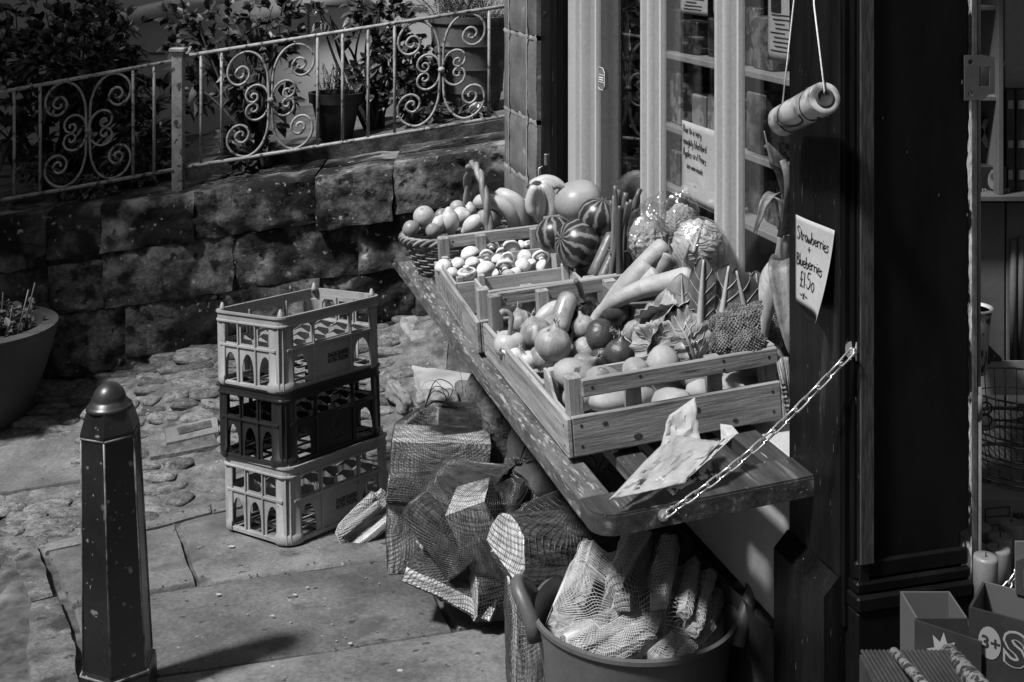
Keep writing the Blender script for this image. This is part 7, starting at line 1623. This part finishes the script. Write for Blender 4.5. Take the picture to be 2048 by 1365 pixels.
# display table that carries candles and toy boxes
M_tab = mat('slatted_table_wood', .10, .17, .6, 5, 5, .3, 30, .3, stretch=(8, 1, 1))
tz = .615
tabo = thing('display_table', 'low wooden display table outside the shop doorway', 'table', (.80, 2.0, 0)); zg = ground(.8, 2.0) - .02
for i in range(5):
    b = MB(); b.box((0, 0, 0), (.62, .118, .02), None, .002); part(b, 'board', M_tab, tabo, loc=(.12, -.46 + i * .122, tz - .01))
for x in (-.15, .39):
    for y in (-.46, .02): b = MB(); b.box((0, 0, 0), (.04, .04, tz - .02 - zg), None, .002); part(b, 'leg', M_tab, tabo, loc=(x, y, (tz - .02 + zg) / 2))
M_cand = mat('candle_wax', .13, .17, .4, 5, 3, .05, 60, .35)
for i, (px, py, rp, d, lb) in enumerate([(1971, 1112, 24, 2.30, 'nearest pale pillar candle with a printed oval label'), (1996, 1095, 24, 2.37, 'pillar candle just behind the labelled one'), (2000, 1072, 24, 2.46, 'shorter pillar candle in the middle of the group'), (2022, 1044, 24, 2.50, 'tall pillar candle beside the MAX carton wording'), (1962, 1052, 20, 2.50, 'pillar candle tucked behind the jamb'), (1955, 1090, 18, 2.42, 'low pillar candle between jamb and labelled candle')]):
    tp = P(px, py, d); r = rp / F * d; zb = .615 if d < 2.5 else .55; zb = .60
    t = thing('pillar_candle', lb, 'candle', (tp.x, d, zb)); h = tp.z - zb; b = MB(); b.lathe([(r, 0), (r, h - .006), (r * .93, h), (r * .5, h - .001), (.0001, h - .002)], 24); part(b, 'wax', M_cand, t, True); b = MB(); b.tube([(0, 0, h - .004), (.001, 0, h + .006)], .0012, 5); part(b, 'wick', M_dk, t)
    if i == 0:
        b = MB(); b.sheet(lambda u, v: Vector((r * 1.006 * math.sin((u - .5) * 1.8 * math.sqrt(max(0, 1 - (2 * v - 1) ** 2))), -r * 1.006 * math.cos((u - .5) * 1.8 * math.sqrt(max(0, 1 - (2 * v - 1) ** 2))), h - .118 + .036 * v)), 12, 10); part(b, 'label', M_dk, t, True)
        tb = text_mb('plan', .020, .0006); tb.v = [Vector((r * 1.03 * math.sin(v.x / r * .75), -r * 1.03 * math.cos(v.x / r * .75), h - .107 + v.y)) for v in tb.v]; part(tb, 'lettering', M_ink2, t)
cs = thing('candle_stand', 'dark low riser carrying the pillar candles inside the doorway', 'stand', (.92, 2.42, zg)); b = MB(); b.box((.93, 2.43, (.60 + zg) / 2), (.30, .30, .60 - zg - .001), None, .003); part(b, 'block', M_dk, cs, world=True)
# toy boxes on the table
def open_tray(label, x0, x1, yt, d, depth, zb, mt, mi, name='toy_box', yaw=0, extra=None):
    a, c = P(x0, yt, d), P(x1, yt, d); w = c.x - a.x; h = a.z - zb; t = thing(name, label, 'box', (a.x, d, zb + .001), (0, 0, yaw)); T = .003
    for nm, cc, sz in (('front', (w / 2, 0, h / 2), (w, T, h)), ('back', (w / 2, depth, h / 2), (w, T, h)), ('end', (T / 2, depth / 2, h / 2), (T, depth - T - .0005, h)), ('end', (w - T / 2, depth / 2, h / 2), (T, depth - T - .0005, h)), ('base', (w / 2, depth / 2, .002), (w - .008, depth - .006, .003))):
        b = MB(); b.box((0, 0, 0), sz); part(b, nm, mt if nm in ('front',) else mi, t, loc=cc)
    if extra: extra(t, w, h)
    return t
M_wbox = flat('white_card_inside', .07, .7); M_toy = mat('toy_box_print', .02, .035, .45, 6, 3, .0, 40, .4)
star = lambda cx, cy, r, n=5, a0=1.57, k=.45: [(cx + (r if i % 2 == 0 else r * k) * math.cos(a0 + i * math.pi / n), cy + (r if i % 2 == 0 else r * k) * math.sin(a0 + i * math.pi / n)) for i in range(2 * n)]
def toyA(t, w, h): fprint(t, w, h, [star(.45, .72, .26, 9, 1.57, .62), [(.3, .1), (.62, .1), (.55, .55), (.38, .55)]], M_ink2); fprint(t, w, h, [[(0, 0), (.34, 0), (0, .34)]], M_wbox, 'corner_print')
t = open_tray('open white lined carton of glow toys on the display table', 1832, 1935, 1238, 1.985, .08, tz, M_toy, M_wbox, extra=None)
tl = thing('toy_box', 'dark printed toy carton face with a bursting bulb picture', 'box', P(1829, 1330, 1.97)); tl.location.z = tz + .001; tl.rotation_euler = (0, 0, R(-38)); hh = P(1829, 1242, 1.97).z - tz
b = MB(); b.box((.05, .002, hh / 2), (.10, .004, hh)); part(b, 'panel', M_toy, tl); toyA(tl, .10, hh)
# big SWA.. box
tb_ = thing('toy_box', 'large dark toy carton lettered Swa with a 3+ badge', 'box', P(1938, 1215, 1.93)); tb_.location.z = tz + .001; tb_.rotation_euler = (0, 0, R(-32)); w, hh = .26, P(1938, 1215, 1.93).z - tz
for nm, cc, sz, mm in (('front', (w / 2, 0, hh / 2), (w, .004, hh), M_toy), ('back', (w / 2, .09, hh / 2), (w, .004, hh), M_wbox), ('end', (.002, .045, hh / 2), (.004, .0855, hh), M_toy), ('end', (w - .002, .045, hh / 2), (.004, .0855, hh), M_toy), ('base', (w / 2, .045, .002), (w - .01, .084, .003), M_wbox)):
    b = MB(); b.box((0, 0, 0), sz); part(b, nm, mm, tb_, loc=cc)
b = MB(); b.prism([(.05, hh - .004), (.22, hh - .004), (.22, hh + .055), (.065, hh + .055), (.05, hh + .045)], -.002, .002, Matrix(((1, 0, 0, 0), (0, 0, 1, .0865), (0, 1, 0, 0), (0, 0, 0, 1)))); hd = part(b, 'header_card', M_toy, tb_)
def ft2(txt, size, x, y, z, mt, nm, bold): b = text_mb(txt, size, bold, 'LEFT'); b.v = [Vector((x + v.x, y, z + v.y)) for v in b.v]; return part(b, nm, mt, tb_)
ft2('Playwr', .032, .062, .0838, hh + .012, flat('toy_outline', .16, .5), 'header_outline', .0026); ft2('Playwr', .032, .062, .0828, hh + .012, M_dk, 'header_lettering', .0004)
ft2('Swa', .066, .050, -.0032, .128, flat('toy_outline2', .22, .5), 'name_outline', .004); ft2('Swa', .066, .050, -.0042, .128, M_dk, 'name_lettering', .001)
b = MB(); b.add([(.030 + .016 * math.cos(k * .3142), -.0032, .150 + .024 * math.sin(k * .3142)) for k in range(20)], [tuple(range(20))]); part(b, 'badge', flat('toy_badge', .20, .5), tb_); ft2('3+', .026, .0175, -.0040, .142, M_dk, 'badge_lettering', .0005)
fprint(tb_, 1, 1, [star(.030, .186, .006), star(.09, .186, .007), star(.085, .108, .009)], flat('toy_badge', .2, .5), 'stars')
t = thing('header_card', 'tall printed card with jagged burst standing behind the toy cartons', 'card', P(2030, 1230, 2.03)); t.location.z = tz + .001; b = MB(); h2 = P(2030, 1090, 2.02).z - tz; b.box((.06, 0, h2 / 2), (.12, .003, h2)); part(b, 'card', mat('burst_card', .10, .13, .5, 5, 2, 0, 40, .3), t); fprint(t, .12, h2, [star(.45, .62, .40, 9, 1.2, .5)], M_ink2)
# pens and a ribbed tray in front
def pen(label, p0, p1, r, mt, name='toy_wand'):
    b = MB(); b.tube([p0, p0.lerp(p1, .06), p0.lerp(p1, .94), p1], [r * .5, r, r * 1.1, r * .9], 12); return single(b, name, mt, label, 'wand', p0)
M_wand = mat('patterned_wand', .03, .16, .35, 90, 2, 0, 40, .45, sharp=(.46, .54))
pen('slim patterned toy wand leaning out of the ribbed tray', P(1784, 1300, 1.86), P(1875, 1400, 1.66), .007, M_wand)
pen('thick patterned toy tube leaning on the toy cartons', P(1893, 1302, 1.90), P(2000, 1420, 1.66), .014, M_wand, 'toy_tube')
rt = thing('ribbed_tray', 'ribbed dark cardboard tray on the display table edge', 'tray', P(1742, 1352, 1.80)); rt.location.z = tz + .001; hr = max(.02, P(1742, 1346, 1.80).z - tz)
b = MB()
for k in range(22): b.tube([(.004 + k * .0062, .06, hr - .004), (.004 + k * .0062 + .012, -.14, hr - .004)], .003, 6)
b.box((.075, -.04, hr / 2 - .004), (.15, .20, hr - .01)); part(b, 'corrugated_top', mat('corrugated_dark', .02, .035, .8, 12, 3, .1, 40, .2), rt)
# second chain hanging by the cartons
t = thing('door_chain', 'second steel link chain hanging between candles and toy cartons', 'chain', P(1965, 1240, 2.05)); p0, p1 = P(1962, 1250, 2.02), P(2062, 1105, 2.06)
for k in range(7):
    a, c = p0.lerp(p1, k / 7), p0.lerp(p1, (k + 1) / 7); u = (c - a).normalized(); L = (c - a).length * 1.2; s = Matrix.Rotation(R(30) + (math.pi / 2 if k % 2 else 0), 3, u) @ u.cross(Vector((0, 1, 0))).normalized(); m_ = (a + c) / 2; w = .0055
    b = MB(); b.tube([m_ + u * ((L / 2 - w) * (1 if math.cos(an) > 0 else -1) * (abs(math.cos(an)) > .2) + w * math.cos(an)) + s * (w * math.sin(an)) for an in [2 * math.pi * j / 16 for j in range(16)]], .0017, 6, closed=True); part(b, 'link', M_chain, t, True, world=True)
# ================================================================== NEIGHBOURING HOUSES OUT OF VIEW (they close the lane; the tall one is added for shade)
def plain_house(label, x0, x1, y0, y1, h, face, wins):
    t = thing('lane_house', label, 'house', ((x0 + x1) / 2, (y0 + y1) / 2, -.4)); b = MB(); b.box(((x0 + x1) / 2, (y0 + y1) / 2, h / 2 - .4), (x1 - x0, y1 - y0, h)); part(b, 'wall', mat('lane_house_stone', .10, .20, .9, 3, 6, .4, 20, .2), t, world=True)
    b = MB(); xm = (x0 + x1) / 2; z = h - .4
    b.add([(x0 - .2, y0 - .2, z), (x1 + .2, y0 - .2, z), (x1 + .2, y1 + .2, z), (x0 - .2, y1 + .2, z), (xm, y0 - .2, z + 1.2), (xm, y1 + .2, z + 1.2)], [(0, 4, 5, 3), (1, 2, 5, 4), (0, 1, 4), (2, 3, 5), (0, 3, 2, 1)]); part(b, 'roof', mat('lane_house_tile', .08, .14, .8, 6, 4, .4, 20, .3), t, world=True)
    for (a, z0) in wins:
        c, sz = ((x1 + .005 if face == 'x' else a), (a if face == 'x' else y1 + .005), z0), ((.03, .8, 1.0) if face == 'x' else (.8, .03, 1.0))
        b = MB(); b.box(c, sz); w_ = part(b, 'window', flat('dark_window', .02, .1, .5), t, world=True); b = MB(); b.box((c[0] + (.02 if face == 'x' else 0), c[1] + (0 if face == 'x' else .02), c[2]), (.03, .05, 1.0) if face == 'x' else (.05, .03, 1.0)); part(b, 'glazing_bar', M_frame, w_, world=True)
plain_house('stone house across the lane facing the shop window', -9.5, -6.5, -3.0, 2.4, 4.6, 'x', [(0.2, 1.4), (2.2, 1.4), (0.2, 3.2), (2.2, 3.2)])
plain_house('tall stone house added out of view to shade the left end of the railing', -7.5, -4.2, 3.55, 6.6, 6.2, 'x', [(4.4, 1.4), (5.8, 1.4), (4.4, 3.4), (5.8, 3.4)])  # added out of view, sized to shade the left railing and shrubs
plain_house('stone house down the lane behind the viewer', -3.5, 4.5, -9.5, -6.0, 4.6, 'y', [(-1.5, 1.4), (1.0, 1.4), (-1.5, 3.2), (1.0, 3.2)])
